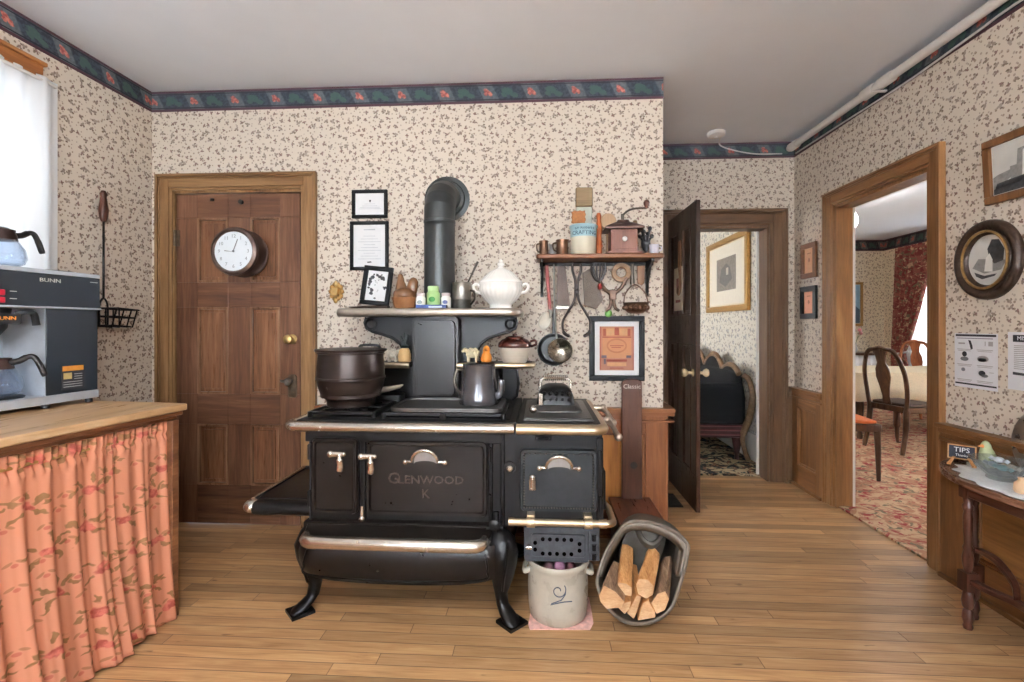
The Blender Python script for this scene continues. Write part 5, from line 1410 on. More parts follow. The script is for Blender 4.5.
gr = thing('coffee_grinder', 'square wooden coffee grinder with iron crank on the wall shelf', 'coffee grinder', (.47, 2.775, SZ))
gx, gy = .470, 2.766
B().box(gx-.098, gy-.072, SZ, gx+.098, gy+.072, SZ+.012).box(gx-.074, gy-.06, SZ+.012, gx+.074, gy+.06, SZ+.135).build('box', wood('grinder wood', (82, 52, 44), (124, 86, 74), (146, 108, 92), 'Z'), gr, bevel=.003)
B().box(gx-.066, gy-.064, SZ+.024, gx+.066, gy-.0601, SZ+.125).build('drawer', wood('grinder wood'  , (82, 52, 44), (124, 86, 74), (146, 108, 92), 'Z'), gr, bevel=.002).name
B().lathe([(0, 0), (.008, 0), (.008, .006), (.015, .010), (.013, .018), (0, .020)], seg=18, M=out(gx, gy-.064, SZ+.078)).build('knob', WHITEC, gr, 'white china knob')
def sq(h, z): return [(gx-h, gy-h*.78, z), (gx+h, gy-h*.78, z), (gx+h, gy+h*.78, z), (gx-h, gy+h*.78, z)]
B().loft([sq(.108, SZ+.135), sq(.108, SZ+.147), sq(.088, SZ+.158), sq(.058, SZ+.174), sq(.036, SZ+.182), sq(.030, SZ+.196)]).build('hood', plain('brown iron hood', (74, 52, 46), .4, .4), gr, bevel=.002)
b = B().cyl((gx, gy, SZ+.19), (gx, gy, SZ+.232), .009)
b.tube(smooth_path([(gx, gy, SZ+.225), (gx+.03, gy, SZ+.25), (gx+.07, gy, SZ+.262), (gx+.135, gy, SZ+.264)]), .006, 8)
b.build('crank', TIND, gr)
B().lathe([(0, 0), (.012, .002), (.010, .010), (.016, .022), (.018, .034), (.012, .046), (0, .048)], (gx+.135, gy, SZ+.262), 16).build('crank_knob', MAHOG, gr, smooth=60)
b = B().lathe([(0, 0), (.046, 0), (.048, .006), (.046, .012), (0, .012)], seg=28, M=out(.405, YB-.004, 1.868))
b.box(.392, YB-.018, SZ, .418, YB-.006, 1.83)
b.build('wooden_paddle', wood('pale wood', (150, 116, 84), (184, 150, 116), (204, 174, 142), 'Z'), loc=(.405, YB-.01, SZ), label='round headed pale wooden paddle behind the coffee grinder', cat='paddle', smooth=40)
b = B().lathe([(0, 0), (.012, 0), (.014, .05), (.0155, .15), (.012, .17), (.015, .19), (.012, .215), (0, .22)], (.560, 2.868, SZ), 18)
b.build('wooden_masher', wood('olive wood', (86, 66, 38), (124, 98, 60), (150, 124, 84), 'Z'), loc=(.560, 2.868, SZ), label='stubby olive wood masher behind the grinder crank', cat='masher', smooth=40)
b = B().cyl((.608, 2.80, SZ), (.608, 2.80, SZ+.012), .030)
for k in range(6):
    a = k*1.05
    b.tube(smooth_path([(.608, 2.80, SZ+.01), (.608+.012*math.cos(a), 2.80+.012*math.sin(a), SZ+.07), (.608+.034*math.cos(a), 2.80+.03*math.sin(a), SZ+.11+.02*(k % 3))]), .006, 6)
    b.ball((.608+.034*math.cos(a), 2.80+.03*math.sin(a), SZ+.11+.02*(k % 3)), .013, 8, 6)
b.ball((.608, 2.80, SZ+.07), (.026, .02, .05))
b.build('iron_ornament', plain('black iron', (40, 38, 40), .5), loc=(.608, 2.80, SZ), label='dark branching iron ornament right of the coffee grinder', cat='ornament', smooth=60)
wc = thing('white_cup', 'small white china cup at the right end of the wall shelf', 'cup', (.640, 2.735, SZ))
B().lathe([(0, 0), (.020, 0), (.024, .004), (.028, .048), (.029, .05), (.026, .05), (.022, .008), (0, .006)], (.640, 2.735, SZ), 24).build('body', plain('bluish white china', (222, 222, 236), .2), wc, smooth=40)
B().tube(smooth_path([(.666, 2.735, SZ+.04), (.680, 2.735, SZ+.036), (.680, 2.735, SZ+.02), (.664, 2.735, SZ+.014)]), .003, 6).build('handle', plain('bluish white china', (222, 222, 236)), wc)

# ---- utensils hanging under the shelf
HY = 2.858
def hang(name, b, mats, loc, label, cat, **k): return b.build(name, mats, loc=loc, label=label, cat=cat, **k)
kn = thing('red_handled_knife', 'long flat knife with a faded red handle hanging at the left bracket', 'knife', (.045, HY, 1.60))
B().prism([(.028, 1.605), (.050, 1.605), (.058, 1.50), (.066, 1.40), (.068, 1.345), (.050, 1.345), (.044, 1.42)], 'Y', HY-.012, HY-.002).build('handle', plain('faded red paint', (134, 60, 56), .5, 0, .25, 60), kn, bevel=.002)
B().prism([(.050, 1.345), (.068, 1.345), (.074, 1.30), (.058, 1.29)], 'Y', HY-.008, HY-.004).build('blade', TIND, kn)
gt = thing('grater', 'long brown flat grater with a bottom bar hanging under the shelf', 'grater', (.13, HY, 1.60))
B().prism([(.105, 1.600), (.150, 1.600), (.178, 1.36), (.098, 1.36)], 'Y', HY-.004, HY+.004).build('blade', plain('brown grey tin', (78, 66, 60), .5, .5, .25, 150, .3), gt)
B().box(.092, HY-.014, 1.345, .182, HY+.008, 1.366).build('end_bar', TIN, gt, bevel=.003)
sk = thing('small_skillet', 'small black skillet hanging by its long handle under the shelf', 'pan', (.085, 2.865, 1.11))
M = Matrix.Translation((.082, 2.87, 1.108)) @ RY
B().lathe([(0, 0), (.075, 0), (.094, .030), (.097, .032), (.092, .032), (.073, .006), (0, .006)], seg=36, M=M).build('pan', plain('black skillet iron', (48, 48, 48), .4, .5, .25, 40), sk, smooth=40)
B().prism([(.072, 1.20), (.096, 1.20), (.098, 1.32), (.092, 1.36), (.080, 1.36), (.074, 1.32)], 'Y', 2.862, 2.870).build('handle', plain('black skillet iron', (48, 48, 48)), sk, bevel=.002)
ld = thing('ladle', 'steel ladle with a shiny bowl hanging in front of the small skillet', 'ladle', (.10, 2.83, 1.61))
b = B().tube([(.083, 2.842, 1.612), (.086, 2.838, 1.33), (.098, 2.825, 1.17)], .0055, 8)
b.build('handle', plain('bright rod', (170, 176, 172), .3, .8), ld)
M = Matrix.Translation((.118, 2.826, 1.105)) @ RY
B().lathe([(0, .0), (.045, .004), (.068, .022), (.072, .030), (.069, .031), (.045, .010), (0, .006)], seg=32, M=M).build('bowl', plain('polished ladle bowl', (132, 124, 112), .25, .85, .3, 30), ld, smooth=50)
M = Matrix.Translation((.030, 2.868, 1.278)) @ Matrix.Rotation(.35, 4, 'Y') @ RY
hang('enamel_dish', B().lathe([(0, 0), (.024, 0), (.044, .012), (.047, .014), (.043, .016), (.022, .006), (0, .006)], seg=28, M=M, sx=.8, sy=1.15), plain('cream enamel', (214, 206, 192), .25), (.030, 2.868, 1.278), 'small oval cream enamel dish hanging left of the skillet handle', 'dish', smooth=50)
tn = B(); HY -= .024
for s in (1, -1):
    tn.tube(smooth_path([(.214+s*.022, HY-.012, 1.612), (.214+s*.024, HY-.012, 1.57), (.214+s*.006, HY-.012, 1.50), (.214+s*.012, HY-.012, 1.40), (.214+s*.050, HY-.012, 1.33), (.214+s*.080, HY-.012, 1.27), (.214+s*.074, HY-.012, 1.21), (.214+s*.040, HY-.012, 1.185)]), [.007]*36+[.010]*6+[.006], 8)
tn.ball((.214, HY-.014, 1.45), .013)
hang('iron_tongs', tn, plain('grey iron', (58, 52, 50), .5, .5), (.214, HY, 1.61), 'pair of curved iron tongs hanging spread above the framed print', 'tongs', smooth=60); HY += .024
cg = thing('perforated_grater', 'tilted perforated tin grater hanging right of the tongs', 'grater', (.30, HY, 1.60))
B().prism([(.252, 1.56), (.318, 1.60), (.372, 1.40), (.330, 1.345), (.262, 1.37)], 'Y', HY-.004, HY+.004).build('sheet', plain('grey perforated tin', (88, 78, 70), .5, .6, .35, 220, .5), cg)
wk = B()
for k in range(7):
    a = PI*k/7
    wk.tube(smooth_path([(.342+.04*math.cos(a), HY-.02+.012*math.sin(a), 1.615), (.342+.042*math.cos(a), HY-.02+.014*math.sin(a), 1.56), (.342, HY-.02, 1.505), (.342-.042*math.cos(a), HY-.02-.014*math.sin(a), 1.56), (.342-.04*math.cos(a), HY-.02-.014*math.sin(a), 1.615)]), .0035, 5)
hang('wire_whisk', wk, plain('dark wire', (60, 58, 58), .4, .6), (.342, HY-.02, 1.61), 'dark wire whisk hanging head down beside the perforated grater', 'whisk', smooth=60)
eb = thing('hand_beater', 'old rusty hand beater with crossed arms above the framed print', 'egg beater', (.42, HY, 1.60))
b = B()
for s in (1, -1):
    b.tube(smooth_path([(.425+s*.085, HY-.012, 1.53), (.425+s*.05, HY-.012, 1.47), (.425+s*.012, HY-.012, 1.43), (.425+s*.014, HY-.012, 1.36), (.425+s*.04, HY-.012, 1.335)]), [.011]*12+[.009]*12+[.007], 8)
b.build('arms', plain('rusty metal', (100, 80, 68), .5, .5, .3, 50), eb, smooth=60)
B().box(.405, HY-.024, 1.40, .447, HY-.001, 1.46).build('body', plain('rusty metal', (130, 104, 88)), eb, bevel=.006)
B().ball((.352, HY-.02, 1.478), (.014, .012, .018)).build('grip', plain('dark red grip', (120, 36, 34), .5), eb)
M = Matrix.Translation((.476, HY-.002, 1.560)) @ RY
hang('wooden_ring', B().lathe([(.030, 0), (.055, 0), (.058, .008), (.055, .018), (.030, .018), (.026, .008), (.030, 0)], seg=36, M=M), wood('ring wood', (96, 70, 46), (134, 104, 74), (160, 130, 98), 'X'), (.476, HY, 1.56), 'round wooden ring hanging from the right half of the shelf', 'ring', smooth=50)
b = B().lathe([(0, 0), (.012, 0), (.014, .01), (.010, .10), (.012, .12), (0, .124)], (.542, HY, 1.49), 12)
hang('skewer_bundle', b, TIND, (.542, HY, 1.49), 'short dark metal peg hanging beside the wooden ring', 'skewer', smooth=50)
hang('butter_paddle', B().prism([(.568, 1.60), (.614, 1.60), (.612, 1.50), (.596, 1.485), (.572, 1.495)], 'Y', HY-.010, HY+.002), wood('paddle wood', (100, 70, 50), (136, 100, 74), (158, 124, 96), 'Z'), (.59, HY, 1.6), 'short flat wooden paddle hanging next to the right bracket', 'paddle', bevel=.003)
b = B().lathe([(0, 0), (.040, .002), (.062, .020), (.072, .060), (.075, .064), (.068, .064), (.056, .024), (0, .010)], (.555, 2.815, 1.318), 32)
for i in range(14):
    a = 2*PI*i/14; b.ball((.555+.068*math.cos(a), 2.815+.068*math.sin(a), 1.352), .013, 8, 6)
b.tube(smooth_path([(.485, 2.815, 1.38), (.50, 2.83, 1.44), (.555, 2.85, 1.49), (.61, 2.83, 1.44), (.625, 2.815, 1.38)]), .004, 6)
hang('copper_mould', b, COPPER, (.555, 2.815, 1.40), 'fluted copper mould hanging on wire above the framed print', 'mould', smooth=50)
hang('green_pin', B().ball((.404, YB-.026, 1.320), (.022, .012, .022)).cyl((.404, YB-.026, 1.32), (.404, YB-.003, 1.34), .004), plain('green pin', (110, 160, 84), .4), (.404, YB-.02, 1.32), 'small green knob on the top edge of the salmon print frame', 'pin')
def art_poster(b, x0, z0, x1, z1, y):
    w, h = x1-x0, z1-z0
    b.box(x0, y-.0006, z0, x1, y+.0008, z1)
    def sh(m, pts): b.mat(m).prism([(x0+w*u, z0+h*v) for u, v in pts], 'Y', y-.0014, y)
    sh(1, [(.08, .28), (.92, .28), (.92, .97), (.08, .97)])
    b.mat(2).prism([(x0+w*(.5+.30*math.cos(2*PI*i/28)), z0+h*(.56+.17*math.sin(2*PI*i/28))) for i in range(28)], 'Y', y-.0020, y)
    b.mat(1).prism([(x0+w*(.5+.25*math.cos(2*PI*i/28)), z0+h*(.56+.13*math.sin(2*PI*i/28))) for i in range(28)], 'Y', y-.0026, y)
    for m, u0, v0, u1, v1 in ((3, .08, .74, .92, .77), (3, .10, .78, .18, .95), (3, .82, .78, .90, .95), (3, .44, .80, .56, .97), (4, .20, .80, .42, .94), (4, .58, .80, .80, .94),
                              (3, .30, .55, .70, .57), (3, .34, .51, .62, .53), (5, .05, .28, .20, .34), (5, .78, .28, .92, .34), (3, .20, .20, .80, .25), (4, .22, .10, .78, .18), (5, .12, .14, .18, .26), (3, .30, .04, .70, .06),
                              (3, .0, .0, .03, 1), (3, .97, .0, 1, 1)):
        b.mat(m).box(x0+w*u0, y-.0030, z0+h*v0, x0+w*u1, y, z0+h*v1)
    return [plain('salmon print', (166, 116, 98), .7, 0, .05), plain('orange print', (182, 130, 94), .7, 0, .06), plain('gold print', (160, 102, 72), .7), plain('brown red print', (138, 66, 52), .7), plain('light orange print', (192, 148, 108), .7), plain('slate print', (92, 82, 92), .7)]
frame_xz('framed_print', 'black framed salmon and orange print in a wide white mat below the utensils', .293, .922, .617, 1.306, YB-.002, .032, BLACKF, WHITEP, .030, art_poster)

# low wooden box with a tall narrow backboard
wb = thing('boot_box', 'low dark wooden box with a tall narrow backboard against the wainscot', 'box', (.52, 2.66, 0))
PLX = wood('red brown plank across', (58, 26, 16), (92, 50, 34), (122, 74, 52), 'Y', .9, .3)
B().box(.400, 2.44, .225, .640, 2.835, .25).build('lid', PLX, wb, bevel=.004)
B().box(.410, 2.45, 0, .630, 2.47, .225).box(.410, 2.79, 0, .630, 2.81, .225).box(.410, 2.47, 0, .43, 2.79, .225).box(.61, 2.47, 0, .63, 2.79, .225).build('case', PLANK, wb, bevel=.003)
poly = [(.472, .2505), (.588, .2505), (.586, .92)]+[(.529+.057*math.cos(a), .92+.022*math.sin(a)) for a in [PI*i/8 for i in range(1, 8)]]+[(.472, .92)]
B().prism(poly, 'Y', 2.797, 2.818).build('backboard', PLANK, wb, bevel=.003)
B().cyl((.540, 2.796, .445), (.540, 2.7985, .445), .020).build('hole', IRON_D, wb, smooth=0)
B().text('Classic', .036, MB((.529, 2.7965, .898)), .0006, squeeze=1.0).build('lettering', plain('white paint lettering', (214, 206, 194), .6), wb, smooth=0)

# coal hod lying open, filled with split logs
hd = thing('coal_hod', 'dark galvanised coal hod tipped toward the room beside the crock', 'coal hod', (.44, 2.12, 0))
HODM = plain('dull galvanised iron', (96, 90, 82), .5, .55, .25, 24, .05)
oc = [(0.249, 0.207), (0.28, 0.275), (0.324, 0.335), (0.373, 0.384), (0.443, 0.395), (0.521, 0.382), (0.586, 0.355), (0.628, 0.316), (0.624, 0.283), (0.605, 0.226), (0.569, 0.15), (0.537, 0.095), (0.489, 0.059), (0.423, 0.039), (0.349, 0.042), (0.296, 0.072), (0.262, 0.114), (0.241, 0.162)]
oc = [(p.x, p.y) for p in smooth_path([(x, max(z, .012), 0) for x, z in oc], 3, True)]
def tilt_y(z): return 1.965+.40*z
def ring(s, dz, dy, sz=1.0, floor=None):
    out_ = []
    for x, z in oc:
        xx, zz = .43+(x-.43)*s+.22*dy, .225+(z-.225)*s*sz+dz
        y = tilt_y(zz-dz)+dy
        out_.append((xx, y, max(zz, floor if floor is not None else -9)))
    return out_
outer = [ring(1.0, 0, 0, floor=.012), ring(1.015, .0, .012, floor=.008), ring(.97, .0, .05, floor=.006), ring(.90, -.01, .16, floor=.006), ring(.78, -.03, .28, floor=.006), ring(.62, -.06, .345, floor=.008)]
inner = [ring(.60, -.06, .335, floor=.014), ring(.75, -.03, .27, floor=.014), ring(.87, -.01, .155, floor=.014), ring(.95, 0, .05, floor=.016), ring(.985, 0, .005, floor=.016)]
b = B().loft(outer+inner+[outer[0]], caps=False)
b._f([b.bm.verts.new(p) for p in ring(.62, -.06, .345, floor=.008)])
b._f([b.bm.verts.new(p) for p in ring(.60, -.06, .335, floor=.014)])
bmesh.ops.remove_doubles(b.bm, verts=b.bm.verts, dist=.0005)
b.build('bucket', HODM, hd, smooth=50)
B().tube([(x, y-.004, z+.002) for x, y, z in ring(1.0, 0, 0, floor=.014)], .008, 8, closed=True).build('rolled_rim', plain('rim iron', (120, 112, 102), .45, .6, .2, 30), hd)
hood = [p for p in ring(.985, 0, .0) if p[2] > .19]
hood.sort(key=lambda p: math.atan2(p[2]-.15, p[0]-.43))
ih = [(.43+(x-.43)*.88, y+.010, .15+(z-.15)*.84) for x, y, z in hood]
bb = B(); bb.loft([hood, ih], caps=False, closed=False); bb.loft([ih, [(x, y+.06, z+.015) for x, y, z in ih]], caps=False, closed=False)
bb.build('hood_lip', plain('rim iron', (120, 112, 102)), hd, solid=.004, smooth=60)
B().tube(smooth_path([(.440, 2.22, .335), (.455, 2.17, .295), (.49, 2.15, .280), (.53, 2.17, .295), (.55, 2.22, .33)]), .020, 8, flat=.6).build('grip', HODM, hd)
def log(name_label, end, direction, length, taper, m):
    """end = outline of the split face (x, z) at y0; the log runs back along direction"""
    (y0, pts) = end; d = Vector(direction)
    cxp = sum(p[0] for p in pts)/len(pts); czp = sum(p[1] for p in pts)/len(pts)
    rnd_ = random.Random(int(cxp*1e4))
    bb = B(); rings = []
    for f in (0, .35, .7, 1.0):
        rings.append([(cxp+(x-cxp)*.95*(1+(taper-1)*f)+d.x*length*f+rnd_.uniform(-.003, .003), y0+d.y*length*f+(rnd_.uniform(-.006, .006) if f == 0 else 0), czp+(z-czp)*.95*(1+(taper-1)*f)+d.z*length*f+rnd_.uniform(-.003, .003)) for x, z in pts])
    bb.loft(rings, caps=False)
    bb.m = 1; bb._f([bb.bm.verts.new(p) for p in rings[0]]); bb._f([bb.bm.verts.new(p) for p in rings[-1]])
    bmesh.ops.remove_doubles(bb.bm, verts=bb.bm.verts, dist=.0004)
    return bb.build('split_log', m, loc=(cxp, y0, czp), label=name_label, cat='log', group='split logs in the coal hod', bevel=.004, smooth=0)
LM = [LOGW, LOGE]; LB = [LOGB, LOGE]
log('wide split log with grey bark sticking out at the left of the hod', (1.93, [(.230, .172), (.252, .220), (.304, .195), (.338, .150), (.332, .125), (.266, .120), (.238, .146)]), (.30, .93, .12), .20, .72, LB)
log('upright looking split log left of centre at the top of the hod pile', (1.975, [(.312, .190), (.318, .160), (.372, .150), (.378, .182), (.352, .206), (.320, .208)]), (.20, .93, .25), .24, .86, LM)
log('thick split log right of centre at the top of the hod pile', (1.975, [(.386, .196), (.398, .158), (.428, .142), (.462, .158), (.466, .196), (.436, .222), (.400, .222)]), (.36, .91, .20), .22, .80, LM)
log('pale split log along the right side of the hod', (1.975, [(.448, .122), (.470, .082), (.506, .094), (.524, .140), (.510, .178), (.474, .166)]), (.34, .91, .22), .24, .75, LB)
log('small pinkish split log at the lower left of the hod pile', (1.966, [(.298, 0.122), (.342, 0.082), (.362, 0.102), (.370, 0.138), (.335, 0.128)]), (.12, .97, .14), .22, .85, LM)
log('small split log in the lower middle of the hod pile', (1.966, [(.350, 0.080), (.378, 0.060), (.396, 0.086), (.412, 0.158), (.388, 0.164), (.374, 0.126)]), (.12, .97, .14), .22, .85, LM)
log('triangular ended split log at the bottom right of the hod pile', (1.966, [(.388, 0.058), (.470, 0.064), (.466, 0.096), (.440, 0.144), (.418, 0.128)]), (.14, .97, .14), .22, .85, LM)

# stoneware crock on a pink pad
cr = thing('stoneware_crock', 'grey stoneware crock marked with a blue 2 on the floor below the ash box', 'crock', (.078, 2.10, .0035))
c = (.078, 2.10, .0035)
B().lathe([(0, 0), (.116, 0), (.122, .006), (.128, .05), (.130, .13), (.127, .212), (.130, .220), (.134, .228), (.134, .240), (.128, .246), (.118, .242), (.114, .21), (.116, .02), (0, .014)], c, 48).build('body', STONEW, cr, smooth=45)
for s in (1, -1): B().tube(smooth_path([(c[0]+s*.122, 2.07, .200), (c[0]+s*.142, 2.065, .196), (c[0]+s*.142, 2.13, .196), (c[0]+s*.122, 2.135, .200)]), .011, 8).build('ear', STONEW, cr)
b = B()
def on_crock(u, z): 
    a = u/.131; return (c[0]+.1315*math.sin(a), c[1]-.1315*math.cos(a), z)
sp_ = [on_crock(-.002+(.008+.0035*t)*math.cos(t), .165+(.008+.0035*t)*math.sin(t)) for t in [i*.28 for i in range(26)]]
b.tube(sp_, .0022, 5)
b.tube([on_crock(u, z) for u, z in ((.028, .175), (.026, .150), (.010, .128), (-.030, .110), (-.034, .104), (-.01, .114), (.02, .120), (.055, .118))], .0022, 5)
b.build('blue_mark', COBALT, cr)
pd = B().prism([(-.048, 2.0), (-.04, 1.972), (.205, 1.985), (.225, 2.03), (.225, 2.22), (-.03, 2.23)], 'Z', .0, .003)
pd.build('pink_pad', plain('pink patterned pad', (232, 186, 178), .85, 0, .2, 40), loc=(.08, 2.1, 0), label='thin pink paper pad on the floor under the stoneware crock', cat='mat', smooth=0)
for k, (x, y, z, r, col, lab) in enumerate(((.085, 2.06, .221, .026, (178, 130, 160), 'mauve crumpled ball topmost in the stoneware crock'), (.040, 2.085, .202, .028, (146, 112, 120), 'dull grey mauve ball at the left in the stoneware crock'), (.130, 2.09, .200, .028, (160, 108, 116), 'dusty rose ball at the right in the stoneware crock'))):
    bb = B(); bb.ball((x, y, z), r, 14, 9)
    rr = random.Random(k)
    for v in bb.bm.verts: v.co = Vector((x, y, z))+(v.co-Vector((x, y, z)))*rr.uniform(.9, 1.04)
    bb.build('paper_ball', plain('ball %d paper' % k, col, .7, 0, .2, 60), loc=(x, y, z-r), label=lab, cat='ball', smooth=60)
B().lathe([(0, 0), (.085, 0), (.085, .135), (0, .135)], (c[0], c[1], .03), 32).build('kindling_paper', plain('brown packed paper', (70, 56, 50), .9, 0, .4, 50, .6), loc=(c[0], c[1], .03), label='dark crumpled packing inside the stoneware crock', cat='packing')
# ------------------------------------------------------------------ right wall
def frame_yz(name, label, y0, z0, y1, z1, x, w, m, mat_m, mat_w, art, cat='picture', t=.02, lean=0.0, depth_m=None):
    """picture on a wall facing -X (y0 = far end, y1 = near end as seen, y0 > y1)"""
    cy = (y0+y1)/2; th = thing(name, label, cat, (x, cy, z0))
    # build facing -Y around the origin, then turn it on to the wall
    hw = (y0-y1)/2; hh = z1-z0
    M = Matrix.Translation((x, cy, z0)) @ Matrix.Rotation(-PI/2, 4, 'Z') @ Matrix.Rotation(lean, 4, 'X')
    bb = B()
    for a, c, e, f in ((-hw, 0, hw, w), (-hw, hh-w, hw, hh), (-hw, w, -hw+w, hh-w), (hw-w, w, hw, hh-w)): bb.box(a, -t, c, e, 0, f)
    bb.bm.transform(M); bb.build('frame', m, th, bevel=.003)
    bb = B().box(-hw+w, -t*.35, w, hw-w, -.001, hh-w); bb.bm.transform(M); bb.build('mount', mat_m, th, smooth=0)
    bb = B(); mats = art(bb, -hw+w+mat_w, w+mat_w, hw-w-mat_w, hh-w-mat_w, -t*.35-.0012)
    bb.bm.transform(M); bb.build('print', mats, th, smooth=0)
    return th
PHG = [plain('photo light grey', (206, 206, 202), .5, 0, .06, 14), plain('photo mid grey', (142, 142, 140), .5, 0, .2, 60), plain('photo dark grey', (62, 62, 64), .5, 0, .4, 70), plain('photo white', (228, 228, 224), .5, 0, .05)]
def poly(b, m, x0, z0, x1, z1, y, pts, lift=0):
    b.mat(m).prism([(x0+(x1-x0)*u, z0+(z1-z0)*v) for u, v in pts], 'Y', y-.0006-lift, y)
def art_house(b, x0, z0, x1, z1, y):
    b.box(x0, y, z0, x1, y+.0008, z1)
    poly(b, 2, x0, z0, x1, z1, y, [(0, 0), (1, 0), (1, .16), (.5, .22), (0, .12)])
    poly(b, 1, x0, z0, x1, z1, y, [(0, .12), (.14, .2), (.3, .36), (.22, .44), (.06, .40), (0, .36)], .0002)
    poly(b, 1, x0, z0, x1, z1, y, [(.22, .2), (.8, .24), (.8, .78), (.62, .95), (.45, .82), (.32, .80), (.30, .5), (.22, .5)], .0004)
    poly(b, 3, x0, z0, x1, z1, y, [(.36, .24), (.62, .26), (.62, .76), (.5, .9), (.38, .74)], .0006)
    for u, v in ((.42, .34), (.52, .34), (.42, .56), (.52, .56), (.68, .4), (.68, .6)): poly(b, 2, x0, z0, x1, z1, y, [(u, v), (u+.05, v), (u+.05, v+.12), (u, v+.12)], .0008)
    poly(b, 2, x0, z0, x1, z1, y, [(.02, .10), (.5, .16), (.44, .26), (.2, .24), (.05, .22)], .001)
    return PHG
frame_yz('framed_photograph', 'wood framed grey photograph of a house hung high on the right wall', 2.292, 1.79, 1.86, 2.075, XR-.004, .034, WAINR_Z, WHITEP, .004, art_house, lean=.05)
# oval frame
ov = thing('oval_picture', 'oval dark bronzed frame around a grey photograph on the right wall', 'picture', (XR-.002, 2.288, 1.365))
oc_, oz = 2.288, 1.546
b = B(); rings = []
for s, d in ((1.0, 0), (1.0, .014), (.96, .030), (.88, .034), (.82, .026), (.76, .020), (.73, .026), (.68, .022), (.63, .010), (.63, .004)):
    rings.append([(XR-.002-d, oc_+.160*s*math.cos(2*PI*k/56), oz+.180*s*math.sin(2*PI*k/56)) for k in range(56)])
b.loft(rings, caps=False)
b.build('frame', plain('dark bronzed carved wood', (58, 43, 34), .4, .25, .4, 60, .5), ov, smooth=60)
b = B().tube([(XR-.030, oc_+.112*math.cos(2*PI*k/40), oz+.128*math.sin(2*PI*k/40)) for k in range(40)], .006, 6, closed=True)
b.build('inner_bead', plain('gilt bead', (150, 118, 74), .4, .5, .3, 60), ov)
b = B(); M = MR((XR-.008, oc_, oz))
for v in [0]:
    f = [b.bm.verts.new(M @ Vector((.103*math.cos(2*PI*k/40), .116*math.sin(2*PI*k/40), 0))) for k in range(40)]; b._f(f)
def blobM(m, pts, lift):
    b.m = m; b._f([b.bm.verts.new(M @ Vector((x, y, lift))) for x, y in pts])
blobM(2, [(.005, .0), (.03, -.02), (.07, -.01), (.075, .04), (.05, .085), (.015, .09), (-.005, .05)], .0006)
blobM(1, [(-.08, -.03), (-.02, -.06), (.06, -.05), (.085, -.01), (.03, .0), (-.05, .01)], .0004)
blobM(3, [(-.02, -.05), (.02, -.055), (.02, .0), (.005, .03), (-.012, .01)], .0009)
blobM(2, [(-.07, -.05), (-.02, -.07), (.04, -.065), (.03, -.075), (-.03, -.085), (-.06, -.07)], .0010)
b.build('print', PHG, ov, smooth=0, recalc=False)

def notice(name, label, y0, z0, y1, z1, draw):
    hw, hh = (y0-y1)/2, z1-z0
    M = face_M((XR-.0015, (y0+y1)/2, z0), (0, -1, 0), (0, 0, 1))
    bb = B(); v = [bb.bm.verts.new(M @ Vector(p)) for p in ((-hw, 0, 0), (hw, 0, 0), (hw, hh, 0), (-hw, hh, 0), (-hw, 0, .001), (hw, 0, .001), (hw, hh, .001), (-hw, hh, .001))]
    for q in ((0, 1, 2, 3), (4, 5, 6, 7), (0, 1, 5, 4), (1, 2, 6, 5), (2, 3, 7, 6), (3, 0, 4, 7)): bb._f([v[i] for i in q])
    def rect(m, u0, v0, u1, v1, lift=.0016):
        bb.m = m; bb._f([bb.bm.verts.new(M @ Vector((-hw+2*hw*u, hh*w, lift))) for u, w in ((u0, v0), (u1, v0), (u1, v1), (u0, v1))])
    def blob(m, pts, lift=.002):
        bb.m = m; bb._f([bb.bm.verts.new(M @ Vector((-hw+2*hw*u, hh*w, lift))) for u, w in pts])
    draw(bb, M, hw, hh, rect, blob)
    return bb.build(name, [plain('notice paper', (226, 227, 232), .7, 0, .02), INK, INKD, plain('notice mid grey', (170, 166, 168), .8)], loc=(XR-.001, (y0+y1)/2, z0), label=label, cat='notice', smooth=0, recalc=False)
def draw1(bb, M, hw, hh, rect, blob):
    rect(2, .03, .945, .97, .985); rect(1, .06, .905, .9, .918)
    for v, u in ((.73, 0), (.73, 1), (.45, 0), (.45, 1), (.17, 0), (.17, 1)):
        x = .07+.47*u
        rect(3, x, v-.03, x+.36, v-.018); rect(3, x+.02, v-.055, x+.33, v-.045)
    def circ(cu, cv, ru, rv, m, n=14): blob(m, [(cu+ru*math.cos(2*PI*i/n), cv+rv*math.sin(2*PI*i/n)) for i in range(n)])
    blob(2, [(.34, .88), (.40, .87), (.44, .78), (.45, .72), (.40, .71), (.38, .78)]); rect(3, .10, .80, .26, .83); rect(3, .72, .78, .74, .86); rect(3, .80, .78, .90, .86)
    circ(.25, .62, .06, .05, 2); circ(.25, .53, .10, .04, 1); circ(.68, .55, .13, .055, 3); circ(.66, .53, .10, .035, 1)
    circ(.22, .33, .05, .035, 1); circ(.66, .29, .08, .05, 2); circ(.72, .25, .08, .03, 1); rect(3, .82, .31, .92, .32)
    rect(2, .02, .055, .98, .085)
notice('safety_notice', 'white notice with small grey pictures in six fields under a dark clip bar', 2.472, .955, 2.250, 1.212, draw1)
def draw2(bb, M, hw, hh, rect, blob):
    rect(2, .10, .83, .95, .95)
    bb.m = 0; bb.text('MISS', hh*.10, M @ Matrix.Translation((-hw*.42, hh*.89, .0022)), .0003)
    for i in range(13): rect(3, .12, .36+.033*i, .90-.06*(i % 3), .36+.033*i+.014)
    blob(2, [(.10, .26), (.94, .24), (.94, .28), (.5, .29), (.10, .31)])
notice('printed_notice', 'white notice with a dark heading band at the edge of the right wall', 2.204, .975, 1.98, 1.222, draw2)
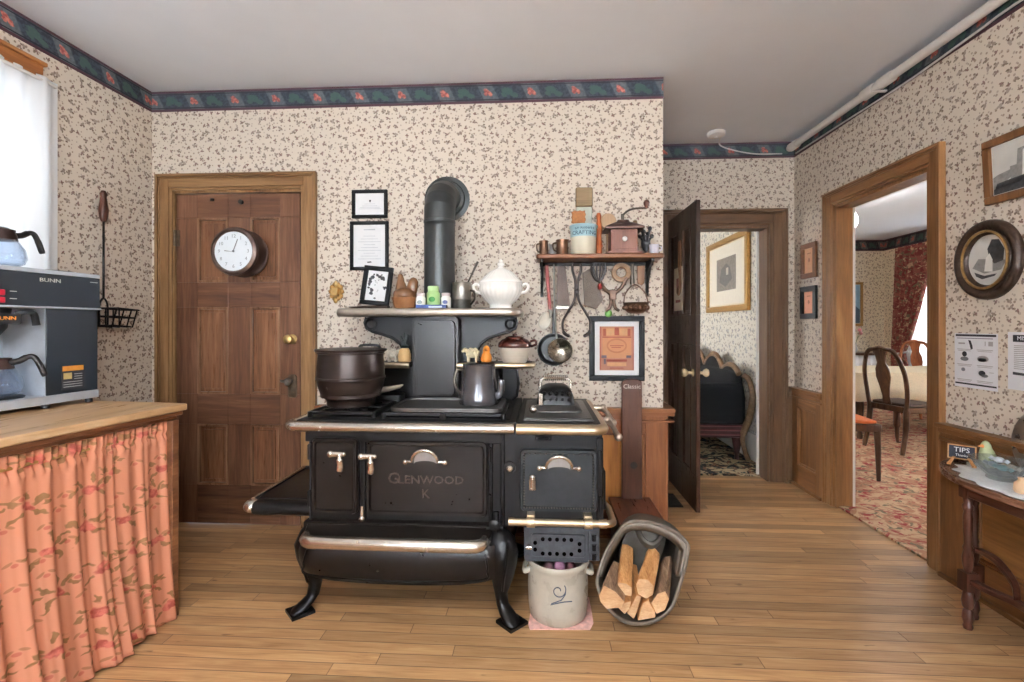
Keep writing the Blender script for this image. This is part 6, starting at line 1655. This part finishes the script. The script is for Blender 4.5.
def art_plain(rgb):
    def f(b, x0, z0, x1, z1, y):
        b.box(x0, y, z0, x1, y+.0008, z1)
        b.mat(1)
        w, h = x1-x0, z1-z0
        b.prism([(x0+w*u, z0+h*v) for u, v in ((.4, .5), (.5, .42), (.62, .5), (.56, .6), (.46, .62))], 'Y', y-.0006, y)
        b.box(x0+w*.3, y-.0006, z0+h*.78, x0+w*.7, y, z0+h*.82)
        return [plain('print %d %d' % rgb[:2], rgb, .6, 0, .08, 40), plain('print mark', (150, 96, 74), .7)]
    return f
frame_yz('framed_print', 'small brown framed print, upper of two between the doorways', 3.83, 1.605, 3.63, 1.868, XR-.003, .038, plain('brown figured frame', (92, 58, 36), .35, 0, .3, 40), plain('print 206 158', (206, 158, 120)), .002, art_plain((206, 160, 124)))
frame_yz('framed_print', 'small black framed pinkish print, lower of two between the doorways', 3.838, 1.30, 3.630, 1.545, XR-.003, .038, BLACKF, plain('brown inner mat', (110, 76, 56), .6), .004, art_plain((214, 152, 124)))

# white heating pipe under the ceiling, with couplings, brackets and a slack cable
hp = thing('heating_pipe', 'white painted pipe running along the top of the right wall', 'pipe', (1.975, 1.5, 2.62))
PX, PZ = 1.975, 2.652
B().tube([(PX, 3.93, PZ), (PX, -2.5, PZ)], .024, 18).build('pipe', WHITEPT, hp, smooth=60)
for y, r in ((3.86, .032), (3.00, .034), (2.86, .032)):
    B().tube([(PX, y-.05, PZ), (PX, y-.045, PZ), (PX, y+.045, PZ), (PX, y+.05, PZ)], [r*.9, r, r, r*.9], 18).build('coupling', WHITEPT, hp, smooth=40)
B().box(PX-.03, 2.925, PZ-.034, XR-.0035, 2.945, PZ-.024).build('bracket', WHITEPT, hp, bevel=.002)
B().tube(smooth_path([(2.012, 3.9, 2.606), (2.012, 3.3, 2.598), (2.012, 2.8, 2.588), (2.012, 2.6, 2.592), (2.012, 2.3, 2.606), (2.012, 2.15, 2.612), (2.012, 1.6, 2.60), (2.012, .5, 2.59)]), .006, 6).build('slack_cable', plain('pale cable', (196, 192, 190), .5), loc=(2.012, 2.5, 2.6), label='thin pale cable drooping under the white heating pipe', cat='cable', smooth=60)
sm = thing('smoke_detector', 'white round smoke detector on the alcove ceiling', 'smoke detector', (1.34, 3.74, H-.04))
B().lathe([(0, -.036), (.045, -.034), (.062, -.026), (.066, -.010), (.066, 0), (0, 0)], (1.34, 3.74, H-.0005), 32).build('case', WHITEPT, sm, smooth=40)
B().lathe([(0, -.042), (.014, -.041), (.016, -.035), (0, -.034)], (1.34, 3.74, H-.0005), 16).build('button', WHITEP, sm)
B().tube(smooth_path([(1.39, 3.79, H-.012), (1.44, 3.935, H-.025), (1.55, 3.945, 2.655), (1.72, 3.945, 2.622), (1.92, 3.93, 2.614)]), .005, 6).build('detector_cable', WHITEPT, loc=(1.5, 3.94, 2.65), label='thin white cable from the smoke detector to the pipe corner', cat='cable', smooth=60)

# ---- half oval side table with turned legs
gt_ = thing('side_table', 'dark oval topped side table with turned legs under the notices', 'table', (1.88, 1.92, 0))
TC = (1.985, 1.92)
def oval(k, n=28): return [(TC[0]-.300*k*math.sin(PI*i/n), TC[1]-.45*k*math.cos(PI*i/n)) for i in range(n+1)]
ov_ = oval(1.0)
b = B().prism([(x, y) for x, y in ov_], 'Z', .602, .618)
ti = oval(.965)
rings = [[(x, y, .618) for x, y in ov_], [(x, y, .628) for x, y in ov_], [(x, y, .628) for x, y in ti], [(x, y, .6185) for x, y in ti]]
b.loft(rings, caps=False)
b.build('top', wood('table top wood', (60, 36, 26), (98, 66, 50), (134, 98, 78), 'Y', 1.2, .28), gt_, bevel=.002)
def turned(x, y, z1):
    prof = [(0, 0), (.018, 0), (.021, .012), (.017, .022), (.024, .045), (.020, .075), (.014, .082), (.022, .09), (.026, .115), (.020, .150), (.015, .158)]
    W = .82
    bb = B().lathe([(r_*W, z_) for r_, z_ in prof]+[(0, .158)], (x, y, 0), 18)
    bb.box(x-.023, y-.023, .158, x+.023, y+.023, .235)
    k = z1-.235
    bb.lathe([(r_*W, z_) for r_, z_ in [(0, .235), (.015, .236), (.021, .235+k*.07), (.024, .235+k*.16), (.017, .235+k*.24), (.022, .235+k*.27), (.015, .235+k*.31), (.019, .235+k*.48), (.020, .235+k*.62), (.016, .235+k*.68), (.022, .235+k*.71), (.022, .235+k*.75), (.016, .235+k*.77), (.023, .235+k*.85), (.020, .235+k*.93), (.016, z1-.02), (0, z1-.02)]], (x, y, 0), 18)
    bb.box(x-.020, y-.020, z1-.06, x+.020, y+.020, z1)
    return bb
for x, y in ((1.762, 2.085), (1.850, 2.160), (1.762, 1.75), (1.850, 1.68)): turned(x, y, .60).build('leg', MAHOG, gt_, smooth=45)
b = B().box(1.748, 1.76, .545, 1.772, 2.08, .601).box(1.84, 1.69, .545, 1.862, 2.15, .601)
b.build('apron', MAHOG_Y, gt_, bevel=.003)
pts = smooth_path([(1.765, 2.07, .20), (1.775, 2.0, .205), (1.80, 1.92, .19), (1.79, 1.85, .205), (1.762, 1.77, .2)])
b = B().loft([[(p.x-.016, p.y, .190), (p.x+.016, p.y, .190), (p.x+.016, p.y, .212), (p.x-.016, p.y, .212)] for p in pts])
pts = smooth_path([(1.85, 2.14, .30), (1.852, 2.06, .295), (1.835, 1.97, .25), (1.80, 1.92, .214)])
b.loft([[(p.x-.014, p.y, p.z-.010), (p.x+.014, p.y, p.z-.010), (p.x+.014, p.y, p.z+.010), (p.x-.014, p.y, p.z+.010)] for p in pts])
b.build('stretcher', MAHOG_Y, gt_, bevel=.003)
# lace doily
b = B()
def doily(u, v):
    k = .89*v; a = PI*u; e = 1+.035*math.sin(u*60)*v*v
    x, y = TC[0]-.290*k*e*math.sin(a), TC[1]-.43*k*e*math.cos(a)
    return (x-.004, y, .6225+.0015*math.sin(u*47)*v+.001)
b.grid(doily, 120, 8)
LACE = plain('white lace', (240, 244, 248), .9, 0, .10, 160, .8)
b.build('lace_doily', LACE, loc=(1.88, 1.92, .62), label='white lace cloth spread over the oval side table', cat='doily', smooth=60, recalc=False, solid=.0015)
# tips easel
tp = thing('tips_sign', 'little black TIPS chalkboard on a wooden easel on the side table', 'sign', (1.885, 2.262, .625))
M = Matrix.Translation((1.885, 2.262, .6245)) @ Matrix.Diagonal((.82, .82, .82, 1)) @ Matrix.Rotation(-.75, 4, 'Z') @ Matrix.Rotation(-.22, 4, 'X')
EASEL = wood('pale easel wood', (170, 118, 70), (206, 154, 104), (226, 184, 136), 'X', 2, .5)
b = B().box(-.058, -.010, .030, .058, -.002, .036).box(-.058, -.010, .102, .058, -.002, .108).box(-.058, -.010, .030, -.052, -.002, .108).box(.052, -.010, .030, .058, -.002, .108)
b.bm.transform(M); b.build('frame', EASEL, tp, smooth=0)
b = B().box(-.052, -.008, .036, .052, -.003, .102); b.bm.transform(M); b.build('board', plain('blackboard', (34, 36, 48), .6), tp, smooth=0)
b = B().text('TIPS', .036, face_M((0, -.0085, .080), (1, 0, 0), (0, 0, 1)), .0004).text('Thanks', .018, face_M((0, -.0085, .052), (1, 0, 0), (0, 0, 1)), .0004)
b.bm.transform(M); b.build('chalk_lettering', WHITEP, tp, smooth=0)
for s in (-1, 1):
    b = B().prism([(s*.052-.009, .0), (s*.052+.009, .0), (s*.030+.007, .045), (s*.030-.007, .045)], 'Y', -.022, -.010).box(s*.05-.009, -.03, .0, s*.05+.009, .012, .008)
    b.bm.transform(Matrix.Translation((1.885, 2.262, .6245)) @ Matrix.Diagonal((.82, .82, .82, 1)) @ Matrix.Rotation(-.75, 4, 'Z')); b.build('leg', EASEL, tp, bevel=.001)
dk = thing('bird_figurine', 'pale green bird shaped figurine behind the TIPS chalkboard', 'figurine', (1.972, 2.235, .6245))
b = B().loft([[(1.972+dx+r*math.cos(2*PI*k/14), 2.235+r*.9*math.sin(2*PI*k/14), .6245+z) for k in range(14)] for z, r, dx in ((0, .022, 0), (.012, .031, 0), (.045, .033, .0), (.07, .026, -.004), (.085, .020, -.006), (.10, .018, -.008), (.112, .011, -.008), (.117, .003, -.008))])
b.build('body', plain('pale green glaze', (190, 200, 156), .35, 0, .12, 40), dk, smooth=60)
B().lathe([(0, 0), (.008, .002), (.001, .022)], seg=8, M=Matrix.Translation((1.944, 2.225, .72)) @ Matrix.Rotation(-PI/2, 4, 'Y')).build('beak', plain('orange beak', (214, 140, 80), .5), dk)
# pressed glass dish with wrapped sweets
CUT = clear_glass('pressed glass', (240, 244, 246), .10)
gd = thing('glass_dish', 'pressed clear glass dish of wrapped sweets on the lace cloth', 'dish', (1.868, 2.055, .6245))
b = fluted([(.046, .003, 0), (.050, .008, 0), (.046, .016, 0), (.070, .045, 1), (.096, .082, 1), (.092, .083, 1), (.064, .047, 1), (.038, .020, 0)], (1.868, 2.055, .6245), 14, .08, 112)
b.build('bowl', CUT, gd, 'fluted clear glass', smooth=50)
rs = random.Random(9)
for k, (col, lab) in enumerate((((206, 214, 220), 'silver white wrapped sweet on top of the glass dish'), ((120, 170, 176), 'teal wrapped sweet in the glass dish'), ((196, 186, 170), 'beige wrapped sweet in the glass dish'), ((150, 160, 168), 'grey wrapped sweet in the glass dish'))):
    x, y, z = 1.868+(.0, -.02, .02, -.005)[k], 2.055+(.012, -.026, -.016, .034)[k], .6245+(.078, .055, .055, .055)[k]
    bb = B().ball((x, y, z), (.016, .018, .012), 10, 7)
    bb.loft([[(x+.004*math.cos(a), y+.016, z+.004*math.sin(a)) for a in (0, PI/2, PI, 1.5*PI)], [(x+.014*math.cos(a), y+.034, z+.010*math.sin(a)) for a in (0, PI/2, PI, 1.5*PI)]])
    bb.loft([[(x+.004*math.cos(a), y-.016, z+.004*math.sin(a)) for a in (0, PI/2, PI, 1.5*PI)], [(x+.014*math.cos(a), y-.034, z+.010*math.sin(a)) for a in (0, PI/2, PI, 1.5*PI)]])
    bb.build('wrapped_sweet', plain('wrapper %d' % k, col, .3, .2, .2, 60), loc=(x, y, z), label=lab, cat='sweet', group='wrapped sweets', smooth=40)
tr = B().lathe([(0, 0), (.10, 0), (.150, .010), (.156, .016), (.150, .018), (.10, .006), (0, .006)], (0, 0, 0), 32)
tr.build('silver_tray', plain('old silver', (176, 168, 160), .28, .9), loc=(2.004, 1.99, .776), local=True, label='round silver tray propped against the wainscot behind the glass dish', cat='tray', smooth=50).rotation_euler = (0, -PI/2+.10, 0)
B().lathe([(0, 0), (.022, 0), (.026, .01), (.024, .035), (.012, .048), (.014, .056), (0, .058)], (1.80, 1.90, .6245), 18).build('peach_jar', plain('peach glaze', (226, 190, 154), .4, 0, .1), loc=(1.80, 1.90, .6245), label='small peach coloured jar at the front edge of the side table', cat='jar', smooth=60)

# ------------------------------------------------------------------ parlor beyond the far door
def art_engraving(b, x0, z0, x1, z1, y):
    b.box(x0, y, z0, x1, y+.0008, z1)
    w, h = x1-x0, z1-z0
    b.mat(1).box(x0+w*.22, y-.0006, z0+h*.24, x1-w*.24, y, z1-h*.20)
    b.mat(2).prism([(x0+w*u, z0+h*v) for u, v in ((.3, .4), (.48, .3), (.66, .42), (.6, .62), (.5, .70), (.36, .62))], 'Y', y-.0012, y)
    b.mat(3).prism([(x0+w*u, z0+h*v) for u, v in ((.5, .5), (.56, .5), (.56, .62), (.5, .62))], 'Y', y-.0016, y)
    return [CREAMP, plain('engraving grey', (128, 120, 112), .8, 0, .3, 40), plain('engraving dark', (92, 88, 84), .8, 0, .3, 60), plain('engraving light', (196, 188, 174), .8)]
frame_yz('gilt_picture', 'large gilt framed engraving on the parlor wall above the sofa', 5.72, 1.395, 4.61, 2.165, 1.968, .06, GOLDF, plain('cream mount', (228, 216, 188), .8, 0, .03), .015, art_engraving, t=.035)
so = thing('parlor_sofa', 'black upholstered Victorian sofa with carved brown crest in the far parlor', 'sofa', (1.55, 5.3, .012))
UPH = plain('black velvet', (15, 15, 18), .8, 0, .2, 20, spec=.15)
CARV = wood('carved sofa wood', (70, 50, 36), (104, 80, 58), (138, 112, 86), 'Y', 3, .4, 3)
B().box(1.22, 4.52, .34, 1.86, 6.3, .46).build('seat', UPH, so, bevel=.03, seg=3)
B().box(1.20, 4.50, .22, 1.88, 6.32, .34).build('seat_rail', plain('dark rosewood', (54, 30, 30), .3), so, bevel=.012)
b = B()
for z in (.25, .29, .33): b.tube([(1.20, 4.498, z), (1.88, 4.498, z)], .007, 6)
b.build('rail_bead', plain('maroon bead', (110, 68, 70), .4), so)
for y0, y1 in ((4.50, 4.66), (6.16, 6.32)):
    B().prism([(1.22, .34), (1.88, .34), (1.88, .60), (1.86, .72), (1.24, .70), (1.18, .66), (1.18, .58), (1.24, .50)], 'Y', y0, y1).build('arm', UPH, so, bevel=.03, seg=3)
b = B().box(1.80, 4.6, .40, 1.90, 6.25, .82)
b.build('back', UPH, so, bevel=.03)
def crest(y0, y1, h):
    return [(1.84, y0+(y1-y0)*t, .80+h*math.sin(PI*t)**.7) for t in [i/16 for i in range(17)]]
for y0, y1, h in ((4.56, 4.95, .07), (4.95, 5.45, .15), (5.45, 6.26, .19)):
    B().tube(crest(y0, y1, h), .030, 10, flat=.8).build('crest_rail', CARV, so, smooth=60)
    B().prism([(p[1], p[2]) for p in crest(y0+.03, y1-.03, h*.85)], 'X', 1.82, 1.86).build('crest_panel', UPH, so)
B().tube(smooth_path([(1.86, 4.52, .80), (1.91, 4.50, .74), (1.93, 4.48, .58), (1.90, 4.49, .40), (1.85, 4.50, .24), (1.87, 4.50, .10), (1.90, 4.49, .02)]), [.026]*12+[.032]*12+[.022]*12+[.02], 10).build('carved_stile', CARV, so, smooth=60)
for x, y in ((1.26, 4.56), (1.82, 4.56), (1.26, 6.24), (1.82, 6.24)):
    B().lathe([(0, .0), (.022, 0), (.018, .04), (.034, .12), (.045, .21), (0, .21)], (x, y, .0125), 14).build('leg', plain('dark rosewood', (54, 30, 30)), so, smooth=50)

# ------------------------------------------------------------------ dining room through the right doorway
def fiddle_chair(label, loc, rotz, seatm, woodm, group='dining chairs', straight=False):
    t = thing('dining_chair', label, 'chair', loc, rotz, group)
    k = dict(local=True)
    seat = [(-.20, -.20), (.20, -.20), (.25, .10), (.235, .21), (-.235, .21), (-.25, .10)]
    B().prism(seat, 'Z', .405, .462).build('seat_frame', woodm, t, bevel=.006, **k)
    B().prism([(x*.9, y*.9) for x, y in seat], 'Z', .462, .49).build('seat_pad', seatm, t, bevel=.012, seg=3, **k)
    pts = smooth_path([(-.185, -.20, .42), (-.205, -.215, .60), (-.205, -.245, .78), (-.165, -.275, .93), (-.12, -.29, 1.0), (-.06, -.295, 1.015), (0, -.297, 1.03), (.06, -.295, 1.015), (.12, -.29, 1.0), (.165, -.275, .93), (.205, -.245, .78), (.205, -.215, .60), (.185, -.20, .42)])
    B().tube(pts, .022, 8, flat=.75).build('back_frame', woodm, t, smooth=60, **k)
    half = [(.045, .47), (.035, .55), (.05, .64), (.075, .74), (.07, .82), (.045, .88), (.055, .95), (.075, .985), (.06, 1.01)]
    outl = [(x, z) for x, z in half]+[(-x, z) for x, z in reversed(half)]
    bb = B().prism(outl, 'Y', -.006, .006)
    for v in bb.bm.verts: v.co.y += -.20-(v.co.z-.45)*.17
    bb.build('splat', woodm, t, bevel=.003, **k)
    for s in (-1, 1):
        B().tube(smooth_path([(s*.185, -.195, .43), (s*.19, -.215, .22), (s*.195, -.26, .013)]), [.026]*6+[.022]*6+[.018], 8).build('leg', woodm, t, smooth=50, **k)
        if straight:
            B().tube([(s*.215, .185, .43), (s*.22, .19, .25), (s*.222, .192, .013)], [.026, .022, .015], 8).build('leg', woodm, t, smooth=50, **k)
            continue
        B().tube(smooth_path([(s*.215, .18, .43), (s*.235, .205, .33), (s*.222, .19, .17), (s*.215, .185, .06), (s*.222, .205, .013)]), [.034]*6+[.032]*6+[.020]*6+[.016]*6+[.026], 10).build('leg', woodm, t, smooth=50, **k)
    return t
DW = wood('dining chair wood', (44, 28, 20), (74, 50, 36), (104, 76, 56), 'Z', 1.2, .3)
DWR = wood('reddish chair wood', (96, 48, 26), (142, 80, 46), (170, 106, 66), 'Z', 1.2, .3)
fiddle_chair('dark fiddle back dining chair turned away at the near end of the table', (3.64, 5.03, .0), -1.3, plain('dark brown seat', (60, 44, 36), .7), DW)
fiddle_chair('reddish wooden dining chair on the far side of the cloth covered table', (5.22, 6.76, .0), PI-.1, plain('dark red seat', (110, 60, 44), .7), DWR)
fiddle_chair('dining chair with orange seat partly hidden by the right doorway', (2.52, 4.22, .0), -PI/2-.1, plain('orange leather seat', (190, 98, 50), .45, 0, .1), DW, straight=True)
dt = thing('dining_table', 'long dining table on dark turned legs under a cream lace cloth', 'table', (4.2, 5.65, .012))
B().prism(rrect(3.42, 5.38, 5.0, 6.26, .09, 5), 'Z', .715, .738).build('tabletop', DW, dt, bevel=.004)
for x, y in ((3.49, 5.46), (3.60, 6.14), (4.92, 5.46), (4.92, 6.18)):
    B().lathe([(0, 0), (.025, 0), (.03, .03), (.022, .06), (.034, .2), (.040, .4), (.028, .5), (.040, .54), (.042, .70), (0, .70)], (x, y, .0125), 14).build('leg', DW, dt, smooth=45)
b = B()
def cloth_ring(s, z, w):
    out_ = []
    P4 = rrect(3.42-s, 5.38-s, 5.0+s, 6.26+s, .06+s*.5, 6)
    n = 24
    L_ = [Vector((p[0], p[1])) for p in P4]
    for i in range(len(L_)):
        a, c2 = L_[i], L_[(i+1) % len(L_)]
        m = max(1, int((c2-a).length/.05))
        for j in range(m):
            q = a.lerp(c2, j/m); d = (q-Vector((4.21, 5.82))).normalized()
            q = q+d*w*math.sin(len(out_)*.9)
            out_.append((q.x, q.y, z))
    return out_
r0 = cloth_ring(.004, .7475, 0)
b.loft([cloth_ring(.004, .7475, 0)] , caps=False)
base = cloth_ring(.012, .74, .0)
def match(ringpts, z, w, s):
    out_ = []
    for i, (x, y, _) in enumerate(ringpts):
        d = Vector((x-max(3.55, min(4.87, x)), y-max(5.51, min(6.13, y))))
        d = d.normalized() if d.length else Vector((0, 0))
        k = s+w*math.sin(i*.55)
        out_.append((x+d.x*k, y+d.y*k, z+.01*math.sin(i*.3)))
    return out_
b = B().loft([base, match(base, .70, .004, .006), match(base, .58, .014, .016), match(base, .44, .022, .024)], caps=False)
b._f([b.bm.verts.new((x, y, .7485)) for x, y, _ in base]); bmesh.ops.remove_doubles(b.bm, verts=b.bm.verts, dist=.0095)
b.build('table_cloth', plain('cream lace cloth', (216, 202, 174), .9, 0, .12, 110, .5), loc=(4.2, 5.65, .75), label='cream patterned cloth hanging over the dining table edges', cat='tablecloth', smooth=50, solid=.002)
sb = thing('sideboard', 'white cloth fronted side stand with dark top in the far dining room corner', 'sideboard', (4.75, 7.75, .012))
B().box(4.35, 7.50, .80, 5.12, 7.96, .835).build('top', DW, sb, bevel=.004)
b = B().grid(lambda u, v: (4.38+.71*u, 7.53+.012*math.sin(u*44), .10+.70*v), 90, 3)
b.build('front_cloth', plain('white stand cloth', (226, 226, 228), .9, 0, .04), sb, smooth=60, recalc=False, solid=.002)
for x in (4.40, 5.07):
    for y in (7.56, 7.92): B().box(x-.02, y-.02, .013, x+.02, y+.02, .80).build('leg', DW, sb)
vs = thing('flower_vase', 'small glass vase with a few pink flowers on the dining sideboard', 'vase', (4.86, 7.72, .836))
B().lathe([(0, 0), (.03, 0), (.04, .04), (.024, .10), (.03, .13), (.026, .13), (.02, .10), (.034, .04), (0, .008)], (4.86, 7.72, .8365), 18).build('vase', plain('smoky vase', (150, 150, 150), .2), vs, smooth=60)
b = B()
for k in range(5):
    a = k*1.3; b.tube(smooth_path([(4.86, 7.72, .90), (4.86+.04*math.cos(a), 7.72+.03*math.sin(a), 1.04), (4.86+.09*math.cos(a), 7.72+.06*math.sin(a), 1.12+.05*(k % 3))]), .004, 5)
    b.mat(1).ball((4.86+.09*math.cos(a), 7.72+.06*math.sin(a), 1.13+.05*(k % 3)), .028, 8, 6).mat(0)
b.build('flowers', [plain('stem green', (88, 104, 66), .7), plain('dusty pink petals', (186, 120, 122), .7, 0, .3, 60)], vs)
def art_blue(b, x0, z0, x1, z1, y):
    b.box(x0, y-.0002, z0, x1, y+.0008, z1)
    w, h = x1-x0, z1-z0
    b.mat(1).prism([(x0+w*u, z0+h*v) for u, v in ((0, 0), (1, 0), (1, .35), (.7, .5), (.4, .3), (0, .45))], 'Y', y-.001, y)
    return [plain('blue grey sky', (132, 160, 178), .6, 0, .12, 8), plain('dark blue hills', (70, 90, 108), .6, 0, .2, 12)]
frame_xz('blue_picture', 'gold framed blue landscape on the far dining room wall', 5.08, 1.24, 5.545, 1.995, 8.596, .045, GOLDF, WHITEP, .004, art_blue)
dc = thing('red_curtain', 'red patterned curtain tied back at the dining room window', 'curtain', (5.86, 7.9, .5))
def red(u, v):
    # v: 1 top, 0 hem; gathered toward the far side at the tie
    if v > .22: k = ((v-.22)/.78)**.8; near, far = 7.98-(.62*k), 8.30-.10*k
    else: k = 1-v/.22; near, far = 7.98-.14*k, 8.30
    y = far+(near-far)*u
    return (5.80+.028*math.sin(u*38)*(.5+.5*min(1, v*2)), y, .35+2.16*v)
REDC = carpet('red patterned curtain cloth', ((126, 62, 62), (150, 92, 82), (118, 110, 88), (190, 158, 130)), 9)
B().grid(red, 120, 40).build('drape', REDC, dc, smooth=80, recalc=False, solid=.003)
B().tube(smooth_path([(5.81, 7.93, .84), (5.755, 8.05, .80), (5.755, 8.2, .80), (5.80, 8.34, .84), (5.88, 8.36, .88)]), .014, 8).build('tie_back', WHITEP, dc, 'white tie back')
B().grid(lambda u, v: (5.862+.010*math.sin(u*90), 6.42+1.68*u, .52+1.98*v), 150, 4).build('window_voile', sheer('dining voile', alpha=.97, lace=False), loc=(5.86, 7.2, .5), label='white sheer at the dining room window beside the red curtain', cat='curtain', smooth=80, recalc=False)
# ceiling lamps: dining room and kitchen (the kitchen one is added, unseen, to brighten the ceiling)
def ceiling_lamp(x, y, label, power, r=.14, drop=.30):
    t = thing('ceiling_lamp', label, 'lamp', (x, y, H-drop))
    B().lathe([(0, 0), (.07, 0), (.06, -.02), (.02, -.035), (.012, -.05), (.012, -drop+.16), (.05, -drop+.15), (.055, -drop+.12), (0, -drop+.12)], (x, y, H-.0005), 24).build('stem', BRASS, t, smooth=40)
    g = NT('opal glass lit %s' % label[:8]); g.set(Base_Color=(1, .97, .92, 1), Roughness=.3)
    g.p.inputs['Emission Color'].default_value = (1, .98, .95, 1); g.p.inputs['Emission Strength'].default_value = power
    B().ball((x, y, H-drop), r, 24, 14).build('globe', g.m, t, 'glowing opal glass globe')
ceiling_lamp(3.40, 5.60, 'opal globe ceiling lamp above the dining table', 22.0)
ceiling_lamp(-.5, .35, 'opal globe ceiling lamp hanging in the kitchen', 42.0, .16, .75)
